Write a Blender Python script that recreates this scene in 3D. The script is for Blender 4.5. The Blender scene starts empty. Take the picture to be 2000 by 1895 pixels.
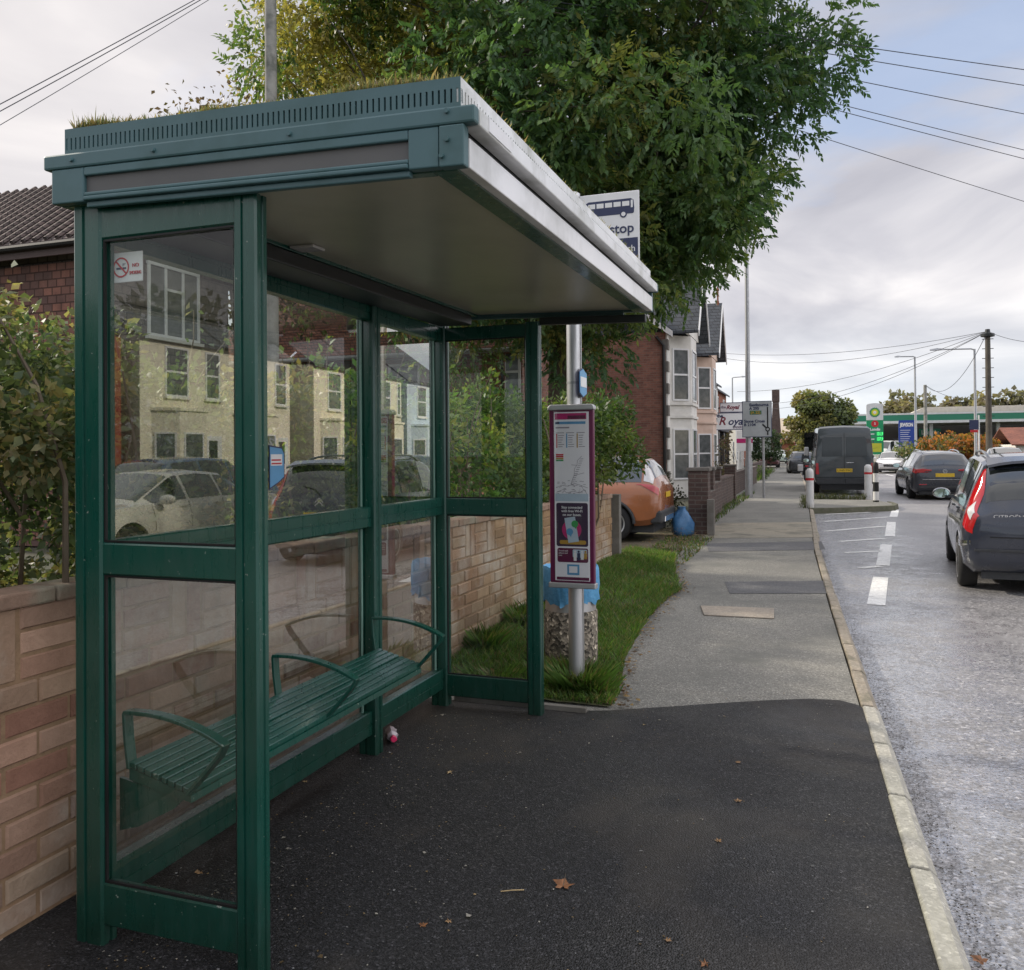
import bpy, bmesh, math, random
import numpy as np
from mathutils import Vector, Matrix
from math import sin, cos, pi, radians, sqrt, atan2, hypot
random.seed(7); RNG = np.random.default_rng(7)
scene = bpy.context.scene
COL = scene.collection

# ------------------------------------------------------------------ camera
F_PX, YAW, PITCH, ROLL, PCX, PCY, EYE = 1668.29, .3405, -.0093, .008, 996.6, 868.34, 1.45
def cam_basis():
    R = Vector((cos(YAW), sin(YAW), 0)); Fh = Vector((-sin(YAW), cos(YAW), 0)); Z = Vector((0, 0, 1))
    D = Fh*cos(PITCH) - Z*sin(PITCH); U = Fh*sin(PITCH) + Z*cos(PITCH)
    return R*cos(ROLL) - U*sin(ROLL), R*sin(ROLL) + U*cos(ROLL), D
CA, CB, CD = cam_basis()
cd = bpy.data.cameras.new('camera'); cam = bpy.data.objects.new('camera', cd); COL.objects.link(cam)
cam.matrix_world = Matrix(((CA.x, CB.x, -CD.x, 0), (CA.y, CB.y, -CD.y, 0), (CA.z, CB.z, -CD.z, EYE), (0, 0, 0, 1)))
cd.sensor_width = 36; cd.lens = 36*F_PX/2000; cd.clip_start = .05; cd.clip_end = 3000
cd.shift_x = (1000-PCX)/2000; cd.shift_y = -(947.5-PCY)/2000
scene.camera = cam
def _ray(px, py): return CA*((px-PCX)/F_PX) + CB*(-(py-PCY)/F_PX) + CD
def gp(px, py, z=0.):
    r = _ray(px, py); t = (z-EYE)/r.z; return Vector((r.x*t, r.y*t, z))
def at(px, py, Y):
    r = _ray(px, py); t = Y/r.y; return Vector((r.x*t, Y, EYE+r.z*t))
def atx(px, py, X):
    r = _ray(px, py); t = X/r.x; return Vector((X, r.y*t, EYE+r.z*t))

# ------------------------------------------------------------------ materials
def new_mat(name):
    m = bpy.data.materials.new(name); m.use_nodes = True
    nt = m.node_tree; nt.nodes.clear()
    return m, nt, nt.nodes, nt.links
def _c(c): return (c[0], c[1], c[2], 1)
def ramp(N, pts, interp='LINEAR'):
    r = N.new('ShaderNodeValToRGB'); r.color_ramp.interpolation = interp
    el = r.color_ramp.elements
    while len(el) < len(pts): el.new(.5)
    for e, (p, c) in zip(el, pts): e.position = p; e.color = _c(c) if not isinstance(c, (int, float)) else (c, c, c, 1)
    return r
def noise(N, L, vec, scale, detail=4, rough=.55, dist=0):
    n = N.new('ShaderNodeTexNoise'); n.inputs['Scale'].default_value = scale
    n.inputs['Detail'].default_value = detail; n.inputs['Roughness'].default_value = rough
    n.inputs['Distortion'].default_value = dist
    L.new(vec, n.inputs['Vector']); return n
def mixc(N, L, fac, a, b, mode='MIX'):
    m = N.new('ShaderNodeMix'); m.data_type = 'RGBA'; m.blend_type = mode
    for s, v in ((m.inputs[0], fac), (m.inputs[6], a), (m.inputs[7], b)):
        if hasattr(v, 'is_output'): L.new(v, s)
        elif isinstance(v, (int, float)): s.default_value = v
        else: s.default_value = _c(v)
    return m.outputs[2]
def math_(N, L, op, a, b=None, clamp=False):
    m = N.new('ShaderNodeMath'); m.operation = op; m.use_clamp = clamp
    for s, v in zip(m.inputs, (a, b)):
        if v is None: continue
        if hasattr(v, 'is_output'): L.new(v, s)
        else: s.default_value = v
    return m.outputs[0]
def surf(name, c1, c2=None, scale=8, rough=.6, rough2=None, bump=0, bscale=60, metallic=0, spec=.5, coat=0, attr=None, dirt=None, dirt_scale=2.):
    """principled surface whose colour wanders between c1 and c2; optional bump, low-frequency dirt"""
    m, nt, N, L = new_mat(name)
    out = N.new('ShaderNodeOutputMaterial'); p = N.new('ShaderNodeBsdfPrincipled'); L.new(p.outputs[0], out.inputs[0])
    tc = N.new('ShaderNodeTexCoord'); v = tc.outputs['Object']
    c2 = c2 or tuple(x*.8 for x in c1)
    n = noise(N, L, v, scale, 6, .6)
    r = ramp(N, [(.32, 0.), (.68, 1.)]); L.new(n.outputs['Fac'], r.inputs[0])
    col = mixc(N, L, r.outputs[0], c1, c2)
    if attr:
        a = N.new('ShaderNodeAttribute'); a.attribute_name = attr
        col = mixc(N, L, 1., a.outputs['Color'], col, 'MULTIPLY')
    if dirt:
        d = noise(N, L, v, dirt_scale, 5, .65); dr = ramp(N, [(.48, 0.), (.72, 1.)]); L.new(d.outputs['Fac'], dr.inputs[0])
        col = mixc(N, L, dr.outputs[0], col, dirt)
    L.new(col, p.inputs['Base Color'])
    p.inputs['Metallic'].default_value = metallic; p.inputs['Specular IOR Level'].default_value = spec
    p.inputs['Coat Weight'].default_value = coat; p.inputs['Coat Roughness'].default_value = .05
    if rough2 is None: p.inputs['Roughness'].default_value = rough
    else:
        mr = N.new('ShaderNodeMapRange'); L.new(n.outputs['Fac'], mr.inputs[0]); mr.inputs[1].default_value = .3; mr.inputs[2].default_value = .7
        mr.inputs[3].default_value = rough; mr.inputs[4].default_value = rough2; L.new(mr.outputs[0], p.inputs['Roughness'])
    if bump:
        bn = noise(N, L, v, bscale, 6, .65); b = N.new('ShaderNodeBump'); b.inputs['Strength'].default_value = bump
        b.inputs['Distance'].default_value = .01; L.new(bn.outputs['Fac'], b.inputs['Height']); L.new(b.outputs[0], p.inputs['Normal'])
    return m
def brick(name, c1, c2, mortar, bw=.22, bh=.075, ms=.012, rough=.85, bump=.4, off=.5, dirt=None):
    m, nt, N, L = new_mat(name)
    out = N.new('ShaderNodeOutputMaterial'); p = N.new('ShaderNodeBsdfPrincipled'); L.new(p.outputs[0], out.inputs[0])
    tc = N.new('ShaderNodeTexCoord'); s = N.new('ShaderNodeSeparateXYZ'); L.new(tc.outputs['Object'], s.inputs[0])
    u = math_(N, L, 'ADD', s.outputs[0], s.outputs[1]); cb = N.new('ShaderNodeCombineXYZ'); L.new(u, cb.inputs[0]); L.new(s.outputs[2], cb.inputs[1])
    b = N.new('ShaderNodeTexBrick'); L.new(cb.outputs[0], b.inputs['Vector']); b.offset = off
    b.inputs['Scale'].default_value = 1; b.inputs['Brick Width'].default_value = bw; b.inputs['Row Height'].default_value = bh
    b.inputs['Mortar Size'].default_value = ms; b.inputs['Mortar Smooth'].default_value = .2; b.inputs['Bias'].default_value = 0
    b.inputs['Color1'].default_value = _c(c1); b.inputs['Color2'].default_value = _c(c2); b.inputs['Mortar'].default_value = _c(mortar)
    n = noise(N, L, tc.outputs['Object'], 3.5, 6, .7); r = ramp(N, [(.3, .62), (.7, 1.1)]); L.new(n.outputs['Fac'], r.inputs[0])
    col = mixc(N, L, 1., b.outputs['Color'], r.outputs[0], 'MULTIPLY')
    n2 = noise(N, L, tc.outputs['Object'], 60, 4, .7); r2 = ramp(N, [(.3, .8), (.7, 1.1)]); L.new(n2.outputs['Fac'], r2.inputs[0])
    col = mixc(N, L, 1., col, r2.outputs[0], 'MULTIPLY')
    L.new(col, p.inputs['Base Color']); p.inputs['Roughness'].default_value = rough
    bp = N.new('ShaderNodeBump'); bp.inputs['Strength'].default_value = bump; bp.inputs['Distance'].default_value = .02; bp.invert = True
    L.new(b.outputs['Fac'], bp.inputs['Height']); L.new(bp.outputs[0], p.inputs['Normal'])
    return m
def tiles(name, c1, c2, pitch=.12, axis='z', rough=.8, width=.2, bump=.8):
    """rows of roof tiles or slates: brick pattern driven by horizontal run and height"""
    m = brick(name, c1, c2, tuple(x*.25 for x in c1), width, pitch, .012, rough, bump)
    return m
def leafmat(name, transl=.45, rough=.45, spec=.35):
    m, nt, N, L = new_mat(name)
    out = N.new('ShaderNodeOutputMaterial'); a = N.new('ShaderNodeAttribute'); a.attribute_name = 'Col'
    p = N.new('ShaderNodeBsdfPrincipled'); L.new(a.outputs['Color'], p.inputs['Base Color']); p.inputs['Roughness'].default_value = rough
    p.inputs['Specular IOR Level'].default_value = spec
    t = N.new('ShaderNodeBsdfTranslucent'); tcol = mixc(N, L, 1., a.outputs['Color'], (1.5, 1.55, .8), 'MULTIPLY'); L.new(tcol, t.inputs[0])
    mx = N.new('ShaderNodeMixShader'); mx.inputs[0].default_value = transl
    L.new(p.outputs[0], mx.inputs[1]); L.new(t.outputs[0], mx.inputs[2]); L.new(mx.outputs[0], out.inputs[0])
    return m
def glassmat(name, tint=(.9, .95, .92), k=2.0, base=.02, dirt=.06, dirtcol=(.5, .5, .45), rough=0.):
    """thin pane: transparent with a Schlick reflection from both faces and a little grime"""
    m, nt, N, L = new_mat(name)
    out = N.new('ShaderNodeOutputMaterial'); g = N.new('ShaderNodeNewGeometry')
    d = N.new('ShaderNodeVectorMath'); d.operation = 'DOT_PRODUCT'; L.new(g.outputs['Incoming'], d.inputs[0]); L.new(g.outputs['Normal'], d.inputs[1])
    c = math_(N, L, 'ABSOLUTE', d.outputs['Value']); o = math_(N, L, 'SUBTRACT', 1., c); pw = math_(N, L, 'POWER', o, 5.)
    f = math_(N, L, 'MULTIPLY', pw, .96); f = math_(N, L, 'ADD', f, .04); f = math_(N, L, 'MULTIPLY', f, k); f = math_(N, L, 'ADD', f, base)
    f = math_(N, L, 'MINIMUM', f, .85)
    tr = N.new('ShaderNodeBsdfTransparent'); tr.inputs[0].default_value = _c(tint)
    gl = N.new('ShaderNodeBsdfGlossy'); gl.inputs['Roughness'].default_value = rough; gl.inputs['Color'].default_value = (1, 1, 1, 1)
    tc = N.new('ShaderNodeTexCoord'); n = noise(N, L, tc.outputs['Object'], 5, 7, .7); r = ramp(N, [(.45, 0.), (.8, dirt*2.5)]); L.new(n.outputs['Fac'], r.inputs[0])
    n3 = noise(N, L, tc.outputs['Object'], 160, 2, .5); r3 = ramp(N, [(.69, 0.), (.74, .5)]); L.new(n3.outputs['Fac'], r3.inputs[0])
    df = N.new('ShaderNodeBsdfDiffuse'); df.inputs[0].default_value = _c(dirtcol)
    m1 = N.new('ShaderNodeMixShader'); L.new(f, m1.inputs[0]); L.new(tr.outputs[0], m1.inputs[1]); L.new(gl.outputs[0], m1.inputs[2])
    dd = math_(N, L, 'MULTIPLY', r3.outputs[0], dirt*4); dd = math_(N, L, 'ADD', dd, r.outputs[0], True)
    m2 = N.new('ShaderNodeMixShader'); L.new(dd, m2.inputs[0]); L.new(m1.outputs[0], m2.inputs[1]); L.new(df.outputs[0], m2.inputs[2])
    L.new(m2.outputs[0], out.inputs[0]); return m
def emis(name, c, s=1.):
    m, nt, N, L = new_mat(name); out = N.new('ShaderNodeOutputMaterial'); e = N.new('ShaderNodeEmission')
    e.inputs[0].default_value = _c(c); e.inputs[1].default_value = s; L.new(e.outputs[0], out.inputs[0]); return m
def flat(name, c, rough=.5, **k): return surf(name, c, tuple(x*.93 for x in c), 20, rough, **k)

# ------------------------------------------------------------------ mesh builder
class MB:
    def __init__(s): s.v = []; s.f = []; s.c = []
    def add(s, vs, fs, col=None):
        o = len(s.v); s.v += [tuple(v) for v in vs]; s.f += [tuple(i+o for i in f) for f in fs]; s.c += [col]*len(fs); return s
    def box(s, a, b, col=None, m=None):
        x0, x1 = sorted((a[0], b[0])); y0, y1 = sorted((a[1], b[1])); z0, z1 = sorted((a[2], b[2]))
        vs = [(x0,y0,z0),(x1,y0,z0),(x1,y1,z0),(x0,y1,z0),(x0,y0,z1),(x1,y0,z1),(x1,y1,z1),(x0,y1,z1)]
        if m: vs = [m @ Vector(v) for v in vs]
        return s.add(vs, [(3,2,1,0),(4,5,6,7),(0,1,5,4),(1,2,6,5),(2,3,7,6),(3,0,4,7)], col)
    def cbox(s, c, d, rz=0, col=None):
        m = Matrix.Translation(c) @ Matrix.Rotation(rz, 4, 'Z')
        return s.box((-d[0]/2,-d[1]/2,-d[2]/2), (d[0]/2,d[1]/2,d[2]/2), col, m)
    def loft(s, rings, cap=True, closed=True, col=None):
        n = len(rings[0]); vs = [p for r in rings for p in r]; fs = []
        for i in range(len(rings)-1):
            for j in range(n if closed else n-1):
                k = (j+1) % n; fs.append((i*n+j, i*n+k, (i+1)*n+k, (i+1)*n+j))
        if cap: fs += [tuple(range(n-1, -1, -1)), tuple((len(rings)-1)*n+j for j in range(n))]
        return s.add(vs, fs, col)
    def tube(s, path, r, n=10, cap=True, col=None, ell=None):
        path = [Vector(p) for p in path]; rs = r if isinstance(r, (list, tuple)) else [r]*len(path); rings = []
        ref = None
        for i, p in enumerate(path):
            t = (path[min(i+1, len(path)-1)] - path[max(i-1, 0)]).normalized()
            if ref is None: ref = Vector((1,0,0)) if abs(t.x) < .8 else Vector((0,1,0))
            a = (ref - t*ref.dot(t)).normalized(); b = t.cross(a); ref = a
            e = ell or (1, 1)
            rings.append([p + a*cos(2*pi*k/n)*rs[i]*e[0] + b*sin(2*pi*k/n)*rs[i]*e[1] for k in range(n)])
        return s.loft(rings, cap, True, col)
    def lathe(s, prof, n=20, c=(0,0,0), axis='z', col=None):
        rings = []
        for r, h in prof:
            ring = []
            for k in range(n):
                a = 2*pi*k/n
                if axis == 'z': ring.append((c[0]+r*cos(a), c[1]+r*sin(a), c[2]+h))
                elif axis == 'x': ring.append((c[0]+h, c[1]+r*cos(a), c[2]+r*sin(a)))
                else: ring.append((c[0]+r*sin(a), c[1]+h, c[2]+r*cos(a)))
            rings.append(ring)
        return s.loft(rings, True, True, col)
    def prism(s, poly, h0, h1, axis='z', col=None):
        def P(u, v, h): return {'z': (u, v, h), 'y': (u, h, v), 'x': (h, u, v)}[axis]
        return s.loft([[P(u, v, h0) for u, v in poly], [P(u, v, h1) for u, v in poly]], True, True, col)
    def quad(s, *p, col=None): return s.add(p, [tuple(range(len(p)))], col)
    def warp(s, fn): s.v = [fn(*v) for v in s.v]; return s
def rroot(o):
    v = Vector((0,0,0))
    return v
def world_loc(o):
    while o.parent: o = o.parent
    return Vector(o.location)
def build(name, mb, mat, parent=None, world=True, smooth=False, bevel=0, sharp=35, seg=2):
    me = bpy.data.meshes.new(name)
    vs = mb.v
    if parent is not None and world:
        L = world_loc(parent); vs = [(v[0]-L.x, v[1]-L.y, v[2]-L.z) for v in vs]
    me.from_pydata(vs, [], mb.f)
    bm = bmesh.new(); bm.from_mesh(me); bmesh.ops.recalc_face_normals(bm, faces=bm.faces); bm.to_mesh(me); bm.free()
    if any(c is not None for c in mb.c):
        ca = me.color_attributes.new('Col', 'FLOAT_COLOR', 'CORNER')
        arr = []
        for p in me.polygons:
            c = mb.c[p.index] or (1, 1, 1)
            arr += [c[0], c[1], c[2], 1]*p.loop_total
        ca.data.foreach_set('color', arr)
    if smooth:
        me.shade_smooth(); me.set_sharp_from_angle(angle=radians(sharp))
    o = bpy.data.objects.new(name, me); COL.objects.link(o)
    if mat: me.materials.append(mat)
    if parent is not None: o.parent = parent
    if bevel:
        b = o.modifiers.new('bevel', 'BEVEL'); b.width = bevel; b.segments = seg; b.limit_method = 'ANGLE'; b.angle_limit = radians(40)
    return o
def thing(name, label, cat, loc=(0,0,0), rz=0, group=None):
    o = bpy.data.objects.new(name, None); COL.objects.link(o); o.empty_display_size = .2
    o.location = loc; o.rotation_euler = (0, 0, rz); o['label'] = label; o['category'] = cat
    if group: o['group'] = group
    return o
def tag(o, label, cat, group=None):
    o['label'] = label; o['category'] = cat
    if group: o['group'] = group
    return o
def struct(o, label=None): 
    o['kind'] = 'structure'
    if label: o['label'] = label
    return o
def np_mesh(name, V, Fq, mat, parent=None, cols=None, smooth=False):
    """V (n,3) world coords, Fq (m,k) indices, cols (m,3) per face"""
    me = bpy.data.meshes.new(name); V = np.asarray(V, dtype=np.float32)
    if parent is not None:
        L = world_loc(parent); V = V - np.array([L.x, L.y, L.z], dtype=np.float32)
    n, k = Fq.shape
    me.vertices.add(len(V)); me.vertices.foreach_set('co', V.ravel())
    me.loops.add(n*k); me.loops.foreach_set('vertex_index', Fq.astype(np.int32).ravel())
    me.polygons.add(n); me.polygons.foreach_set('loop_start', np.arange(0, n*k, k, dtype=np.int32))
    me.update(calc_edges=True)
    if cols is not None:
        ca = me.color_attributes.new('Col', 'FLOAT_COLOR', 'CORNER')
        c4 = np.ones((n, k, 4), dtype=np.float32); c4[:, :, :3] = np.asarray(cols, dtype=np.float32)[:, None, :]
        ca.data.foreach_set('color', c4.ravel())
    if smooth: me.shade_smooth()
    me.materials.append(mat)
    o = bpy.data.objects.new(name, me); COL.objects.link(o)
    if parent is not None: o.parent = parent
    return o
def text(name, s, size, loc, right, up, mat, parent, align='CENTER', width=None, extr=.0008, shear=0, bold=0):
    cu = bpy.data.curves.new(name, 'FONT'); cu.body = s; cu.size = size; cu.align_x = align; cu.align_y = 'CENTER'
    cu.extrude = extr; cu.shear = shear; cu.resolution_u = 3; cu.offset = bold
    tmp = bpy.data.objects.new('tmp_text', cu); COL.objects.link(tmp)
    dg = bpy.context.evaluated_depsgraph_get(); me = bpy.data.meshes.new_from_object(tmp.evaluated_get(dg))
    bpy.data.objects.remove(tmp); bpy.data.curves.remove(cu)
    r = Vector(right).normalized(); u = Vector(up).normalized(); n = r.cross(u)
    xs = [v.co.x for v in me.vertices] or [0]; w = max(xs)-min(xs) or 1
    k = width/w if width else 1
    L = world_loc(parent) if parent is not None else Vector((0,0,0))
    for v in me.vertices: v.co = Vector(loc) + r*v.co.x*k + u*v.co.y + n*v.co.z - L
    me.materials.clear(); me.materials.append(mat); me.name = name
    o = bpy.data.objects.new(name, me); COL.objects.link(o)
    if parent is not None: o.parent = parent
    return o
# ------------------------------------------------------------------ world, sun
SUN_AZ, SUN_EL = radians(-84), radians(33)
w = bpy.data.worlds.new('World'); scene.world = w; w.use_nodes = True
nt = w.node_tree; N = nt.nodes; L = nt.links; N.clear()
out = N.new('ShaderNodeOutputWorld'); bg = N.new('ShaderNodeBackground'); L.new(bg.outputs[0], out.inputs[0]); bg.inputs[1].default_value = .126
sky = N.new('ShaderNodeTexSky'); sky.sky_type = 'NISHITA'; sky.sun_disc = False; sky.sun_elevation = SUN_EL; sky.sun_rotation = SUN_AZ
sky.air_density = 1.2; sky.dust_density = 1.5
tc = N.new('ShaderNodeTexCoord'); gen = tc.outputs['Generated']
sep = N.new('ShaderNodeSeparateXYZ'); L.new(gen, sep.inputs[0])
zz = math_(N, L, 'MAXIMUM', sep.outputs[2], 0.); zz = math_(N, L, 'ADD', zz, .22)
cx = math_(N, L, 'DIVIDE', sep.outputs[0], zz); cy = math_(N, L, 'DIVIDE', sep.outputs[1], zz)
cb = N.new('ShaderNodeCombineXYZ'); L.new(cx, cb.inputs[0]); L.new(cy, cb.inputs[1]); cb.inputs[2].default_value = 5.2
n1 = noise(N, L, cb.outputs[0], 1.5, 9, .5, .5); n2 = noise(N, L, cb.outputs[0], .55, 4, .5, .2)
shade = ramp(N, [(.32, (4.5, 4.5, 4.95)), (.43, (5.6, 5.55, 5.9)), (.53, (7.0, 6.85, 7.0)), (.63, (8.9, 8.6, 8.45))]); L.new(n1.outputs['Fac'], shade.inputs[0])
s2 = ramp(N, [(.35, (.86, .87, .9)), (.65, (1.06, 1.05, 1.05))]); L.new(n2.outputs['Fac'], s2.inputs[0])
cl = mixc(N, L, 1., shade.outputs[0], s2.outputs[0], 'MULTIPLY')
sunv = N.new('ShaderNodeVectorMath'); sunv.operation = 'DOT_PRODUCT'; L.new(gen, sunv.inputs[0])
SUND = Vector((sin(SUN_AZ)*cos(SUN_EL), cos(SUN_AZ)*cos(SUN_EL), sin(SUN_EL))); sunv.inputs[1].default_value = SUND
sg = math_(N, L, 'MAXIMUM', sunv.outputs['Value'], 0.); sg = math_(N, L, 'POWER', sg, 4.); sg = math_(N, L, 'MULTIPLY', sg, .85)
cl = mixc(N, L, sg, cl, (7.2, 6.7, 6.5), 'MIX')
n3 = noise(N, L, cb.outputs[0], .9, 6, .55, .5); gap = ramp(N, [(.51, 0.), (.64, 1.)]); L.new(n3.outputs['Fac'], gap.inputs[0])
blue = mixc(N, L, .6, sky.outputs[0], (3.9, 5.7, 9.2))
ngl = math_(N, L, 'SUBTRACT', 1., math_(N, L, 'MULTIPLY', sg, 1.15, True)); gf = math_(N, L, 'MULTIPLY', gap.outputs[0], math_(N, L, 'MULTIPLY', ngl, .55)); fin = mixc(N, L, gf, cl, blue)
hz = N.new('ShaderNodeMapRange'); L.new(sep.outputs[2], hz.inputs[0]); hz.inputs[1].default_value = 0.0; hz.inputs[2].default_value = .16
hz.inputs[3].default_value = .75; hz.inputs[4].default_value = 0.
fin = mixc(N, L, hz.outputs[0], fin, (6.4, 7.2, 7.8))
zb_ = N.new('ShaderNodeMapRange'); zb_.interpolation_type = 'SMOOTHSTEP'; L.new(sep.outputs[2], zb_.inputs[0]); zb_.inputs[1].default_value = .5; zb_.inputs[2].default_value = .85; zb_.inputs[3].default_value = 1.; zb_.inputs[4].default_value = 1.7  # sky overhead, out of view, brightened to add fill light
xb_ = N.new('ShaderNodeMapRange'); xb_.interpolation_type = 'SMOOTHSTEP'; L.new(sep.outputs[0], xb_.inputs[0]); xb_.inputs[1].default_value = .38; xb_.inputs[2].default_value = .85; xb_.inputs[3].default_value = 1.; xb_.inputs[4].default_value = 2.0  # unseen sky on the right brightened to fill street-facing sides
yb2 = N.new('ShaderNodeMapRange'); yb2.interpolation_type = 'SMOOTHSTEP'; L.new(sep.outputs[1], yb2.inputs[0]); yb2.inputs[1].default_value = .1; yb2.inputs[2].default_value = -.7; yb2.inputs[3].default_value = 1.; yb2.inputs[4].default_value = 1.0
zx = math_(N, L, 'MULTIPLY', zb_.outputs[0], xb_.outputs[0]); zx = math_(N, L, 'MULTIPLY', zx, yb2.outputs[0])
vm = N.new('ShaderNodeVectorMath'); vm.operation = 'SCALE'; L.new(fin, vm.inputs[0]); L.new(zx, vm.inputs['Scale'])
L.new(vm.outputs[0], bg.inputs[0])
sl = bpy.data.lights.new('sun', 'SUN'); sl.energy = 3.8; sl.angle = radians(2.5); sl.color = (1, .91, .77)
so = bpy.data.objects.new('sun', sl); COL.objects.link(so); so.rotation_euler = SUND.to_track_quat('Z', 'Y').to_euler(); so.location = SUND*50
scene.view_settings.view_transform = 'Standard'; scene.view_settings.look = 'None'; scene.view_settings.exposure = 0; scene.view_settings.gamma = 1
scene.render.engine = 'CYCLES'
scene.cycles.max_bounces = 7; scene.cycles.diffuse_bounces = 2; scene.cycles.glossy_bounces = 3; scene.cycles.transparent_max_bounces = 12; scene.cycles.transmission_bounces = 3
scene.cycles.caustics_reflective = False; scene.cycles.caustics_refractive = False
try: scene.cycles.use_denoising = True
except Exception: pass
scene.cycles.sample_clamp_indirect = 4

# ------------------------------------------------------------------ shared materials
M = {}
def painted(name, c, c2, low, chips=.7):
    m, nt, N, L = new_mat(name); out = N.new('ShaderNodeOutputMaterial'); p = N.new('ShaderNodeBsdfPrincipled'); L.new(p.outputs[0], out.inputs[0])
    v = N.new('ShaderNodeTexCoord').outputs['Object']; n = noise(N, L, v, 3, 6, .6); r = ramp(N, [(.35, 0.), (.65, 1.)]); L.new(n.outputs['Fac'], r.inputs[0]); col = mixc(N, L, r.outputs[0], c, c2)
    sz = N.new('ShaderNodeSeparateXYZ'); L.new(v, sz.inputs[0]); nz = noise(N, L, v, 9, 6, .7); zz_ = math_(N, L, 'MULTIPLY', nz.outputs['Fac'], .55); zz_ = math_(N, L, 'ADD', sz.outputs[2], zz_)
    mr = N.new('ShaderNodeMapRange'); L.new(zz_, mr.inputs[0]); mr.inputs[1].default_value = .25; mr.inputs[2].default_value = .75; mr.inputs[3].default_value = .75; mr.inputs[4].default_value = 0; col = mixc(N, L, mr.outputs[0], col, low)  # darker towards the foot: grime plus shade painted into the green
    mps = N.new('ShaderNodeMapping'); mps.inputs['Scale'].default_value = (40, 40, 5); L.new(v, mps.inputs[0]); ns = noise(N, L, mps.outputs[0], 1, 5, .7); rs = ramp(N, [(.5, 0.), (.75, .35)]); L.new(ns.outputs['Fac'], rs.inputs[0]); col = mixc(N, L, rs.outputs[0], col, (.03, .07, .06))
    nc = noise(N, L, v, 55, 3, .6); rc = ramp(N, [(chips, 0.), (chips+.015, 1.)]); L.new(nc.outputs['Fac'], rc.inputs[0]); col = mixc(N, L, rc.outputs[0], col, (.22, .26, .22))
    L.new(col, p.inputs['Base Color']); rr_ = N.new('ShaderNodeMapRange'); L.new(ns.outputs['Fac'], rr_.inputs[0]); rr_.inputs[1].default_value = .3; rr_.inputs[2].default_value = .75; rr_.inputs[3].default_value = .2; rr_.inputs[4].default_value = .5; L.new(rr_.outputs[0], p.inputs['Roughness'])
    b = N.new('ShaderNodeBump'); b.inputs['Strength'].default_value = .05; b.inputs['Distance'].default_value = .01; n6 = noise(N, L, v, 220, 3, .6); L.new(n6.outputs['Fac'], b.inputs['Height']); L.new(b.outputs[0], p.inputs['Normal']); p.inputs['Coat Weight'].default_value = .35; p.inputs['Coat Roughness'].default_value = .12
    return m
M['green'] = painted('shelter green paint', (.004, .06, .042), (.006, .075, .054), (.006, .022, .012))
M['fascia'] = surf('shelter fascia paint', (.062, .135, .148), (.072, .15, .163), 3, .35, .5, dirt=(.045, .105, .105), dirt_scale=3)
M['glarefascia'] = surf('sky glare fascia', (.9, .9, .9), (.82, .83, .83), 4, .3, dirt=(.5, .5, .47), dirt_scale=2)  # sky glare on the street face painted in as white
M['glaretrim'] = surf('sky glare trim', (.85, .86, .86), (.72, .73, .72), 5, .4, dirt=(.34, .35, .3), dirt_scale=3)  # street-side trim paled with painted-in sky glare
M['ceiling'] = surf('shelter ceiling', (.46, .44, .34), (.41, .39, .3), 1.2, .3, dirt=(.35, .335, .25), dirt_scale=1.5)
M['recess'] = surf('name panel', (.12, .12, .115), (.09, .09, .09), 2, .5)
M['dark'] = flat('dark metal', (.012, .016, .016), .45)
M['black'] = flat('black', (.006, .006, .006), .6)
M['glass'] = glassmat('shelter glass', (.88, .92, .89), 4.4, .03, .02)
M['endglass'] = glassmat('end panel glass', (.9, .94, .91), 1.2, .0, .02)
M['clearglass'] = glassmat('case window', (.95, .96, .96), 1.4, .0, .02)
M['winglass'] = surf('window glass', (.02, .024, .026), (.05, .055, .055), .7, .06, spec=.9)
M['curtain'] = surf('net curtained glass', (.16, .17, .17), (.07, .08, .08), 5, .12, spec=.8)
M['steel'] = surf('galvanised steel', (.42, .43, .44), (.34, .35, .36), 14, .35, .55, metallic=.6, bump=.05)
M['alu'] = surf('brushed aluminium', (.6, .6, .6), (.52, .52, .52), 10, .3, .45, metallic=.75)
M['white'] = surf('white paint', (.78, .78, .77), (.7, .7, .68), 6, .45, dirt=(.55, .54, .5), dirt_scale=3)
M['upvc'] = flat('white window frame', (.8, .8, .8), .35)
M['signwhite'] = flat('sign white', (.82, .82, .82), .4)
M['navy'] = flat('sign navy', (.03, .04, .1), .45)
M['red'] = flat('sign red', (.55, .02, .03), .5)
M['plum'] = flat('plum panel', (.13, .012, .06), .3)
M['purple'] = flat('poster purple', (.05, .022, .06), .4)
M['magenta'] = flat('poster magenta', (.5, .02, .16), .4)
M['ochre'] = flat('poster ochre', (.5, .3, .05), .4)
M['sky'] = flat('poster blue', (.12, .35, .6), .4)
M['pgreen'] = flat('poster green', (.05, .35, .1), .4)
M['paper'] = surf('timetable paper', (.92, .9, .92), (.86, .86, .9), 3, .5)
M['mapsea'] = flat('map sea', (.5, .62, .72), .5)
M['maptext'] = flat('map grey print', (.3, .27, .32), .6)
M['binblue'] = surf('blue bin bag', (.16, .45, .72), (.08, .3, .55), 6, .3, .5, bump=.8, bscale=28)
M['plate'] = flat('yellow plate', (.75, .5, .03), .4)
M['tyre'] = surf('tyre rubber', (.014, .014, .014), (.02, .02, .02), 20, .8)
M['rim'] = surf('alloy rim', (.5, .5, .5), (.4, .4, .4), 8, .3, metallic=.9)
M['carglass'] = surf('car window', (.012, .016, .017), (.02, .026, .026), .6, .03, spec=1., coat=1)
M['redlight'] = surf('red lamp lens', (.5, .008, .012), (.38, .005, .01), 12, .12, spec=.8, coat=1)
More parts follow.
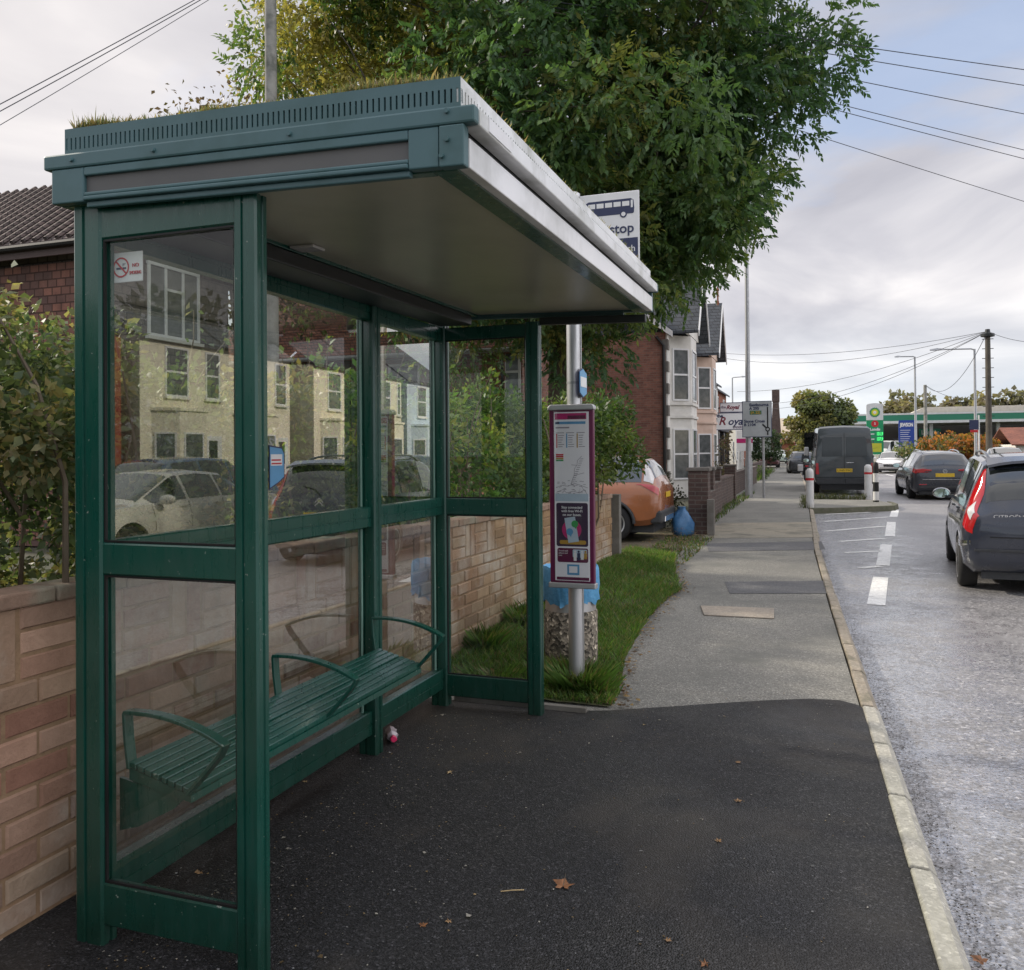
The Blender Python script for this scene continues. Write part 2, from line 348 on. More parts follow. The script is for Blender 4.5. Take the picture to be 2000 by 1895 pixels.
M['whitelight'] = surf('clear lamp lens', (.7, .68, .66), (.5, .5, .5), 12, .1, spec=.8, coat=1)
M['plastic'] = surf('grey plastic', (.03, .032, .034), (.045, .047, .05), 20, .6)
M['wood'] = surf('weathered wood', (.2, .19, .17), (.13, .12, .1), 6, .85, bump=.4, bscale=30)
M['polewood'] = surf('pole wood', (.36, .35, .32), (.24, .24, .22), 5, .85, bump=.3, bscale=18, dirt=(.1, .11, .09), dirt_scale=4)
M['darkpole'] = surf('dark pole wood', (.07, .06, .05), (.11, .1, .08), 3, .85, bump=.3, bscale=18)
M['bark'] = surf('bark', (.12, .1, .075), (.06, .05, .04), 5, .9, bump=.8, bscale=12)
M['twig'] = surf('twig', (.1, .07, .045), (.16, .13, .09), 5, .8)
M['wire'] = flat('cable', (.045, .05, .06), .6)

# ------------------------------------------------------------------ ground sheets
def ground_mat(name, base, base2, spk=.35, scale=1.2, rough=.9, bump=.5, bs=140, patches=None, stain_or_sun=None):
    m, nt, N, L = new_mat(name); out = N.new('ShaderNodeOutputMaterial'); p = N.new('ShaderNodeBsdfPrincipled'); L.new(p.outputs[0], out.inputs[0])
    v = N.new('ShaderNodeTexCoord').outputs['Object']
    n = noise(N, L, v, scale, 7, .6, .3); r = ramp(N, [(.35, 0.), (.65, 1.)]); L.new(n.outputs['Fac'], r.inputs[0])
    col = mixc(N, L, r.outputs[0], base, base2)
    vo = N.new('ShaderNodeTexVoronoi'); vo.inputs['Scale'].default_value = bs*.8; L.new(v, vo.inputs['Vector'])
    sp = N.new('ShaderNodeSeparateColor'); L.new(vo.outputs['Color'], sp.inputs[0])
    r2 = ramp(N, [(0., 1-spk), (.7, 1.), (.93, 1+spk*.6), (1., 1+spk*2.2)]); L.new(sp.outputs[0], r2.inputs[0])
    col = mixc(N, L, 1., col, r2.outputs[0], 'MULTIPLY')
    if stain_or_sun:
        n4 = noise(N, L, v, stain_or_sun[0], 5, .65, .4); r4 = ramp(N, [(.5, 0.), (.68, 1.)]); L.new(n4.outputs['Fac'], r4.inputs[0]); col = mixc(N, L, r4.outputs[0], col, stain_or_sun[1])
    L.new(col, p.inputs['Base Color']); p.inputs['Roughness'].default_value = rough
    b = N.new('ShaderNodeBump'); b.inputs['Strength'].default_value = bump; b.inputs['Distance'].default_value = .006
    n5 = noise(N, L, v, bs*.35, 4, .7); hh = math_(N, L, 'ADD', vo.outputs['Distance'], n5.outputs['Fac'])
    L.new(hh, b.inputs['Height']); L.new(b.outputs[0], p.inputs['Normal'])
    return m, N, L, p, v
M['earth'] = ground_mat('earth', (.06, .055, .035), (.04, .05, .025), bs=40)[0]
m, N, L, p, v = ground_mat('fresh tarmac', (.0125, .0125, .0145), (.022, .021, .02), 1.5, .8, .55, .5, 200, stain_or_sun=(.6, (.047, .04, .032)))  # brown stain tone doubles as sun patches painted on the tarmac
bn_ = [q for q in N if q.type == 'BUMP'][0]; vo2 = N.new('ShaderNodeTexVoronoi'); vo2.inputs['Scale'].default_value = 150; L.new(v, vo2.inputs['Vector']); iv = math_(N, L, 'SUBTRACT', 1., vo2.outputs['Distance']); L.new(iv, bn_.inputs['Height'])
nr = noise(N, L, v, .9, 5, .6); mr_ = N.new('ShaderNodeMapRange'); L.new(nr.outputs['Fac'], mr_.inputs[0]); mr_.inputs[1].default_value = .35; mr_.inputs[2].default_value = .65; mr_.inputs[3].default_value = .42; mr_.inputs[4].default_value = .8; L.new(mr_.outputs[0], p.inputs['Roughness'])
M['newtar'] = m
M['oldtar'] = ground_mat('old pavement asphalt', (.185, .18, .162), (.24, .232, .205), .4, .5, .9, .4, 160, stain_or_sun=(1.1, (.14, .14, .125)))[0]
M['darktar'] = ground_mat('darker asphalt', (.1, .1, .105), (.135, .135, .135), .3, 1, .85, .4, 150)[0]
M['concrete'] = ground_mat('crossover concrete', (.33, .29, .22), (.26, .24, .19), .15, .9, .9, .25, 90, stain_or_sun=(2, (.15, .14, .11)))[0]
M['dirtdrive'] = ground_mat('dirt drive', (.12, .1, .065), (.17, .14, .09), .4, 1.5, .95, .8, 60, stain_or_sun=(1.6, (.07, .09, .03)))[0]
M['soil'] = ground_mat('verge soil', (.05, .06, .02), (.08, .07, .03), .4, 3, .95, .8, 60)[0]
M['kerbnew'] = ground_mat('new kerb concrete', (.38, .365, .31), (.45, .43, .365), .2, 3, .85, .25, 110, stain_or_sun=(5, (.27, .26, .21)))[0]
M['kerbold'] = ground_mat('old kerb', (.27, .24, .19), (.36, .3, .23), .2, 4, .85, .4, 90, stain_or_sun=(4, (.11, .11, .075)))[0]
M['slab'] = ground_mat('pale cover slab', (.34, .29, .23), (.27, .24, .2), .15, 4, .85, .2, 90)[0]
M['paint'] = ground_mat('worn road paint', (.85, .85, .83), (.74, .74, .72), .2, 6, .7, .5, 120, stain_or_sun=(9, (.5, .5, .5)))[0]
# carriageway: wet and gritty near the kerb, smoother and drier in the wheel tracks
m, N, L, p, v = ground_mat('carriageway', (.22, .215, .218), (.3, .29, .29), .5, .7, .55, 1., 85, stain_or_sun=(.35, (.185, .18, .183)))
sx = N.new('ShaderNodeSeparateXYZ'); L.new(v, sx.inputs[0])
wob = noise(N, L, v, .9, 5, .6); wx = math_(N, L, 'MULTIPLY', wob.outputs['Fac'], 1.5); xx = math_(N, L, 'ADD', sx.outputs[0], wx)
wet = N.new('ShaderNodeMapRange'); wet.interpolation_type = 'SMOOTHSTEP'; L.new(xx, wet.inputs[0]); wet.inputs[1].default_value = 1.5; wet.inputs[2].default_value = 3.0; wet.inputs[3].default_value = 1; wet.inputs[4].default_value = 0
g = noise(N, L, v, 3.5, 5, .7); g2 = noise(N, L, v, 55, 5, .75); gg = math_(N, L, 'ADD', math_(N, L, 'MULTIPLY', g.outputs['Fac'], .4), math_(N, L, 'MULTIPLY', g2.outputs['Fac'], .6)); gr = ramp(N, [(.46, .0), (.53, 1.)]); L.new(gg, gr.inputs[0])
wf = math_(N, L, 'MULTIPLY', wet.outputs[0], gr.outputs[0])
rr = N.new('ShaderNodeMapRange'); L.new(wf, rr.inputs[0]); rr.inputs[3].default_value = .52; rr.inputs[4].default_value = .12; L.new(rr.outputs[0], p.inputs['Roughness'])
p.inputs['Specular IOR Level'].default_value = .8
bn = [q for q in N if q.type == 'BUMP'][0]; bs_ = N.new('ShaderNodeMapRange'); L.new(wf, bs_.inputs[0]); bs_.inputs[3].default_value = .6; bs_.inputs[4].default_value = .3; L.new(bs_.outputs[0], bn.inputs['Strength'])
L.new(wf, p.inputs['Coat Weight']); p.inputs['Coat Roughness'].default_value = .16; p.inputs['Coat IOR'].default_value = 3.2; L.new(bn.outputs[0], p.inputs['Coat Normal'])
M['road'] = m

def sheet(name, pts, z, mat, label=None):
    area = sum(a[0]*b[1]-b[0]*a[1] for a, b in zip(pts, list(pts[1:])+[pts[0]]))
    if area < 0: pts = list(pts)[::-1]
    bm = MB().quad(*[(q[0], q[1], z) for q in pts]); o = build(name, bm, mat)
    if o.data.polygons[0].normal.z < 0: o.data.flip_normals()
    return struct(o, label)
def ribbon(name, left, right, z, mat, label=None):
    vs = []; fs = []
    for a, b in zip(left, right): vs += [(a[0], a[1], z), (b[0], b[1], z)]
    for i in range(len(left)-1): fs.append((2*i, 2*i+1, 2*i+3, 2*i+2))
    o = build(name, MB().add(vs, fs), mat)
    if o.data.polygons[0].normal.z < 0: o.data.flip_normals()
    return struct(o, label)
KERB = [(.66, -8), (.52, -2), (.404, 2.68), (.336, 5.13), (.221, 8.6), (.101, 12.8), (.009, 20.9), (-.06, 26), (-.3, 40), (-.8, 60), (-1.6, 85), (-2.4, 105), (-4.5, 140)]
FARK = [(9.4, -8), (9.2, -2), (9.1, 2.7), (9., 5), (8.9, 8.6), (8.8, 12.8), (8.6, 20.9), (8.5, 26), (8.1, 40), (7.2, 60), (6.0, 85), (4.9, 105), (2.5, 140)]
def interp(line, y):
    for (x0, y0), (x1, y1) in zip(line, line[1:]):
        if y0 <= y <= y1: return x0 + (x1-x0)*(y-y0)/(y1-y0)
    return line[-1][0]
sheet('ground', [(-700, -300), (700, -300), (700, 1500), (-700, 1500)], -.13, M['earth'])
ribbon('road', [(x-.02, y) for x, y in KERB], [(x+.02, y) for x, y in FARK], -.1, M['road'])
PAVL = [(-2.34, -8), (-2.34, 2), (-2.34, 4.72)]
sheet('pavement', [(-2.34, 4.0), (.27, 4.0)] + [(x-.1, y) for x, y in KERB if 4.5 < y < 141] + [(-7.5, 140), (-5.2, 105), (-4.2, 85), (-3.2, 60), (-2.75, 40), (-2.4, 27), (-2.1, 18), (-2.4, 11), (-2.34, 7)], 0, M['oldtar'], None)
# fresh tarmac bay around the shelter, with its curved joint to the old surface
edge = [gp(*q) for q in [(1100, 1390), (1190, 1389), (1300, 1382), (1400, 1375), (1500, 1369), (1580, 1366), (1640, 1369), (1675, 1378), (1698, 1392)]]
EDGE = [(x, y) for x, y, z in edge]
kin = [(x-.085, y) for x, y in KERB]
bayp = [(-2.34, -8)] + [(-2.34, 4.6)] + [(-1.45, 4.62)] + EDGE[0:] + [(interp(kin, 4.), 4.), (interp(kin, 2.68), 2.68), (interp(kin, -2.), -2.), (interp(kin, -8), -8)]
sheet('tarmac_bay', bayp, .004, M['newtar'])
# kerb stones: one run of new pale kerbs, then older brown ones
def kerbrun(name, y0, y1, ln, mat):
    mb = MB(); y = y0
    while y < y1-.02:
        ye = min(y+ln, y1); g = .011
        a0, a1 = interp(KERB, y+g), interp(KERB, ye-g); w0 = .088; j = random.uniform(-.004, .004); zt = .012+random.uniform(-.002, .003)
        r = []
        for (x, yy) in ((a0+j, y+g), (a1+j, ye-g)):
            r.append([(x-w0, yy, -.12), (x-w0, yy, zt), (x-w0+.01, yy, zt+.004), (x-.025, yy, zt), (x, yy, zt-.022), (x+.025, yy, -.12)])
        mb.loft(r); y = ye
    # bedding mortar below the joints
    ys = [y0+i*(y1-y0)/60 for i in range(61)]
    mb.loft([[(interp(KERB, y)-.08, y, -.12), (interp(KERB, y)-.08, y, -.012), (interp(KERB, y)-.03, y, -.014), (interp(KERB, y)-.012, y, -.03), (interp(KERB, y)+.012, y, -.12)] for y in ys])
    return struct(build(name, mb, mat, bevel=.006))
kerbrun('kerb', -6, 5.2, .66, M['kerbnew']); kerbrun('kerb', 5.2, 26, .8, M['kerbold']); 
ys_ = [26, 40, 60, 85, 105, 140]
mb = MB(); mb.loft([[(interp(KERB, y)-.1, y, -.12), (interp(KERB, y)-.1, y, .012), (interp(KERB, y)-.02, y, .01), (interp(KERB, y)+.02, y, -.12)] for y in ys_]); struct(build('kerb', mb, M['kerbold']))
mb = MB(); mb.loft([[(x-.02, y, -.12), (x+.01, y, .005), (x+.12, y, .012), (x+.12, y, -.12)] for x, y in FARK]); struct(build('kerb', mb, M['kerbold']))
sheet('pavement', [(x+.1, y) for x, y in FARK] + [(8, 140), (9, 105), (9.6, 85), (10.3, 60), (10.9, 40), (11.1, 20), (11.6, -8)], 0.0, M['oldtar'])
# darker bands, crossover, drive
sheet('pavement_band', [gp(1415, 1137), gp(1612, 1135), gp(1632, 1160), gp(1425, 1160)], .004, M['darktar'])  # band of darker tone across the pavement
sheet('pavement_band', [gp(1380, 1062), gp(1604, 1058), gp(1612, 1074), gp(1384, 1078)], .004, M['darktar'])
sheet('crossover', [gp(1412, 1022), gp(1590, 1020), gp(1602, 1050), gp(1372, 1052), gp(1350, 1040)], .004, M['concrete'])
sheet('driveway', [(-2.0, 11.0), (-1.75, 14.8), (-2.0, 16.2), (-12, 16.2), (-12, 10.9), (-2.5, 10.9)], .006, M['dirtdrive'])
mb = MB(); c0, c1, c2, c3 = gp(1368, 1185), gp(1512, 1190), gp(1512, 1210), gp(1375, 1203)
o = tag(build('utility_cover', MB().prism([(c0.x, c0.y), (c1.x, c1.y), (c2.x, c2.y), (c3.x, c3.y)], .002, .012), M['slab'], bevel=.003), 'pale rectangular slab cover set into the grey pavement beyond the grass', 'cover')
# build-out where the bay ends
bo = [(-.14, 22.2), (.9, 22.75), (1.86, 23.7), (2.0, 24.4), (1.9, 25.4), (1.6, 26.6), (-.17, 26.6)]
struct(build('island', MB().prism(bo, -.12, .014), M['oldtar'], bevel=.01))
bk = [(.0, 22.06), (.92, 22.6), (1.95, 23.6), (2.1, 24.4), (2.02, 25.4)]
mb = MB(); mb.loft([[(x-.12, y+.1, -.12), (x-.12, y+.1, .03), (x-.02, y+.02, .028), (x, y, -.12)] for x, y in bk]); struct(build('kerb', mb, surf('mossy kerb', (.08, .09, .05), (.14, .13, .1), 9, .9, bump=.3)))
# painted markings
mb = MB()
def dash(ax, ay, bx, by, wd=.09):
    d = Vector((bx-ax, by-ay)).normalized(); n = Vector((-d.y, d.x))*wd/2
    mb.quad((ax-n.x, ay-n.y, -.096), (bx-n.x, by-n.y, -.096), (bx+n.x, by+n.y, -.096), (ax+n.x, ay+n.y, -.096))
for (p0, p1) in [((1711, 1182), (1720, 1128)), ((1724, 1105), (1731, 1064)), ((1738, 1048), (1741, 1020)), ((1745, 1010), (1749, 996))]:
    a, b = gp(*p0, -.1), gp(*p1, -.1); dash(a.x, a.y, b.x, b.y, .17)
for (p0, p1) in [((1612, 1038), (1730, 1028)), ((1610, 1019), (1738, 1010)), ((1612, 1005), (1700, 1001)), ((1640, 1058), (1728, 1052)), ((1650, 1080), (1720, 1077)), ((1680, 1110), (1722, 1106))]:
    a, b = gp(*p0, -.1), gp(*p1, -.1); dash(a.x, a.y, b.x, b.y, .11)
for k in range(9):
    y = 30+k*8.; x = (interp(KERB, y)+interp(FARK, y))/2+1.; x2 = (interp(KERB, y+4)+interp(FARK, y+4))/2+1.; dash(x, y, x2, y+4, .12)
struct(build('road_marking', mb, M['paint']))
# gutter grit along the kerb foot
gv = []; 
for i in range(5200):
    y = RNG.uniform(1.5, 24)**1.0; y = 1.5+22.5*RNG.random()**1.6; x = interp(KERB, y)+.03+abs(RNG.normal(0, .07)); s = RNG.uniform(.002, .007); a = RNG.uniform(0, 6.28)
    for k in range(3): gv.append((x+s*cos(a+k*2.09), y+s*sin(a+k*2.09), -.096+RNG.uniform(0, .004)))
gv = np.array(gv); o = np_mesh('gutter_grit', gv, np.arange(len(gv)).reshape(-1, 3), surf('grit', (.03, .026, .02), (.06, .05, .035), 30, .9)); o['kind'] = 'stuff'; o['label'] = 'dark grit and leaf mould gathered along the kerb foot'; o['category'] = 'grit'

# ------------------------------------------------------------------ front garden wall with real bricks
XW = -2.3
def wall_top(y): return 1.035 - .012*max(0, y-2) 
def wall_base(y): return -.03 if y < 4.4 else min(.16, -.03+.06*(y-4.4))
t = thing('brick_wall', 'long buff brick garden wall running behind the green bus shelter', 'wall', (XW, 4.5, 0))
pal = [(.48, .265, .18), (.54, .33, .23), (.41, .21, .14), (.56, .36, .255), (.49, .29, .2), (.51, .34, .23), (.37, .19, .13)]
mb = MB()
def bk_(x, y0, y1, z0, z1):
    c = pal[int(RNG.integers(len(pal)))]; k = RNG.uniform(.82, 1.18)
    yy = (y0+y1)/2; ye = max(0, min(1, (yy-4.2)/2.5)); c = tuple(a*(1-.55*ye)+b*.55*ye for a, b in zip(c, (.36, .27, .11)))
    lowf = max(0, min(1, (.42-z0)/.4)); c = tuple(a*(1-.5*lowf)+b*.5*lowf for a, b in zip(c, (.36, .32, .24)))
    c = tuple(min(1, q*k*.8) for q in c); j = RNG.uniform(-.004, .004); e = .006; xo = XW+j; xb = XW-.11
    a = [(xo-.008, y0, z0), (xo-.008, y1, z0), (xo-.008, y1, z1), (xo-.008, y0, z1)]
    b = [(xo, y0+e, z0+e), (xo, y1-e, z0+e), (xo, y1-e, z1-e), (xo, y0+e, z1-e)]
    d = [(xb, y0, z0), (xb, y1, z0), (xb, y1, z1), (xb, y0, z1)]
    dz = (wall_top(yy)-1.035)
    mb.loft([[(p[0], p[1], p[2]+dz) for p in r] for r in (d, a, b)], True, True, c)
CH = .083; BL = .24; YE = 10.15
for r in range(-2, 9):
    z0 = .01+CH*r; y = -3.0 - (BL/2 if r % 2 else 0)
    while y < YE:
        y1 = min(y+BL, YE)
        if y1-y > .05 and y1 > -3: bk_(0, max(y, -3)+.005, y1-.005, z0+.005, z0+CH-.005)
        y += BL
# upper band: panels of three stretchers between pairs of soldiers
zb = .01+CH*9; y = -3.02; per = BL+.02+2*.083
while y < YE:
    for k in range(3):
        if y+BL < YE: bk_(0, y+.005, y+BL-.005, zb+k*CH*.94+.004, zb+(k+1)*CH*.94-.004)
    for k in range(2):
        ys = y+BL+.005+k*.083
        if ys+.08 < YE: bk_(0, ys+.004, ys+.079, zb+.004, zb+3*CH*.94-.004)
    y += BL+.01+2*.083
build('brickwork', mb, surf('buff brick', (1, 1, 1), (.8, .78, .76), 14, .92, bump=.55, bscale=60, attr='Col', dirt=(.5, .43, .36), dirt_scale=2.2), t)
mb = MB(); ys = [-3+i*(YE+3)/30 for i in range(31)]
mb.loft([[(XW-.1, y, -.1), (XW-.007, y, -.1), (XW-.007, y, wall_top(y)-.052), (XW-.1, y, wall_top(y)-.052)] for y in ys])
build('mortar', mb, surf('mortar', (.34, .22, .13), (.26, .17, .1), 20, .95, bump=.5), t)
mb = MB(); y = -3
while y < YE:
    dz = RNG.uniform(-.003, .003); zt = wall_top(y+.1); k = RNG.uniform(.75, 1.15)
    mb.box((XW-.125, y+.004, zt-.05), (XW+.012, min(y+.3, YE)-.004, zt+.002+dz), (.38*k, .25*k, .18*k)); y += .3
build('coping', mb, surf('coping brick', (1, 1, 1), (.72, .72, .7), 18, .92, bump=.5, attr='Col', dirt=(.3, .33, .25)), t, bevel=.008)
M['gedge'] = surf('glass edge', (.3, .5, .42), None, 4, .15)
# ------------------------------------------------------------------ bus shelter
XL, XF, Y0, BAY = -2.09, -1.40, 1.979, .834
PW, PD = .112, .09
YE_ = Y0+3*BAY
ZRT, ZRB, ZPT, ZPB = 1.193, 1.096, 2.093, .188
XG = -2.03
sh = thing('bus_shelter', 'dark green framed bus shelter with glass panels and planted roof beside the brick wall', 'bus shelter', (-1.75, 3.2, 0))
def post(x0, y0, w, d, zt=None, z0=-.02):
    zt = zt or (2.197 if x0 < -1.9 else 2.172)
    """grooved aluminium section, groove down each broad face"""
    def s(a, b): return (x0+a*w, y0+b*d)
    prof = [(0, .1), (.08, 0), (.34, 0), (.36, .1), (.44, .1), (.46, 0), (.92, 0), (1, .1), (1, .38), (.94, .42), (.94, .58), (1, .62), (1, .9), (.92, 1), (.64, 1), (.62, .9), (.38, .9), (.36, 1), (.08, 1), (0, .9), (0, .62), (.06, .58), (.06, .42), (0, .38)]
    mb = MB().prism([s(a, b) for a, b in prof], z0, zt)
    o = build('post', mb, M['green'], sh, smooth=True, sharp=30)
    return o
posts = [(-2.093, Y0, .106, .06), (-1.516, Y0, .077, .054), (-2.082, Y0+BAY-.09, .1, .07), (-2.082, Y0+2*BAY, .1, .07), (-2.082, YE_, .1, .07), (-1.498, YE_, .08, .055)]
for q in posts: post(*q)
for x, y, w_, d_ in posts:
    build('post_foot', MB().box((x+.012, y+.01, -.02), (x+w_-.012, y+d_-.01, .012)), M['steel'], sh)
def railx(name, x0, x1, y, z0, z1, th=.04):
    mb = MB(); yc = y+.026; h = z1-z0
    prof = [(yc-th/2+.006, z0), (yc-th/2, z0+.006), (yc-th/2, z1-.006), (yc-th/2+.006, z1), (yc+th/2-.006, z1), (yc+th/2, z1-.006), (yc+th/2, z0+.006), (yc+th/2-.006, z0)]
    mb.loft([[(x0, a, b) for a, b in prof], [(x1, a, b) for a, b in prof]])
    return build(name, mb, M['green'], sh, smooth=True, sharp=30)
def raily(name, y0, y1, z0, z1, th=.05):
    h = z1-z0; x0, x1 = XG-th/2, XG+th/2; g = .004
    prof = [(x0, z0), (x1-.005, z0), (x1, z0+.005), (x1, z0+h*.42), (x1-g, z0+h*.44), (x1-g, z0+h*.5), (x1, z0+h*.52), (x1, z1-.005), (x1-.005, z1), (x0, z1)]
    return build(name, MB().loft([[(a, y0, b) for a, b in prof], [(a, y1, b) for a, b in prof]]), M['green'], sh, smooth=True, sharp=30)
for y in (Y0, YE_):
    x0, x1 = (-1.987, -1.516) if y == Y0 else (-1.982, -1.498)
    railx('top_rail', x0, x1, y, ZPT, 2.19 if y == Y0 else 2.165); railx('mid_rail', x0, x1, y, ZRB, ZRT); railx('bottom_rail', x0, x1, y, .062, ZPB)
    for (a, b) in ((ZRT, ZPT), (ZPB, ZRB)):
        yc = y+.022
        build('glass_pane', MB().quad((x0, yc, a), (x1, yc, a), (x1, yc, b), (x0, yc, b)), M['endglass'], sh)
        g = .006
        mb = MB(); 
        for (p, q) in (((x0, a), (x0+g, b)), ((x1-g, a), (x1, b)), ((x0+g, a), (x1-g, a+g)), ((x0+g, b-g), (x1-g, b))):
            mb.box((p[0], yc-.012, p[1]), (q[0], yc-.003, q[1]))
        build('gasket', mb, M['black'], sh)
for k in range(3):
    y0, y1 = Y0+k*BAY+.056-(.086 if k == 1 else 0), Y0+(k+1)*BAY+.004-(.09 if k == 0 else 0)
    raily('top_rail', y0, y1, ZPT, 2.17); raily('mid_rail', y0, y1, ZRB, ZRT); raily('bottom_rail', y0, y1, .10, .215)
    for (a, b) in ((ZRT, ZPT), (.215, ZRB)):
        build('glass_pane', MB().quad((XG, y0, a), (XG, y1-.055, a), (XG, y1-.055, b), (XG, y0, b)), M['glass'], sh)
        build('glass_edge', MB().box((XG-.004, y1-.056, a+.004), (XG+.004, y1-.051, b-.004)), M['gedge'], sh)
# roof: slightly tilted tray; every roof part goes through tilt()
def tilt(x, y, z): return (x, y, z + .03*(-.8-x) + .014*(y-1.94))
YN, YR = 1.94, 4.57
XR, XB = -.801, -2.133
def rpart(name, mb, mat, **k): return build(name, mb.warp(tilt), mat, sh, **k)
# near and far end fascias built round a recessed name board
RX0, RX1 = -2.01, -.955
for yy, s in ((YN, 1), (YR, -1)):
    f = MB(); a, b = yy, yy+s*.03
    f.box((XB, a, 2.16), (RX0, b, 2.262)); f.box((RX1, a, 2.16), (XR-.07, b, 2.262)); f.box((RX0, a, 2.236), (RX1, b, 2.262)); 
    f.box((RX0, a-s*.004, 2.163), (RX1, b, 2.176)); f.box((RX0, a, 2.176), (RX1, b, 2.188)); f.box((RX0, a+s*.01, 2.145), (RX1, b, 2.163))
    rpart('end_fascia', f, M['fascia'], bevel=.004)
    rpart('name_board', MB().box((RX0-.002, a+s*.012, 2.186), (RX1+.002, a+s*.022, 2.24)), M['recess'])
    rpart('corner_plate', MB().box((XR-.068, a-s*.003, 2.158), (XR, b, 2.262)), M['fascia'], bevel=.004)
    rpart('fascia_lip', MB().box((XB-.028, a-s*.004, 2.2625), (XR+.029, b, 2.307)), M['fascia'], bevel=.006)
    for (x, z) in ((-.845, 2.295), (-.845, 2.225), (-.86, 2.185), (-1.3, 2.285), (-1.75, 2.285), (-2.05, 2.285)):
        rpart('bolt', MB().lathe([(.006, -.006*s), (.007, 0), (.004, .004*s)], 10, (x, a-s*.005, z), 'y'), M['fascia'], smooth=True)
def slotted(name, p0, p1, mat, out, n):
    """upstand with a row of vertical drainage slots, dark void behind; out = outward normal"""
    p0, p1 = Vector(p0), Vector(p1); d = p1-p0; ln = d.length; u = d/ln; o = Vector(out); mb = MB()
    def blk(a, b, z0, z1, t0=0., t1=.012):
        q = [p0+u*a - o*t0, p0+u*b - o*t0, p0+u*b - o*t1, p0+u*a - o*t1]
        mb.loft([[(v.x, v.y, z0) for v in q], [(v.x, v.y, z1) for v in q]])
    blk(0, ln, 2.3075, 2.318); blk(0, ln, 2.353, 2.381)
    st = ln/n
    for i in range(n+1):
        blk(max(0, i*st-st*.34), min(ln, i*st+st*.34), 2.318, 2.353)
    r = rpart(name, mb, mat)
    mb2 = MB(); q = [p0+u*.01-o*.016, p1-u*.01-o*.016, p1-u*.01-o*.022, p0+u*.01-o*.022]
    mb2.loft([[(v.x, v.y, 2.31) for v in q], [(v.x, v.y, 2.375) for v in q]]); rpart('slot_backing', mb2, M['black'])
X_S0, X_S1 = -2.085, -.812
slotted('slotted_trim', (X_S0, YN+.004, 0), (X_S1, YN+.004, 0), M['fascia'], (0, -1, 0), 76)
slotted('slotted_trim', (X_S1, YN+.006, 0), (X_S1, YR-.006, 0), M['glaretrim'], (1, 0, 0), 130)
slotted('slotted_trim', (X_S0, YR-.004, 0), (X_S1, YR-.004, 0), M['fascia'], (0, 1, 0), 60)
slotted('slotted_trim', (X_S0, YN+.006, 0), (X_S0, YR-.006, 0), M['fascia'], (-1, 0, 0), 110)
# street side: sky glare fascia, dark shadow gap, pale lip; sky glare painted in as white
rpart('front_fascia', MB().box((XR-.03, YN+.032, 2.16), (XR+.002, YR-.032, 2.236)), M['glarefascia'], bevel=.003)
rpart('shadow_gap', MB().box((XR-.03, YN+.032, 2.237), (XR-.02, YR-.032, 2.262)), M['dark'])
rpart('front_lip', MB().box((XR-.02, YN+.032, 2.2626), (XR+.03, YR-.032, 2.3065)), M['glaretrim'], bevel=.004)
rpart('back_fascia', MB().box((XB, YN+.032, 2.16), (XB+.03, YR-.032, 2.3065)), M['fascia'], bevel=.004)
rpart('maker_plate', MB().box((XR+.029, 2.03, 2.268), (XR+.0325, 2.2, 2.303)), M['signwhite'])
# underside
rpart('ceiling', MB().box((-1.80, YN+.07, 2.172), (-.90, YR-.03, 2.178)), M['ceiling'])
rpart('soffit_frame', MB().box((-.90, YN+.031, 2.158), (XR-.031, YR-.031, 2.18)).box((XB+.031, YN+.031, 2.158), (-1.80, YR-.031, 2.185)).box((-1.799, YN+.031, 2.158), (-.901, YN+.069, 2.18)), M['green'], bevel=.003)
rpart('back_beam', MB().box((-2.0, YN+.14, 2.10), (-1.80, YR-.12, 2.157)), M['dark'], bevel=.006)
rpart('ceiling_light', MB().box((-1.79, 2.66, 2.160), (-1.69, 2.74, 2.171)), M['whitelight'], bevel=.003)
rpart('cantilever_arm', MB().box((XF-.02, YE_+.02, 2.10), (-.83, YE_+.06, 2.14)), M['dark'], bevel=.004)
rpart('roof_tray', MB().box((X_S0+.03, YN+.03, 2.31), (X_S1-.03, YR-.03, 2.374)), M['soil'])
# cantilever perch bench
be = MB(); yb0, yb1 = 2.05, 3.62
def bz(t): return .528-.058*t     # back .. front
for i in range(8):
    t0, t1 = i/8+.012, (i+1)/8-.012; xa, xb = -1.955+.225*t0, -1.955+.225*t1
    if i == 4: xa += .006
    be.loft([[(xa, yb0, bz(t0)-.018), (xb, yb0, bz(t1)-.018), (xb, yb0, bz(t1)), (xa, yb0, bz(t0))], [(xa, yb1, bz(t0)-.018), (xb, yb1, bz(t1)-.018), (xb, yb1, bz(t1)), (xa, yb1, bz(t0))]])
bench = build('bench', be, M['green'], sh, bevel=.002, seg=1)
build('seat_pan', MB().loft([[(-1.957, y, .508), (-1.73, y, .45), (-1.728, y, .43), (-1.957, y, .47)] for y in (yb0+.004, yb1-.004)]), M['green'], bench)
def arm(y):
    pts = []
    back = [(-1.955, .505), (-1.968, .60), (-1.972, .668)]
    arc = [(-1.972+.36*t, .672+.012*sin(pi*t*.6)-.075*t**2.2) for t in [i/10 for i in range(11)]]
    fr = [(-1.612-.02, .575), (-1.70, .50), (-1.742, .455)]
    path = back+arc+fr; mb = MB(); rings = []
    for i, (x, z) in enumerate(path):
        a = Vector(path[max(i-1, 0)]); b = Vector(path[min(i+1, len(path)-1)]); t = (b-a).normalized(); n = Vector((-t.y, t.x))*.006
        rings.append([(x-n.x, y, z-n.y), (x+n.x, y, z+n.y), (x+n.x, y+.036, z+n.y), (x-n.x, y+.036, z-n.y)])
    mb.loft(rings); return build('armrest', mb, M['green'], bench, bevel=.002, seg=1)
for y in (2.045, 2.80, 3.585): arm(y)
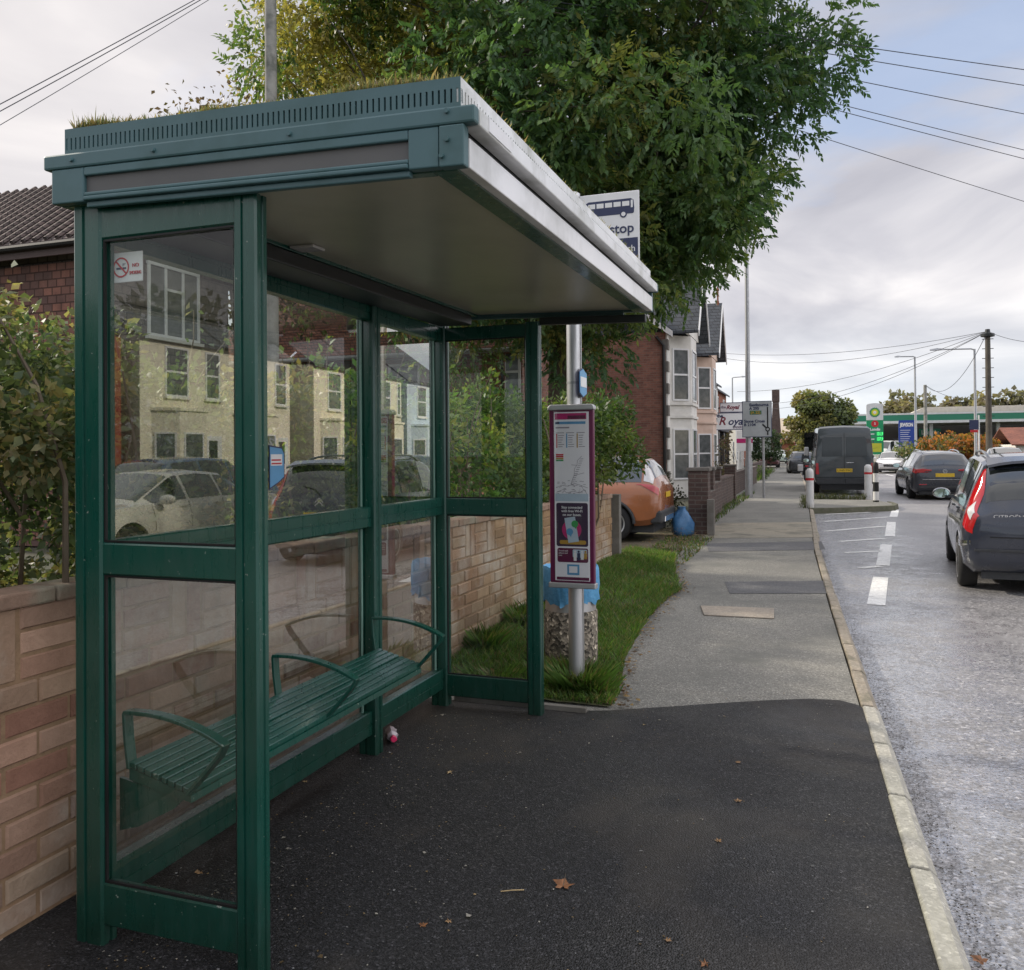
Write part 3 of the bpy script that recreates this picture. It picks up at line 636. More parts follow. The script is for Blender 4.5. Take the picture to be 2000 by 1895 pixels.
for y in (2.06, 2.83, 3.50):
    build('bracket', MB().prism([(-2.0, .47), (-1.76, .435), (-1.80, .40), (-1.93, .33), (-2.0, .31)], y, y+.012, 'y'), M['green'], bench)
# no-smoking plate behind the near panel
ns = build('no_smoking_plate', MB().box((-1.99, 2.034, 1.972), (-1.882, 2.038, 2.062)), M['signwhite'], sh, bevel=.001)
mb = MB(); c = Vector((-1.961, 2.0325, 2.017)); 
ring = [(.03, -.0006), (.03, .0006), (.0255, .0006), (.0255, -.0006), (.03, -.0006)]
mb.lathe([(.0255, -.0005), (.0305, -.0005), (.0305, .0005), (.0255, .0005)], 32, c, 'y'); 
mb = MB(); n = 32
for i in range(n):
    a0, a1 = 2*pi*i/n, 2*pi*(i+1)/n
    mb.quad(*[(c.x+r*cos(a), c.y, c.z+r*sin(a)) for r, a in ((.0255, a0), (.0305, a0), (.0305, a1), (.0255, a1))])
mb.quad((c.x-.021, c.y, c.z+.017), (c.x-.017, c.y, c.z+.021), (c.x+.021, c.y, c.z-.017), (c.x+.017, c.y, c.z-.021))
build('prohibition_ring', mb, M['red'], ns)
mb = MB(); mb.box((c.x-.018, c.y+.0004, c.z-.006), (c.x+.014, c.y+.0008, c.z)); mb.box((c.x+.015, c.y+.0004, c.z-.006), (c.x+.019, c.y+.0008, c.z))
for k in range(3): mb.box((c.x+.006+k*.004, c.y+.0004, c.z+.003+k*.003), (c.x+.008+k*.004, c.y+.0008, c.z+.012))
build('cigarette_symbol', mb, M['navy'], ns)
text('lettering', 'NO', .016, (-1.906, 2.0325, 2.02), (1,0,0), (0,0,1), M['red'], ns)
text('lettering', 'SMOKING', .0145, (-1.907, 2.0325, 1.998), (1,0,0), (0,0,1), M['red'], ns, width=.044)
# blue notice fixed on the second back pane (its code square is left out)
nb = build('notice', MB().prism([(2.86, 1.31), (2.925, 1.335), (2.963, 1.355), (2.963, 1.455), (2.945, 1.478), (2.86, 1.487)], XG+.004, XG+.007, 'x'), M['navy'], sh)
build('notice_face', MB().prism([(2.864, 1.318), (2.923, 1.341), (2.957, 1.36), (2.957, 1.452), (2.942, 1.472), (2.864, 1.48)], XG+.007, XG+.0085, 'x'), M['sky'], nb)
build('notice_text', MB().box((XG+.0085, 2.868, 1.405), (XG+.009, 2.945, 1.45)), M['signwhite'], nb)
build('notice_line', MB().box((XG+.0092, 2.872, 1.41), (XG+.0096, 2.94, 1.416)).box((XG+.0092, 2.872, 1.424), (XG+.0096, 2.935, 1.43)), M['red'], nb)
# sedum growing on the roof
V = []; Fc = []; Cc = []
def blade(x, y, z, h, wd, lean, a, col):
    b = len(V); dx, dy = cos(a), sin(a)
    V.extend([(x-dy*wd, y+dx*wd, z), (x+dy*wd, y-dx*wd, z), (x+dx*lean*.45+dy*wd*.6, y+dy*lean*.45-dx*wd*.6, z+h*.6), (x+dx*lean, y+dy*lean, z+h)])
    Fc.append((b, b+1, b+2, b+3)); Cc.append(col)
pals = [(.2, .2, .1), (.13, .15, .07), (.28, .23, .12), (.24, .18, .1), (.15, .17, .1)]
for i in range(12000):
    e = RNG.random()
    if e < .42: x, y = RNG.uniform(X_S0+.02, X_S1-.02), YN+.022+abs(RNG.normal(0, .035))
    elif e < .8: x, y = X_S1-.022-abs(RNG.normal(0, .03)), RNG.uniform(YN+.03, YR-.03)
    else: x, y = RNG.uniform(X_S0+.02, X_S1-.02), RNG.uniform(YN+.03, YR-.03)
    den = .5+.5*sin(x*9+1.3)*sin(x*4.1+y*5); 
    if RNG.random() > .35+.65*den: continue
    zt = tilt(x, y, 2.374)[2]; h = RNG.uniform(.014, .04)*(.5+.9*den)
    if RNG.random() < .01: h *= 1.6
    c = pals[int(RNG.integers(5))]; k = RNG.uniform(.6, 1.3)
    blade(x, y, zt, h, RNG.uniform(.0016, .005), RNG.uniform(0, .03), RNG.uniform(0, 6.28), tuple(q*k for q in c))
LEAF = leafmat('leaf', .42); LEAFD = leafmat('dry leaf', .3)
o = np_mesh('roof_sedum', V, np.array(Fc), LEAF, None, Cc); o['kind'] = 'stuff'; o['label'] = 'sparse sedum and dry grass growing along the shelter roof edge'; o['category'] = 'roof plants'

# ------------------------------------------------------------------ bus stop pole
bx, by = -1.364, 5.025
bs = thing('bus_stop_pole', 'grey bus stop pole carrying a tall timetable case and white flag beside the shelter', 'bus stop', (bx, by, 0))
build('pole', MB().lathe([(.047, -.1), (.047, .02), (.046, 2.0), (.045, 3.02), (.03, 3.03)], 24, (bx, by, 0)).box((bx+.033, by-.016, .0), (bx+.0475, by-.006, 3.0)), M['alu'], bs, smooth=True)
cs = build('timetable_case', MB().box((bx-.137, by-.085, .665), (bx+.137, by-.045, 1.705)), M['plum'], bs, bevel=.006)
for z0, z1 in ((1.70, 1.735), (.635, .668)):
    build('end_cap', MB().prism([(bx-.145, z0), (bx+.145, z0), (bx+.145, z1-.015 if z0 > 1 else z1), (bx+.13, z1), (bx-.13, z1), (bx-.145, z1-.015 if z0 > 1 else z1)], by-.095, by-.035, 'y'), M['alu'], cs, bevel=.006)
yf = by-.0865
build('paper_sheet', MB().box((bx-.105, yf, .68), (bx+.11, yf+.003, 1.69)), M['paper'], cs)
def pos(a): # case poster helper: list of (x0,z0,x1,z1) fractions from the case centre line
    return a
def panel(name, x0, z0, x1, z1, mat, k=1, r=.0):
    y = yf-.0008*k
    if r:
        pts = []
        for (cx_, cz_, a0) in ((x1-r, z1-r, 0), (x0+r, z1-r, 90), (x0+r, z0+r, 180), (x1-r, z0+r, 270)):
            for q in range(5): a = radians(a0+q*22.5); pts.append((bx+cx_+r*cos(a), cz_+r*sin(a)))
        mb = MB().prism(pts, y, y+.0005, 'y')
    else: mb = MB().box((bx+x0, y, z0), (bx+x1, y+.0005, z1))
    return build(name, mb, mat, cs)
panel('header_band', -.1, 1.645, .095, 1.682, M['magenta'], 1)
panel('header_strip', -.02, 1.648, .09, 1.668, M['plum'], 2)
panel('route_strip', -.098, 1.617, .09, 1.632, M['sky'], 1); panel('route_badge', -.096, 1.619, -.072, 1.631, M['navy'], 2)
panel('heading_line', -.095, 1.592, -.01, 1.6, M['maptext'], 1)
for cx_, mt in ((-.092, M['red']), (-.03, M['sky']), (.035, M['ochre'])):
    panel('column_rule', cx_, 1.475, cx_+.007, 1.56, mt, 1); panel('column_head', cx_, 1.563, cx_+.05, 1.567, M['maptext'], 1)
    for k in range(6): panel('print_line', cx_+.012, 1.48+k*.0135, cx_+.012+random.uniform(.02, .04), 1.4835+k*.0135, M['maptext'], 1)
for k, mt in enumerate((M['pgreen'], M['ochre'], M['red'], M['red'])): panel('legend_bar', -.094, 1.395+k*.0115, -.048, 1.404+k*.0115, mt, 1)
panel('map_sea', -.1, 1.155, .104, 1.2, M['mapsea'], 1)
mb = MB()
def mpath(pts, wd=.0022):
    for (a, b) in zip(pts, pts[1:]):
        d = Vector((b[0]-a[0], b[1]-a[1])).normalized(); n = Vector((-d.y, d.x))*wd/2; y = yf-.0016
        mb.quad((bx+a[0]-n.x, y, a[1]-n.y), (bx+b[0]-n.x, y, b[1]-n.y), (bx+b[0]+n.x, y, b[1]+n.y), (bx+a[0]+n.x, y, a[1]+n.y))
mpath([(.065, 1.425), (.04, 1.40), (.035, 1.37), (.02, 1.35), (.018, 1.31), (.005, 1.28), (0, 1.25)]); mpath([(-.095, 1.235), (-.06, 1.25), (-.02, 1.245), (.02, 1.262), (.06, 1.25), (.1, 1.235)])
mpath([(-.09, 1.21), (-.05, 1.225), (-.03, 1.205), (.01, 1.215), (.05, 1.205), (.08, 1.225), (.095, 1.2)]); mpath([(.018, 1.31), (.05, 1.318), (.08, 1.325)]); mpath([(.035, 1.37), (.0, 1.373)]); mpath([(.06, 1.25), (.075, 1.225), (.09, 1.215)])
for k in range(46):
    x = RNG.uniform(-.095, .085); z = 1.2+.08*RNG.random()**1.5
    mpath([(x, z), (x+RNG.uniform(.006, .016), z+.001)], .0025)
for k in range(12): z = 1.27+.15*k/12; x = .0+.06*k/12; mpath([(x, z), (x+.02, z+.001)], .0028)
build('route_map', mb, M['maptext'], cs)
ad = panel('wifi_poster', -.095, .885, .1, 1.145, M['purple'], 1, .012)
for i, s in enumerate(('Stay connected', 'with free Wi-Fi', 'on our buses.')): text('lettering', s, .021, (bx+.002, yf-.0018, 1.118-i*.022), (1,0,0), (0,0,1), M['signwhite'], cs, bold=.0004)
mb = MB(); mb.lathe([(.06, -.0004), (.06, 0)], 32, (bx, yf-.0018, .985), 'y'); build('poster_disc', mb, M['magenta'], cs)
ca_, sa_ = cos(.16), sin(.16); mb = MB().prism([(bx+x*ca_-z*sa_, .985+x*sa_+z*ca_) for x, z in ((-.033, -.075), (.033, -.075), (.033, .075), (-.033, .075))], yf-.0028, yf-.0023, 'y'); build('poster_phone', mb, M['mapsea'], cs, bevel=.0)
for dx, dz, mt in ((.02, .035, M['pgreen']), (-.012, -.012, M['sky'])):
    mb = MB().lathe([(.021, -.0004), (.021, 0)], 20, (bx+dx, yf-.0033, .985+dz), 'y'); mb.quad((bx+dx-.004, yf-.0034, .985+dz-.018), (bx+dx+.012, yf-.0034, .985+dz-.018), (bx+dx+.008, yf-.0034, .985+dz-.032)); build('speech_bubble', mb, mt, cs)
panel('poster_button', -.075, .898, .088, .922, M['ochre'], 3, .01)
pd = panel('travel_poster', -.09, .79, .1, .875, M['plum'], 1, .012)
for i, s in enumerate(('Travel with', 'others and', 'save')): text('lettering', s, .013, (bx-.083, yf-.0018, .858-i*.0135), (1,0,0), (0,0,1), M['signwhite'], cs, align='LEFT')
panel('travel_photo', .005, .82, .094, .868, M['mapsea'], 2, .008)
for k, (dx, mt) in enumerate(((.02, M['signwhite']), (.042, M['navy']), (.064, M['signwhite']), (.084, M['ochre']))):
    mb = MB().lathe([(.007, -.0003), (.007, 0)], 12, (bx+dx, yf-.0024, .855), 'y').box((bx+dx-.009, yf-.0025, .80+.004*k), (bx+dx+.009, yf-.0022, .847)); build('travel_figure', mb, mt, cs)
panel('code_frame', -.03, .715, .045, .778, M['sky'], 1); panel('code_blank', -.018, .728, .033, .767, M['paper'], 2)
panel('footer_strip', -.095, .684, .105, .702, M['plum'], 1)
build('case_window', MB().quad((bx-.108, yf-.006, .672), (bx+.112, yf-.006, .672), (bx+.112, yf-.006, 1.698), (bx-.108, yf-.006, 1.698)), M['clearglass'], cs)
# flag
fl = build('stop_flag', MB().box((bx+.045, by-.012, 2.52), (bx+.41, by-.004, 3.0)), M['signwhite'], bs, bevel=.004)
fy = by-.0135
pts = [(.085, 2.865), (.37, 2.865), (.378, 2.87), (.38, 2.9), (.376, 2.945), (.36, 2.955), (.1, 2.955), (.085, 2.945)]
build('bus_symbol', MB().prism([(bx+a, b) for a, b in pts], fy, fy+.001, 'y'), M['navy'], fl)
mb = MB()
for k in range(5): mb.box((bx+.1+k*.052, fy-.001, 2.912), (bx+.143+k*.052, fy-.0002, 2.94))
mb.box((bx+.36, fy-.001, 2.90), (bx+.372, fy-.0002, 2.945)); build('bus_window', mb, M['signwhite'], fl)
mb = MB()
for dx in (.13, .315): mb.lathe([(.021, -.001), (.021, 0)], 20, (bx+dx, fy-.0003, 2.864), 'y')
build('bus_wheel', mb, M['navy'], fl); mb = MB()
for dx in (.13, .315): mb.lathe([(.013, -.001), (.013, 0)], 20, (bx+dx, fy-.0016, 2.864), 'y')
build('wheel_centre', mb, M['signwhite'], fl)
text('lettering', 'Bus stop', .083, (bx+.23, fy-.0005, 2.778), (1,0,0), (0,0,1), M['navy'], fl, width=.29, bold=.0012)
build('name_strip', MB().box((bx+.055, fy-.0003, 2.535), (bx+.4, fy+.001, 2.72)), M['navy'], fl)
text('lettering', 'ch', .055, (bx+.36, fy-.001, 2.655), (1,0,0), (0,0,1), M['signwhite'], fl)
build('flag_clamp', MB().lathe([(.052, 0), (.052, .03)], 20, (bx, by, 2.56)).lathe([(.052, 0), (.052, .03)], 20, (bx, by, 2.93)), M['steel'], bs, smooth=True)
ft = build('info_flag', MB().prism([(by-.11, 1.80), (by-.03, 1.775), (by+.06, 1.80), (by+.06, 1.93), (by-.03, 1.955), (by-.11, 1.93)], bx+.055, bx+.06, 'x'), M['navy'], bs)
build('info_face', MB().prism([(by-.105, 1.805), (by-.03, 1.782), (by+.055, 1.805), (by+.055, 1.925), (by-.03, 1.948), (by-.105, 1.925)], bx+.06, bx+.064, 'x'), M['sky'], ft)
build('info_panel', MB().box((bx+.064, by-.095, 1.84), (bx+.066, by+.045, 1.9)), M['signwhite'], ft)
build('strap', MB().lathe([(.0475, 0), (.0475, .014)], 20, (bx, by, 1.862)), M['steel'], bs, smooth=True)
# ------------------------------------------------------------------ litter bin
lx, ly = -1.545, 5.55
lb = thing('litter_bin', 'round pebble concrete litter bin with blue bag folded over its rim', 'litter bin', (lx, ly, 0))
m, N, L, p, v = ground_mat('pebble concrete', (.21, .18, .14), (.3, .26, .2), .9, 6, .9, 1., 70, stain_or_sun=(3, (.14, .13, .1))); M['pebble'] = m
build('drum', MB().lathe([(.168, -.03), (.178, 0), (.18, .385), (.172, .4), (.15, .4), (.15, .2)], 40, (lx, ly, 0)), M['pebble'], lb, smooth=True)
build('collar', MB().lathe([(.166, .395), (.17, .4), (.17, .5), (.16, .5)], 40, (lx, ly, 0)), M['alu'], lb, smooth=True)
mb = MB(); n = 64; rings = []
for (r, z, jit) in ((.15, .40, 0), (.168, .68, .003), (.182, .69, .003), (.19, .66, .006), (.19, .56, .009), (.187, .5, .01), (.184, .455, .014)):
    rings.append([(lx+(r+jit*sin(k*2.7+z*40))*cos(2*pi*k/n), ly+(r+jit*sin(k*2.7+z*40))*sin(2*pi*k/n), z+jit*.9*sin(k*1.3)+jit*sin(k*.37)) for k in range(n)])
mb.loft(rings, cap=False); build('bin_bag', mb, M['binblue'], lb, smooth=True, sharp=80)
# ------------------------------------------------------------------ small things on the ground
def maple(name, label, x, y, s, a, col, curl=.25, z=.006):
    mb = MB(); pts = []
    for k in range(15):
        t = k/14*2*pi*.86+pi*.07*2; r = s*(1. if k % 3 == 1 else (.55 if k % 3 == 0 else .62))*(1 if 3 < k < 11 else .75); pts.append((r*sin(t+pi), r*cos(t+pi)))
    ca, sa = cos(a), sin(a); vs = [(x, y, z+.002)] + [(x+px*ca-py*sa, y+px*sa+py*ca, z+abs(RNG.normal(0, s*curl*.6))) for px, py in pts]
    mb.add(vs, [(0, i, i+1) for i in range(1, 15)])
    o = build(name, mb, M[col]); tag(o, label, 'leaf', 'fallen leaves on the tarmac')
    st = MB().tube([(x, y, z+.002), (x-sa*s*.6, y+ca*s*.6, z+.008), (x-sa*s*1.1, y+ca*s*1.1, z+.02)], [s*.03, s*.025, s*.015], 5); build('stalk', st, M['twig'], o, world=False)
    return o
M['lf1'] = surf('brown leaf', (.3, .13, .05), (.18, .08, .035), 40, .6); M['lf2'] = surf('pale leaf', (.5, .38, .2), (.4, .28, .13), 40, .6); M['lf3'] = surf('tan leaf', (.36, .22, .1), (.26, .15, .07), 40, .6)
lv = [((1100, 1735), .042, 'lf1', 'large brown maple leaf lying alone on the dark tarmac'), ((880, 1512), .022, 'lf2', 'pale cream leaf on the tarmac in front of the bench'),
      ((1440, 1568), .022, 'lf3', 'small tan leaf on the tarmac nearest the middle of the kerb'), ((1402, 1646), .02, 'lf3', 'tan leaf right of and above the large brown maple leaf'),
      ((1443, 1492), .018, 'lf3', 'small tan leaf just this side of the tarmac joint'), ((825, 1812), .019, 'lf1', 'reddish brown leaf near the shelter front post'),
      ((877, 1805), .013, 'lf3', 'small curled tan leaf beside the reddish brown one'), ((1305, 1840), .015, 'lf3', 'small leaf near the bottom edge in the middle of the tarmac'),
      ((1378, 1888), .02, 'lf1', 'brown leaf cut by the bottom edge of the view'), ((1258, 1418), .012, 'lf2', 'pale scrap of leaf close to the curved tarmac joint'),
      ((595, 1530), .014, 'lf2', 'pale leaf beside the shelter bottom rail'), ((390, 1708), .018, 'lf3', 'tan leaf seen through the near lower pane')]
for (q, s, c, lab) in lv:
    P_ = gp(*q); maple('fallen_leaf', lab, P_.x, P_.y, s, RNG.uniform(0, 6.28) if s < .04 else .1, c, .3)
P_ = gp(1930, 1885, -.1); maple('fallen_leaf', 'orange leaf in the gutter at the bottom right', P_.x-.02, P_.y, .03, 1., 'lf1', .3, -.094)
P_ = gp(1000, 1746); tw = MB().tube([(P_.x-.035, P_.y-.012, .008), (P_.x, P_.y, .012), (P_.x+.035, P_.y+.02, .009)], .0018, 6); tag(build('twig', tw, M['lf2']), 'thin pale twig beside the large brown maple leaf', 'twig')
P_ = gp(765, 1447); bt = thing('plastic_bottle', 'small crushed bottle with pink cap under the bench post', 'bottle', (P_.x, P_.y, .004))
mb = MB(); ax = Vector((.55, -.8, 0)); prof = [(.014, -.055), (.026, -.05), (.03, -.02), (.024, 0), (.029, .02), (.027, .04), (.012, .055), (.011, .065)]
def along(r0, n=14):
    rings = []
    b = Vector((-ax.y, ax.x, 0)).normalized(); a = ax.normalized(); u = Vector((0,0,1))
    for r, h in r0: rings.append([Vector((P_.x, P_.y, .034)) + a*h + b*cos(2*pi*k/n)*r*(1+.12*sin(3*k+h*90)) + u*sin(2*pi*k/n)*r*(1+.1*sin(2*k)) for k in range(n)])
    return rings
build('bottle_body', MB().loft(along(prof)), surf('pale film bottle', (.5, .45, .47), (.3, .25, .28), 30, .15), bt, smooth=True)
build('bottle_cap', MB().loft(along([(.014, .06), (.016, .066), (.016, .082), (.013, .085)])), flat('pink cap', (.65, .03, .12), .4), bt, smooth=True)
# tiny stones and flecks strewn on the tarmac
V = []; Fc = []; Cc = []
for i in range(1500):
    x, y = RNG.uniform(-2.2, .2), 1.4+4*RNG.random()
    if RNG.random() < .5: x = -1.95+abs(RNG.normal(0, .35)); y = RNG.uniform(1.6, 4.4)
    if y > 4.5 and not (-1 < x < .1): continue
    s = RNG.uniform(.0012, .0045)*(2.2 if RNG.random() < .04 else 1); a = RNG.uniform(0, 6.28); b = len(V); z = .0065
    V += [(x+s*cos(a+k*1.57)*RNG.uniform(.5, 1.6), y+s*sin(a+k*1.57)*RNG.uniform(.5, 1.6), z+RNG.uniform(0, s*.6)) for k in range(4)]
    Fc.append((b, b+1, b+2, b+3)); k = RNG.uniform(.4, 1.2); c = [(.45, .42, .36), (.35, .25, .13), (.3, .3, .3)][int(RNG.integers(3))]; Cc.append(tuple(q*k for q in c))
o = np_mesh('ground_flecks', V, np.array(Fc), LEAFD, None, Cc); o['kind'] = 'stuff'; o['label'] = 'tiny pale flecks and crumbs scattered on the fresh tarmac'; o['category'] = 'debris'
# ------------------------------------------------------------------ vegetation
def rand_dirs(n):
    d = RNG.normal(size=(n, 3)); return d/np.linalg.norm(d, axis=1)[:, None]
def leaf_quads(C, D, Nn, ln, wd, fold=.25):
    """rhombus leaves: base C, direction D, side from D x Nn; returns V (4n,3), F"""
    S = np.cross(D, Nn); S /= np.linalg.norm(S, axis=1)[:, None]+1e-9; U = np.cross(S, D)
    ln = ln[:, None]; wd = wd[:, None]
    V = np.stack([C, C+D*ln*.45+S*wd+U*wd*fold, C+D*ln-U*ln*.08, C+D*ln*.45-S*wd+U*wd*fold], axis=1).reshape(-1, 3)
    n = len(C); F = np.arange(4*n).reshape(n, 4); return V, F
def limb(mb, a, b, r0, r1, bend=.12, n=7, seg=7):
    a, b = Vector(a), Vector(b); d = b-a; off = Vector((RNG.normal(), RNG.normal(), RNG.normal()*.4))*d.length*bend
    pts = [a + d*t + off*sin(pi*t) for t in [i/seg for i in range(seg+1)]]
    mb.tube(pts, [r0+(r1-r0)*(i/seg)**.8 for i in range(seg+1)], n); return pts
def tree(name, label, base, center, rad, trunk_r, nclump, per, ln, wd, pals, pinnate=True, group=None, shell=.45, droop=.5, cz=None, extra=[], clump_r=.9, fork=.5, loose=1., trunk_top=None, limbs=14, keep=None):
    t = thing(name, label, 'tree', base, 0, group)
    c = np.array(center); R = np.array(rad)
    d = rand_dirs(nclump); rr = (shell + (1-shell)*RNG.random(nclump)**.6)
    cen = c + d*rr[:, None]*R
    lob = 1+.16*np.sin(d[:, 0]*5+d[:, 2]*4+1)+.1*np.sin(d[:, 1]*9+d[:, 2]*7); cen = c+(cen-c)*lob[:, None]
    if len(extra): cen = np.concatenate([cen, np.array(extra)])
    if keep: cen = np.array([q for q in cen if keep(q)])
    nc = len(cen)
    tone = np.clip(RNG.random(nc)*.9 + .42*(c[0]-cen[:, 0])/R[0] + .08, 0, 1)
    mb = MB(); top = Vector(trunk_top or (c[0], c[1], c[2]-R[2]*.15)); pts = limb(mb, base, top, trunk_r, trunk_r*.45, .03, 12, 10)
    idx = RNG.choice(nc, min(limbs, nc), replace=False)
    joints = []
    for i in idx:
        s = pts[int(RNG.integers(int(len(pts)*fork), len(pts)))]; joints += limb(mb, s, cen[i], trunk_r*.32, .02, .08, 6, 6)[2:]
    J = np.array([tuple(j) for j in joints]) if joints else np.array([tuple(p) for p in pts[5:]])
    for i in range(nc):
        if i in idx: continue
        j = J[np.argmin(((J-cen[i])**2).sum(1))]; limb(mb, j, cen[i], .022, .006, .1, 5, 4)
    build('trunk', mb, M['bark'], t, smooth=True, sharp=60)
    # sprays around each clump centre
    n = nc*per; ci = np.repeat(np.arange(nc), per)
    o = RNG.normal(size=(n, 3)); o *= (RNG.random(n)**.4/np.linalg.norm(o, axis=1))[:, None]
    P = cen[ci] + o*clump_r*loose*np.array([1, 1, .75])
    D = o + RNG.normal(size=(n, 3))*.5 + np.array([0, 0, -droop]); D /= np.linalg.norm(D, axis=1)[:, None]
    if pinnate:
        k = 6; t_ = np.linspace(.12, 1, k); Ls = ln*RNG.uniform(.7, 1.25, n)
        side = np.cross(D, RNG.normal(size=(n, 3))); side /= np.linalg.norm(side, axis=1)[:, None]
        C = []; DD = []; I = []
        for a in range(k):
            for s in ((-1, 1) if a < k-1 else (0,)):
                C.append(P + D*(Ls*t_[a])[:, None]); q = D*.7 + side*s*.8 + np.array([0, 0, -.25]); DD.append(q/np.linalg.norm(q, axis=1)[:, None]); I.append(ci)
        C = np.concatenate(C); DD = np.concatenate(DD); I = np.concatenate(I); m_ = len(C)
        LL = ln*.36*RNG.uniform(.7, 1.2, m_); WW = LL*.24
    else:
        C, DD, I = P, D, ci; m_ = n; LL = ln*RNG.uniform(.6, 1.3, m_); WW = LL*wd
    Nn = RNG.normal(size=(m_, 3)) + np.array([0, 0, 1.2]); V, F = leaf_quads(C, DD, Nn, LL, WW)
    pa = np.array(pals); a0 = np.clip(tone[I]*(len(pa)-1) + RNG.normal(0, .35, m_), 0, len(pa)-1.001); lo = a0.astype(int); fr = (a0-lo)[:, None]
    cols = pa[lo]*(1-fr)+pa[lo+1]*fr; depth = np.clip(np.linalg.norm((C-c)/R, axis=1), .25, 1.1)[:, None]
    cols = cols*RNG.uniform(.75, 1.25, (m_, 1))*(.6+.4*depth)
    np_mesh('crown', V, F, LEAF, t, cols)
    return t
ASH = [(.058, .12, .058), (.07, .14, .06), (.09, .165, .062), (.125, .19, .065), (.23, .24, .075), (.36, .31, .1)]
EDGE_R = [(-400, 1560), (0, 1610), (100, 1612), (180, 1590), (260, 1510), (330, 1455), (400, 1430), (470, 1400), (540, 1335), (590, 1250), (640, 1175), (740, 1120), (790, 1100)]
def in_crown(q):
    # prune clumps so the crown keeps the compact rounded outline of the real tree
    v = Vector((q[0], q[1], q[2]-EYE)); d = v.dot(CD); px = PCX+F_PX*v.dot(CA)/d; py = PCY-F_PX*v.dot(CB)/d
    if py > 760: return False
    for (y0, x0), (y1, x1) in zip(EDGE_R, EDGE_R[1:]):
        if y0 <= py <= y1: return px < x0+(x1-x0)*(py-y0)/(y1-y0)
    return True
ex = []
for q, Y in (((1250, 590), 15), ((1200, 640), 15.2), ((1190, 700), 15.5), ((1140, 690), 15.5), ((1100, 640), 15.5), ((1230, 560), 14.6), ((1130, 610), 15), ((1180, 590), 15), ((1060, 640), 15.6), ((1350, 480), 15.6), ((1390, 450), 15.6), ((1420, 380), 15.6), ((1460, 300), 16), ((1520, 220), 16), ((1300, 540), 15.4), ((1570, 140), 16), ((1590, 50), 16), ((1380, 500), 15.4), ((1150, 735), 15.7), ((1210, 660), 15.4)):
    ex.append(tuple(at(q[0], q[1], Y)))
tree('ash_tree', 'huge spreading ash tree with green and yellowing leaves towering over the shelter roof', (-4.75, 16.2, 0), (-4.75, 16.2, 8.9), (5.1, 4.6, 5.25), .3, 290, 88, .36, .2, ASH, True, extra=ex, clump_r=.88, droop=.3, shell=.38, fork=.3, trunk_top=(-4.9, 16.2, 9.5), limbs=26, keep=in_crown)
WIL = [(.08, .13, .05), (.12, .17, .06), (.18, .21, .075), (.28, .26, .09), (.36, .3, .12)]
tree('broadleaf_tree', 'pale green bushy tree behind the grey wooden pole', (-11.6, 20.5, 0), (-11.4, 20.5, 9.6), (3.7, 3.0, 5.6), .22, 120, 120, .17, .22, WIL, False, clump_r=1.0, droop=.5, shell=.35, limbs=16)
SPA = [(.06, .05, .03), (.09, .06, .035), (.12, .075, .04), (.08, .07, .03)]
tree('thin_tree', 'sparse dark twiggy tree losing its leaves left of the grey wooden pole', (-15.2, 20.5, 0), (-14.9, 20.5, 8.4), (2.4, 2.0, 4.4), .15, 150, 34, .16, .3, SPA, False, clump_r=.8, droop=.3, shell=.2, fork=.4, limbs=20)
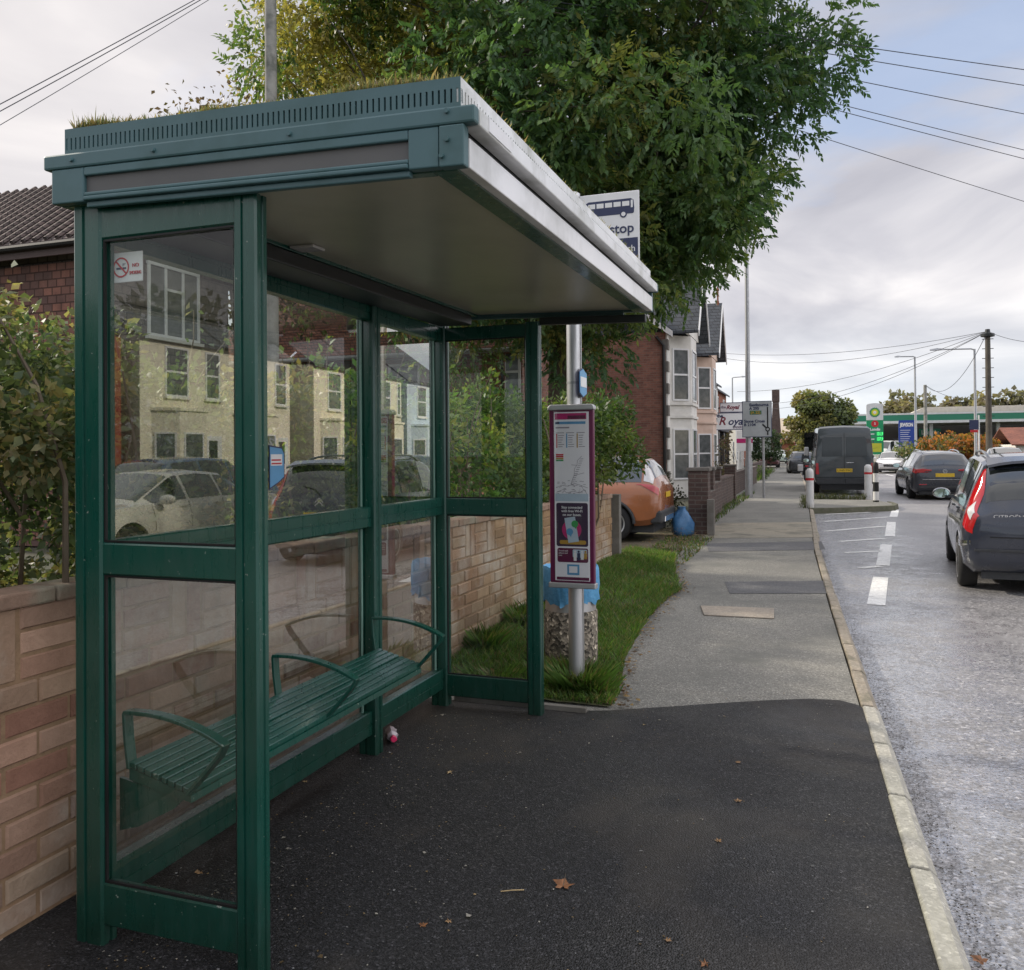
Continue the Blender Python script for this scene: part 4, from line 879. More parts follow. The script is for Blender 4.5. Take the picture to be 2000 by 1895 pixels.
# hedge: several shrubs along the back of the wall, each its own plant
def shrub(label, x, y, rx, ry, h, n, ln, wd, pals, z0=.5, name='hedge_shrub', whips=5, group='shrubs of the garden hedge'):
    t = thing(name, label, 'shrub', (x, y, 0), 0, group)
    mb = MB(); nst = 9; tips = []
    for i in range(nst):
        a = RNG.uniform(0, 6.28); r = RNG.random()**.5
        e = (x+rx*.75*r*cos(a), y+ry*.75*r*sin(a), h*RNG.uniform(.7, .98)); limb(mb, (x+rx*.3*cos(a), y+ry*.3*sin(a), 0), e, .018, .005, .1, 5, 5)
    for i in range(whips):
        a = RNG.uniform(0, 6.28); bx_, by_ = x+rx*.6*cos(a), y+ry*.8*sin(a); tp = (bx_+RNG.normal(0, .15), by_+RNG.normal(0, .15), h*RNG.uniform(.98, 1.09)); pts = limb(mb, (bx_, by_, h*.6), tp, .008, .003, .08, 5, 5); tips += [tuple(p) for p in pts[2:]]
    build('stem', mb, M['twig'], t, smooth=True)
    nc = int(70*rx*ry*h)+20; cen = []
    while len(cen) < nc:
        u = RNG.uniform(-1, 1, 3); q = abs(u[0])**2.6+abs(u[1])**3+max(0, u[2])**3
        if q > 1 or (q < .22 and u[2] > -.6): continue
        cen.append((x+rx*u[0], y+ry*u[1], z0+(h-z0)*(u[2]*.5+.5)+.1*sin(y*5+x*3)))
    cen = np.array(cen); tone = RNG.random(nc)
    ci = RNG.integers(0, nc, n); o = RNG.normal(size=(n, 3)); o *= (RNG.random(n)**.4/np.linalg.norm(o, axis=1))[:, None]
    P = cen[ci]+o*np.array([.17, .2, .18])
    if tips:
        k = len(tips)*5; tp = np.array(tips)[RNG.integers(0, len(tips), k)]; P = np.concatenate([P, tp+RNG.normal(0, .03, (k, 3))]); ci = np.concatenate([ci, RNG.integers(0, nc, k)]); o = np.concatenate([o, RNG.normal(size=(k, 3))])
    if x < -2.4 and y < 10.3:
        kk = ~((P[:, 0] > -2.46) & (P[:, 2] < 1.12)); P, ci, o = P[kk], ci[kk], o[kk]
    m_ = len(P); D = o+RNG.normal(size=(m_, 3))*.6+np.array([.25, 0, -.05]); D /= np.linalg.norm(D, axis=1)[:, None]
    LL = ln*RNG.uniform(.55, 1.3, m_); V, F = leaf_quads(P, D, RNG.normal(size=(m_, 3))+np.array([.4, 0, 1]), LL, LL*wd)
    pa = np.array(pals); a0 = np.clip(tone[ci]*(len(pa)-1)+RNG.normal(0, .5, m_), 0, len(pa)-1.001); lo = a0.astype(int); fr = (a0-lo)[:, None]
    cols = (pa[lo]*(1-fr)+pa[lo+1]*fr)*RNG.uniform(.7, 1.3, (m_, 1)); np_mesh('foliage', V, F, LEAF, t, cols)
HG = [(.065, .1, .05), (.09, .13, .062), (.125, .165, .08), (.18, .2, .1), (.28, .23, .11)]
HG2 = [(.04, .09, .022), (.06, .13, .03), (.09, .17, .04), (.15, .21, .05), (.22, .23, .065)]
HG3 = [(.045, .085, .026), (.066, .115, .032), (.1, .15, .042), (.16, .2, .06)]
shrub('grey green rambling shrub at the left edge above the wall', -2.95, .9, .52, .95, 2.0, 20000, .05, .3, HG, .85, whips=9)
shrub('grey green rambling shrub just left of the shelter near corner post', -2.93, 2.45, .52, .85, 2.05, 34000, .043, .3, HG, .85, whips=12)
shrub('mixed leafy shrub seen through the near upper pane', -2.98, 3.8, .5, .75, 1.95, 13000, .048, .3, HG, .7, whips=7)
shrub('yellow green climbing shrub seen through the middle back pane', -3.0, 5.2, .5, .75, 2.05, 8000, .06, .32, HG2, .7, whips=8)
shrub('bramble shrub seen through the third back pane', -3.0, 6.6, .5, .8, 1.95, 8000, .06, .28, HG2, .7, whips=6)
shrub('dense bright green shrub seen through the far end panel', -3.05, 8.1, .55, .85, 2.1, 11000, .065, .25, HG3, .65, whips=6)
shrub('dense green shrub at the wall end behind the timetable case', -2.66, 9.5, .74, .75, 1.98, 15000, .07, .22, HG3, .75, whips=5)
shrub('dark clipped hedge behind the orange car', -4.2, 15.9, 2.0, .5, 1.22, 9000, .05, .35, [(.025, .03, .016), (.04, .045, .02), (.055, .05, .025)], .05, 'clipped_hedge', 0, None)
# grass verge between wall and pavement
vp = [(-2.31, 4.76), (-1.1, 4.72), (-1.12, 5.0), (-1.27, 5.9), (-1.36, 7.2), (-1.36, 8.3), (-1.31, 8.95), (-1.45, 9.5), (-1.62, 10.4), (-1.7, 11.1), (-2.31, 11.2)]
def vz(x, y):
    e = max(0, min(1, (-1.25-x)/.9)); return .008+e*max(0, min(.16, .06*(y-4.5)))
nx, ny = 12, 40; mb = MB(); g = []
def vright(y): return interp([(p[0], p[1]) for p in vp[1:10]], min(max(y, 4.73), 11.05))
for j in range(ny+1):
    y = 4.74+(11.2-4.74)*j/ny; xr = vright(y)
    for i in range(nx+1):
        x = -2.31+(xr+2.31)*i/nx; g.append((x, y, vz(x, y)+RNG.uniform(0, .008)))
mb.add(g, [(j*(nx+1)+i, j*(nx+1)+i+1, (j+1)*(nx+1)+i+1, (j+1)*(nx+1)+i) for j in range(ny) for i in range(nx)])
struct(build('verge', mb, M['soil'], smooth=True))
V = []; Fc = []; Cc = []
GR = [(.085, .17, .034), (.105, .2, .038), (.135, .23, .045), (.075, .135, .03), (.22, .2, .085)]
for i in range(46000):
    y = 4.76+6.3*RNG.random()**1.25; xr = vright(y); x = RNG.uniform(-2.3, xr+.02)
    if RNG.random() < .12 and x > xr-.12: continue
    tuft = .6+.4*sin(x*7+y*3)*sin(y*5-x*2)
    h = RNG.uniform(.03, .075)*(.65+.6*tuft)
    if sin(x*3.1+1.7*y)*sin(y*2.3-1.1*x+.6) > .62 and RNG.random() < .7: continue
    c = GR[int(RNG.integers(5))]; k = RNG.uniform(.65, 1.25)*(.75+.4*tuft)
    blade(x, y, vz(x, y), h, RNG.uniform(.0018, .0038), h*RNG.uniform(.2, .9), RNG.uniform(0, 6.28), tuple(q*k for q in c))
# long tufts round the bus stop pole and at the shelter corner
for cx_, cy_, rr_, nn, hh in ((bx+.02, by-.03, .13, 900, .17), (bx+.12, by-.08, .1, 500, .12), (-2.2, 5.6, .12, 500, .16), (-1.9, 5.0, .15, 500, .1), (-1.72, 5.75, .1, 300, .12), (-2.2, 6.4, .2, 500, .14)):
    for i in range(nn):
        a = RNG.uniform(0, 6.28); r = rr_*RNG.random()**.6; x, y = cx_+r*cos(a), cy_+r*sin(a)*.8; h = hh*RNG.uniform(.4, 1.1); c = GR[int(RNG.integers(5))]; k = RNG.uniform(.6, 1.1)
        blade(x, y, vz(x, y), h, RNG.uniform(.002, .004), h*RNG.uniform(.3, 1.1), a+RNG.normal(0, .6), tuple(q*k for q in c))
o = np_mesh('verge_grass', V, np.array(Fc), LEAF, None, Cc); o['kind'] = 'stuff'; o['label'] = 'green grass on the verge between the brick wall and the pavement'; o['category'] = 'grass'
# rough growth elsewhere: drive edge, foot of the far walls, kerb of the build-out
DUL = [(.07, .09, .035), (.1, .1, .045), (.06, .075, .03)]
V = []; Fc = []; Cc = []
def scatter(n, fx, hmin, hmax, pal=GR):
    for i in range(n):
        x, y, z = fx(); h = RNG.uniform(hmin, hmax); c = pal[int(RNG.integers(len(pal)))]; k = RNG.uniform(.5, 1.1)
        blade(x, y, z, h, RNG.uniform(.004, .01), h*RNG.uniform(.2, .8), RNG.uniform(0, 6.28), tuple(q*k for q in c))
scatter(1500, lambda: (RNG.uniform(-2.3, -1.55), RNG.uniform(10.9, 14.4)+RNG.normal(0, .2), .01), .02, .07, GR+[(.14, .1, .05)])
scatter(1000, lambda: (RNG.uniform(-2.2, -1.85), RNG.uniform(17.5, 30), .01), .03, .14, GR+DUL)
DUL = [(.07, .09, .035), (.1, .1, .045), (.06, .075, .03)]
scatter(260, lambda: (-.2+RNG.normal(0, .06), RNG.uniform(22.3, 27), .01), .03, .2, DUL)
scatter(420, lambda: (RNG.uniform(0, 1.4), 26.5+RNG.normal(0, .06), .01), .05, .22, DUL)
scatter(800, lambda: (RNG.uniform(-2.9, -2.4), RNG.uniform(33, 60), .01), .06, .4)
o = np_mesh('weeds', V, np.array(Fc), LEAF, None, Cc); o['kind'] = 'stuff'; o['label'] = 'rough weeds along wall feet and the build-out kerb'; o['category'] = 'weeds'
# brown leaf litter drifted along the verge edge and drive
V = []; Fc = []; Cc = []
for i in range(1500):
    if RNG.random() < .6: y = RNG.uniform(4.75, 10.8); x = vright(y)+RNG.normal(.02, .06)
    else: x, y = RNG.uniform(-2.3, -1.5), RNG.uniform(10.8, 14.5)
    s = RNG.uniform(.008, .022); a = RNG.uniform(0, 6.28); b = len(V); z = vz(x, y)+.006
    V += [(x+s*cos(a+k*1.57)*(1 if k % 2 else .6), y+s*sin(a+k*1.57)*(1 if k % 2 else .6), z+RNG.uniform(0, s*.7)) for k in range(4)]; Fc.append((b, b+1, b+2, b+3))
    c = [(.2, .12, .05), (.13, .08, .04), (.3, .2, .08), (.09, .06, .04)][int(RNG.integers(4))]; Cc.append(c)
o = np_mesh('leaf_litter', V, np.array(Fc), LEAFD, None, Cc); o['kind'] = 'stuff'; o['label'] = 'brown leaf litter along the grass edge and dirt drive'; o['category'] = 'leaf litter'
# timber edging under the far panel
tag(build('timber_edging', MB().box((-1.99, 4.60, .0), (-1.2, 4.635, .03), None, None), M['wood']), 'thin weathered timber edging strip at the foot of the far end panel', 'edging')
# ------------------------------------------------------------------ buildings
M['redbrick'] = brick('red brick wall', (.36, .16, .115), (.23, .105, .08), (.28, .2, .16), .22, .075, .008, .9, .3)
M['oldbrick'] = brick('old dark brick', (.13, .085, .07), (.09, .06, .055), (.16, .14, .12), .22, .075, .009, .92, .4)
M['redbrick2'] = brick('orange brick', (.42, .13, .06), (.32, .1, .05), (.25, .2, .16), .22, .075, .008, .9, .3)
M['tilehung'] = tiles('hung clay tiles', (.3, .13, .09), (.12, .07, .06), .14, width=.2)
M['darktile'] = tiles('dark hung tiles', (.15, .115, .1), (.11, .085, .075), .16, width=.22)
M['rooftile'] = tiles('weathered roof tiles', (.15, .11, .1), (.1, .075, .07), .1, width=.24, bump=1.)
M['redroof'] = tiles('red roof tiles', (.36, .13, .08), (.26, .09, .06), .09, width=.2, bump=1.)
M['slate'] = tiles('slate roof', (.105, .115, .13), (.075, .085, .1), .14, width=.3, bump=.6)
M['cream'] = surf('cream render', (.86, .8, .65), (.8, .74, .6), 1.5, .9, bump=.1, bscale=60, dirt=(.7, .64, .5), dirt_scale=1.2)
M['whiterender'] = surf('white render', (.8, .78, .73), (.72, .7, .66), 1.2, .85, bump=.1, bscale=60, dirt=(.6, .58, .53), dirt_scale=1.5)
M['pinkrender'] = surf('pink render', (.7, .54, .45), (.64, .49, .4), 1.2, .85, bump=.1, bscale=60, dirt=(.55, .4, .32))
M['bluerender'] = surf('pale blue render', (.58, .66, .76), (.52, .6, .7), 1.2, .85, dirt=(.5, .55, .6))
M['redrender'] = surf('red painted wall', (.34, .07, .05), (.28, .06, .045), 2, .85)
M['quoin'] = surf('grey quoin stone', (.2, .185, .165), (.14, .13, .115), 7, .9, bump=.4)
M['lead'] = surf('lead flashing', (.16, .17, .16), (.12, .13, .12), 4, .6)
def window(root, c, w, h, axis, sgn, mats=('upvc', 'winglass'), bars='sash', fw=.06, proud=.03):
    """frame with a recessed pane on a wall whose outward normal is sgn*axis; c = centre on the wall face"""
    def B(mb, u0, z0, u1, z1, d0, d1):
        if axis == 'x': mb.box((c[0]+sgn*d0, c[1]+u0, c[2]+z0), (c[0]+sgn*d1, c[1]+u1, c[2]+z1))
        else: mb.box((c[0]+u0, c[1]+sgn*d0, c[2]+z0), (c[0]+u1, c[1]+sgn*d1, c[2]+z1))
    a, b = w/2, h/2; mb = MB(); p = proud
    B(mb, -a, -b, -a+fw, b, -.02, p); B(mb, a-fw, -b, a, b, -.02, p); B(mb, -a+fw, b-fw, a-fw, b, -.02, p); B(mb, -a+fw, -b, a-fw, -b+fw, -.02, p)
    if bars == 'sash': B(mb, -a+fw, -.03, a-fw, .03, -.015, p-.008)
    elif bars == 'three':
        for u in (-w/6, w/6): B(mb, u-.03, -b+fw, u+.03, b-fw, -.015, p-.004)
        B(mb, -w/6+.03, b*.3, w/6-.03, b*.3+.05, -.015, p-.004)
    elif bars == 'two': B(mb, -.03, -b+fw, .03, b-fw, -.015, p-.004); 
    o = build('window', mb, M[mats[0]], root)
    mb = MB(); B(mb, -a+fw-.004, -b+fw-.004, a-fw+.004, b-fw+.004, .002, .008); build('pane', mb, M[mats[1]], o)
    mb = MB(); B(mb, -a-.05, -b-.06, a+.05, -b, -.01, p+.06); build('sill', mb, M['whiterender'] if mats[0] == 'upvc' else M['quoin'], o)
    return o
def gable_roof(root, x0, x1, y0, y1, ze, zr, ridge, mat, over=.3, th=.1, name='roof'):
    mb = MB()
    if ridge == 'y':
        xm = (x0+x1)/2; k = (zr-ze)/((x1-x0)/2)
        for xa, s in ((x0, -1), (x1, 1)):
            e = xa+s*over; zE = ze-over*k
            mb.loft([[(e, y, zE), (xm, y, zr), (xm, y, zr+th), (e, y, zE+th)] for y in (y0-over, y1+over)])
    else:
        ym = (y0+y1)/2; k = (zr-ze)/((y1-y0)/2)
        for ya, s in ((y0, -1), (y1, 1)):
            e = ya+s*over; zE = ze-over*k
            mb.loft([[(x, e, zE), (x, ym, zr), (x, ym, zr+th), (x, e, zE+th)] for x in (x0-over, x1+over)])
    return build(name, mb, mat, root)
def shell_gable(x0, x1, y0, y1, z, zr, ridge):
    """wall shell with gable ends"""
    mb = MB()
    if ridge == 'y':
        xm = (x0+x1)/2; mb.loft([[(x0, y, -.1), (x1, y, -.1), (x1, y, z), (xm, y, zr), (x0, y, z)] for y in (y0, y1)])
    else:
        ym = (y0+y1)/2; mb.loft([[(x, y0, -.1), (x, y1, -.1), (x, y1, z), (x, ym, zr), (x, y0, z)] for x in (x0, x1)])
    return mb
def chimney(roof, x, y, z0, z1, w=.5, mat='redbrick'):
    mb = MB().box((x-w/2, y-w*.7, z0), (x+w/2, y+w*.7, z1)).box((x-w/2-.05, y-w*.7-.05, z1), (x+w/2+.05, y+w*.7+.05, z1+.12)); c = build('chimney', mb, M[mat], roof)
    for k in (-1, 0, 1): build('chimney_pot', MB().lathe([(.1, 0), (.085, .35), (.1, .4)], 12, (x, y+k*w*.42, z1+.12)), M['redbrick2'], roof, smooth=True)
def bay(root, xf, yc, w, d, z0, z1, s, mat, wz, name='bay'):
    """canted bay projecting s*d from a facade at x = xf, with a window on each of its three faces"""
    a, b = w/2, w*.28
    pl = [(xf, yc-a), (xf+s*d, yc-b), (xf+s*d, yc+b), (xf, yc+a)]
    if s < 0: pl = pl[::-1]
    o = build(name, MB().prism(pl, z0, z1), mat, root)
    for zc, h in wz:
        window_on(root, (xf, yc-a), (xf+s*d, yc-b), zc, h, .78); window_on(root, (xf+s*d, yc-b), (xf+s*d, yc+b), zc, h, .72); window_on(root, (xf+s*d, yc+b), (xf, yc+a), zc, h, .78)
    return o
def window_on(root, p, q, zc, h, frac, mats=('upvc', 'curtain')):
    """window on an arbitrary vertical face p->q"""
    p, q = Vector((p[0], p[1], 0)), Vector((q[0], q[1], 0)); u = (q-p); ln = u.length; u /= ln; n = Vector((u.y, -u.x, 0)); c = (p+q)/2; rc = world_loc(root)
    if (c-Vector((rc.x, rc.y, 0))).dot(n) < 0: n = -n
    w = ln*frac; fw = .055
    def B(mb, u0, z0, u1, z1, d0, d1):
        pts = [c+u*a+n*b for a, b in ((u0, d0), (u1, d0), (u1, d1), (u0, d1))]; mb.loft([[(v.x, v.y, zc+z0) for v in pts], [(v.x, v.y, zc+z1) for v in pts]])
    mb = MB(); a, b = w/2, h/2
    B(mb, -a, -b, -a+fw, b, -.02, .035); B(mb, a-fw, -b, a, b, -.02, .035); B(mb, -a+fw, b-fw, a-fw, b, -.02, .035); B(mb, -a+fw, -b, a-fw, -b+fw, -.02, .035); B(mb, -a+fw, -.03, a-fw, .03, -.02, .028)
    o = build('window', mb, M[mats[0]], root); mb = MB(); B(mb, -a+fw-.004, -b+fw-.004, a-fw+.004, b-fw+.004, .002, .008); build('pane', mb, M[mats[1]], o)
    return o
# --- house behind the hedge on the left: tile-hung with a dark roof
h1 = thing('tile_hung_house', 'tile hung house with a white three light window behind the hedge at left', 'house', (-13, 13, 0))
hx = -11.5; hy0 = at(170, 480, 11.2).y
c_ = at(172, 480, 11.2); hx = c_.x; ze1 = c_.z
y1_ = atx(446, 600, hx).y
build('wall', MB().box((hx-7, 11.2, -.1), (hx, y1_, ze1-.02)), M['darktile'], h1)
build('side_wall', MB().box((hx-7.01, 11.15, -.1), (hx-.06, 11.198, ze1-.25)), M['tilehung'], h1)
mb = MB(); mb.loft([[(x, 10.85, ze1-.05), (x, 13.1, ze1+1.75), (x, 13.1, ze1+1.87), (x, 10.85, ze1+.06)] for x in (hx-7.3, hx+.25)]); mb.loft([[(x, y1_+.3, ze1-.05), (x, 13.1, ze1+1.75), (x, 13.1, ze1+1.87), (x, y1_+.3, ze1+.06)] for x in (hx-7.3, hx+.25)])
rf = build('roof', mb, M['rooftile'], h1)
mb = MB(); 
for i in range(30): mb.tube([(hx-7.3+i*.25, 10.84, ze1+.08), (hx-7.3+i*.25, 13.1, ze1+1.89)], .045, 6)
build('tile_rolls', mb, M['rooftile'], rf, smooth=True)
build('gutter', MB().tube([(hx-7.3, 10.8, ze1-.03), (hx+.2, 10.8, ze1-.03)], .055, 8), M['black'], h1, smooth=True)
build('fascia', MB().box((hx-7.3, 10.86, ze1-.2), (hx+.2, 10.9, ze1-.06)), flat('brown fascia', (.08, .05, .045), .6), h1)
build('gable_infill', MB().prism([(11.25, ze1-.03), (y1_-.02, ze1-.03), (13.1, ze1+1.7)], hx-.2, hx-.03, 'x'), M['darktile'], h1)
wa, wb = atx(287, 508, hx), atx(388, 546, hx); wz1 = wa.z; wz0 = atx(287, 655, hx).z
window(h1, (hx, (wa.y+wb.y)/2, (wz0+wz1)/2), wb.y-wa.y, wz1-wz0, 'x', 1, ('upvc', 'curtain'), 'three')
# --- house with the red tiled roof behind the shelter
Yb = 20.; pr = at(1020, 668, Yb); h2 = thing('red_roofed_house', 'brick house with a red tiled roof seen over the far end of the shelter', 'house', (pr.x-4, Yb+2.5, 0)); x1 = pr.x; x0 = x1-9.0
build('wall', MB().box((x0, Yb, -.1), (x1, Yb+5, pr.z)), M['redbrick'], h2)
build('brick_pier', MB().box((at(970, 700, Yb).x, Yb-.06, -.1), (at(987, 700, Yb).x, Yb, pr.z-.02)), M['redbrick2'], h2)
rf = gable_roof(h2, x0, x1, Yb, Yb+5, pr.z, pr.z+2.6, 'x', M['redroof'])
chimney(rf, x0+3, Yb+2.5, pr.z+2, pr.z+3.7)
build('gutter', MB().tube([(x0-.3, Yb-.36, pr.z-.22), (x1+.3, Yb-.36, pr.z-.22)], .06, 8), flat('grey gutter', (.3, .3, .3), .5), h2, smooth=True)
build('drainpipe', MB().tube([(at(996, 700, Yb).x-.16, Yb-.3, pr.z-.24), (at(990, 700, Yb).x-.1, Yb-.08, pr.z-.55), (at(990, 700, Yb).x-.1, Yb-.08, 0)], .035, 8), M['black'], h2, smooth=True)
wa, wb = at(988, 678, Yb), at(1013, 775, Yb); window(h2, ((wa.x+wb.x)/2, Yb, (wa.z+wb.z)/2), wb.x-wa.x+.12, wa.z-wb.z+.3, 'y', -1, ('upvc', 'curtain'))
wa, wb = at(760, 700, Yb), at(820, 790, Yb); window(h2, ((wa.x+wb.x)/2, Yb, (wa.z+wb.z)/2-.1), .9, 1.1, 'y', -1, ('upvc', 'winglass'))
# --- the pair with bay fronts beyond the drive
def bayhouse(name, label, xf, y0, y1, mat, sidemat, ze, s, depth, roofmat, gable=True, quoins=False, z1f=(3.95, 1.5), zgf=(1.35, 1.55), yc=None, bayw=None, band=True, door=True):
    t = thing(name, label, 'house', (xf-s*depth*.5, (y0+y1)/2, 0)); xb = xf-s*depth
    ym = (y0+y1)/2; xa, xz = min(xf, xb), max(xf, xb)
    build('wall', shell_gable(xa, xz, y0, y1, ze, ze+.02, 'y') if not sidemat else MB().box((xa, y0+.002, -.1), (xz, y1-.002, ze)), M[sidemat or mat], t)
    if sidemat:
        build('front_wall', MB().box((xf, y0, -.1), (xf+s*.05, y1, ze)), M[mat], t)
    bw = bayw or (y1-y0)*.55; bc = yc or (y0+(y1-y0)*.36)
    xs = xf+s*.05 if sidemat else xf
    d = .62
    full = gable
    bay(t, xs, bc, bw, d, -.1, ze-.05 if full else 2.75, s, M[mat], [z for z in ((zgf,) if not full else (zgf, z1f))])
    if band:
        for zb_ in ((2.55, 2.98) if full else (2.75,)):
            a_, b_ = bw/2, bw*.28; pl = [(xs, bc-a_-.06), (xs+s*(d+.05), bc-b_-.04), (xs+s*(d+.05), bc+b_+.04), (xs, bc+a_+.06)]
            if s < 0: pl = pl[::-1]
            build('band_course', MB().prism(pl, zb_, zb_+.09), M[mat], t)
    rf = gable_roof(t, xa, xz, y0, y1, ze, ze+depth*.36, 'y', roofmat, .12)
    if full:   # gabled roof over the bay
        k = MB(); w_ = bw/2+.25; zr = ze+w_*1.5; xo = xs+s*(d+.35); xi = xf-s*depth*.42
        for sg in (-1, 1):
            k.loft([[(x, bc+sg*w_, ze-.05), (x, bc, zr), (x, bc, zr+.09), (x, bc+sg*w_, ze+.06)] for x in (xi, xo)])
        build('gable_roof', k, roofmat, rf)
        build('gable_face', MB().prism([(bc-w_+.08, ze-.02), (bc+w_-.08, ze-.02), (bc, zr-.1)], min(xs+s*(d-.1), xs+s*d), max(xs+s*(d-.1), xs+s*d), 'x'), M[mat], t)
        for sg in (-1, 1):
            build('bargeboard', MB().loft([[(x, bc+sg*(w_+.03), ze-.16), (x, bc+sg*.0, zr-.07), (x, bc+sg*.0, zr+.1), (x, bc+sg*(w_+.03), ze+.04)] for x in (xo+s*.002, xo+s*.04)]), M['upvc'], rf)
    chimney(rf, xf-s*depth*.5, y1-.2, ze+depth*.3, ze+depth*.36+1.2)
    # first floor and door openings beside the bay
    yd = bc+bw/2+(y1-bc-bw/2)*.5; wdt = min(.8, (y1-bc-bw/2)*.6)
    if not full: window(t, (xs, bc, z1f[0]), 1.0, z1f[1], 'x', s, ('upvc', 'curtain'))
    window(t, (xs, yd, z1f[0]), wdt, z1f[1], 'x', s, ('upvc', 'curtain'))
    if door:
        dd = build('door', MB().box((xs-s*.02, yd-.42, 0), (xs+s*.03, yd+.42, 2.05)), M['upvc'], t); build('door_glass', MB().box((xs+s*.03, yd-.2, 1.1), (xs+s*.036, yd+.2, 1.9)), M['winglass'], dd)
    if quoins:
        for k in range(7):
            z = .45+k*.72; build('quoin', MB().box((xf-.12, y0-.02, z), (xs+s*.02, y0+.3, z+.34)), M['quoin'], t)
    return t, rf
XH = -4.5
t3, r3 = bayhouse('bay_fronted_house', 'white bay fronted half of a brick gabled pair beyond the dirt drive', XH, 28, 33.2, 'whiterender', 'redbrick', 5.35, 1, 8, M['slate'], quoins=True, yc=29.75, bayw=2.5, zgf=(1.35, 1.7), z1f=(4.0, 1.75))
t4, r4 = bayhouse('bay_fronted_house', 'pink bay fronted half of the gabled pair next to the white half', XH, 33.2, 38.4, 'pinkrender', 'redbrick', 5.3, 1, 8, M['slate'], yc=36.2, bayw=2.4, zgf=(1.35, 1.6), z1f=(4.0, 1.7))
# white barge and finial details facing the street
for rr_, yc in ((r3, 29.75), (r4, 36.2)):
    X_ = XH+.85; zf = 5.3+(1.25+.25)*1.5
    build('finial', MB().lathe([(.07, -.1), (.05, .1), (.035, .12), (.035, .5), (.07, .55), (.0, .75)], 10, (X_, yc, zf)).box((X_-.03, yc-.18, zf+.32), (X_+.03, yc+.18, zf+.39)), M['redbrick2'], rr_)
build('downpipe', MB().tube([(XH-.3, 27.93, 5.2), (XH-.06, 27.93, 4.9), (XH-.06, 27.93, 0)], .05, 8), M['black'], t3, smooth=True)
mb = MB()
for sg in (0,): mb.loft([[(XH-4.0, y, 5.35+8*.36), (XH+.25, y, 5.15), (XH+.25, y, 5.35), (XH-4.0, y, 5.35+8*.36+.22)] for y in (27.82, 27.87)])
build('verge_board', mb, M['upvc'], r3)
# --- more terraces beyond
def simple_house(label, x0, x1, y0, y1, ze, zr, mat, roofmat, facade='x', s=1, cols=2, name='terrace_house', grp=None):
    t = thing(name, label, 'house', ((x0+x1)/2, (y0+y1)/2, 0), 0, grp)
    build('wall', shell_gable(x0, x1, y0, y1, ze, zr if facade != 'x' else ze+.01, 'x' if facade != 'x' else 'y'), M[mat], t)
    rf = gable_roof(t, x0, x1, y0, y1, ze, zr, 'y', roofmat, .2); chimney(rf, (x0+x1)/2, y1-.3, zr-.5, zr+.9, .5)
    xf = x1 if s > 0 else x0
    for k in range(cols):
        y = y0+(k+.5)*(y1-y0)/cols
        window(t, (xf, y, 3.9), .9, 1.3, 'x', s); window(t, (xf, y, 1.4), .9, 1.4, 'x', s)
    return t
simple_house('white rendered terrace house just past the pink house', -11, -4.9, 43, 48, 5.0, 6.6, 'whiterender', M['slate'])
th = simple_house('terrace house with dark shopfront under the restaurant boards', -11.5, -5.1, 48.05, 55, 4.9, 6.7, 'redbrick2', M['slate'])
simple_house('cream cottage past the restaurant', -11.5, -5.2, 55.05, 63, 4.2, 5.9, 'cream', M['redroof'])
simple_house('low white house far along the left pavement', -12, -5.6, 64, 74, 3.9, 5.6, 'whiterender', M['slate'], cols=3)
simple_house('brick house farthest along the left pavement', -13, -6.4, 84, 96, 4.2, 6.0, 'redbrick2', M['redroof'], cols=3)
sf = build('shopfront', MB().box((-5.1, 48.3, 2.55), (-4.75, 54.6, 3.0)).box((-5.1, 48.3, 0), (-4.9, 48.6, 2.55)).box((-5.1, 51.2, 0), (-4.9, 51.5, 2.55)).box((-5.1, 54.3, 0), (-4.9, 54.6, 2.55)), flat('dark shopfront', (.03, .025, .03), .4), th)
build('shop_window', MB().box((-5.08, 48.6, .5), (-5.02, 51.2, 2.5)).box((-5.08, 51.5, .1), (-5.02, 54.3, 2.5)), M['winglass'], sf)
def board(name, label, q0, q1, Y, rows, under=None, group=None):
    a, b = at(q0[0], q0[1], Y), at(q1[0], q1[1], Y); t = thing(name, label, 'shop sign', (a.x, Y, b.z), 0, group)
    build('board', MB().box((a.x, Y, b.z), (b.x, Y+.12, a.z)), M['signwhite'], t)
    fr = .035; mb = MB().box((a.x-fr, Y-.01, a.z), (b.x+fr, Y+.13, a.z+fr)).box((a.x-fr, Y-.01, b.z-fr), (b.x+fr, Y+.13, b.z)).box((a.x-fr, Y-.01, b.z), (a.x, Y+.13, a.z)).box((b.x, Y-.01, b.z), (b.x+fr, Y+.13, a.z)); build('frame', mb, M['navy'], t)
    w_, h_ = b.x-a.x, a.z-b.z
    for s, fx, fz, sz, sh_, mt in rows: text('lettering', s, sz*h_, (a.x+fx*w_, Y-.004, b.z+fz*h_), (1,0,0), (0,0,1), M[mt], t, shear=sh_, bold=.012)
    return t
board('shop_sign', 'large white restaurant board with maroon script, nearer and lower of the two', (1398, 808), (1478, 838), 47.0, [('the', .1, .84, .28, 0, 'navy'), ('R', .15, .5, .7, .3, 'maroon'), ('oyal', .5, .47, .62, .3, 'navy'), ('tandoori', .6, .14, .26, .4, 'maptext')]) if M.setdefault('maroon', flat('sign maroon', (.2, .02, .04), .5)) else None
board('shop_sign', 'smaller white restaurant board hanging above and behind the large one', (1407, 788), (1450, 804), 49.5, [('the', .14, .55, .4, 0, 'maptext'), ('Royal', .55, .5, .62, .3, 'maroon')])
for tt in [o for o in bpy.data.objects if o.name.startswith('shop_sign') and o.parent is None]:
    build('bracket', MB().box((-5.2, tt.location.y+.03, tt.location.z+.2), (tt.location.x, tt.location.y+.09, tt.location.z+.26)), M['dark'], tt)
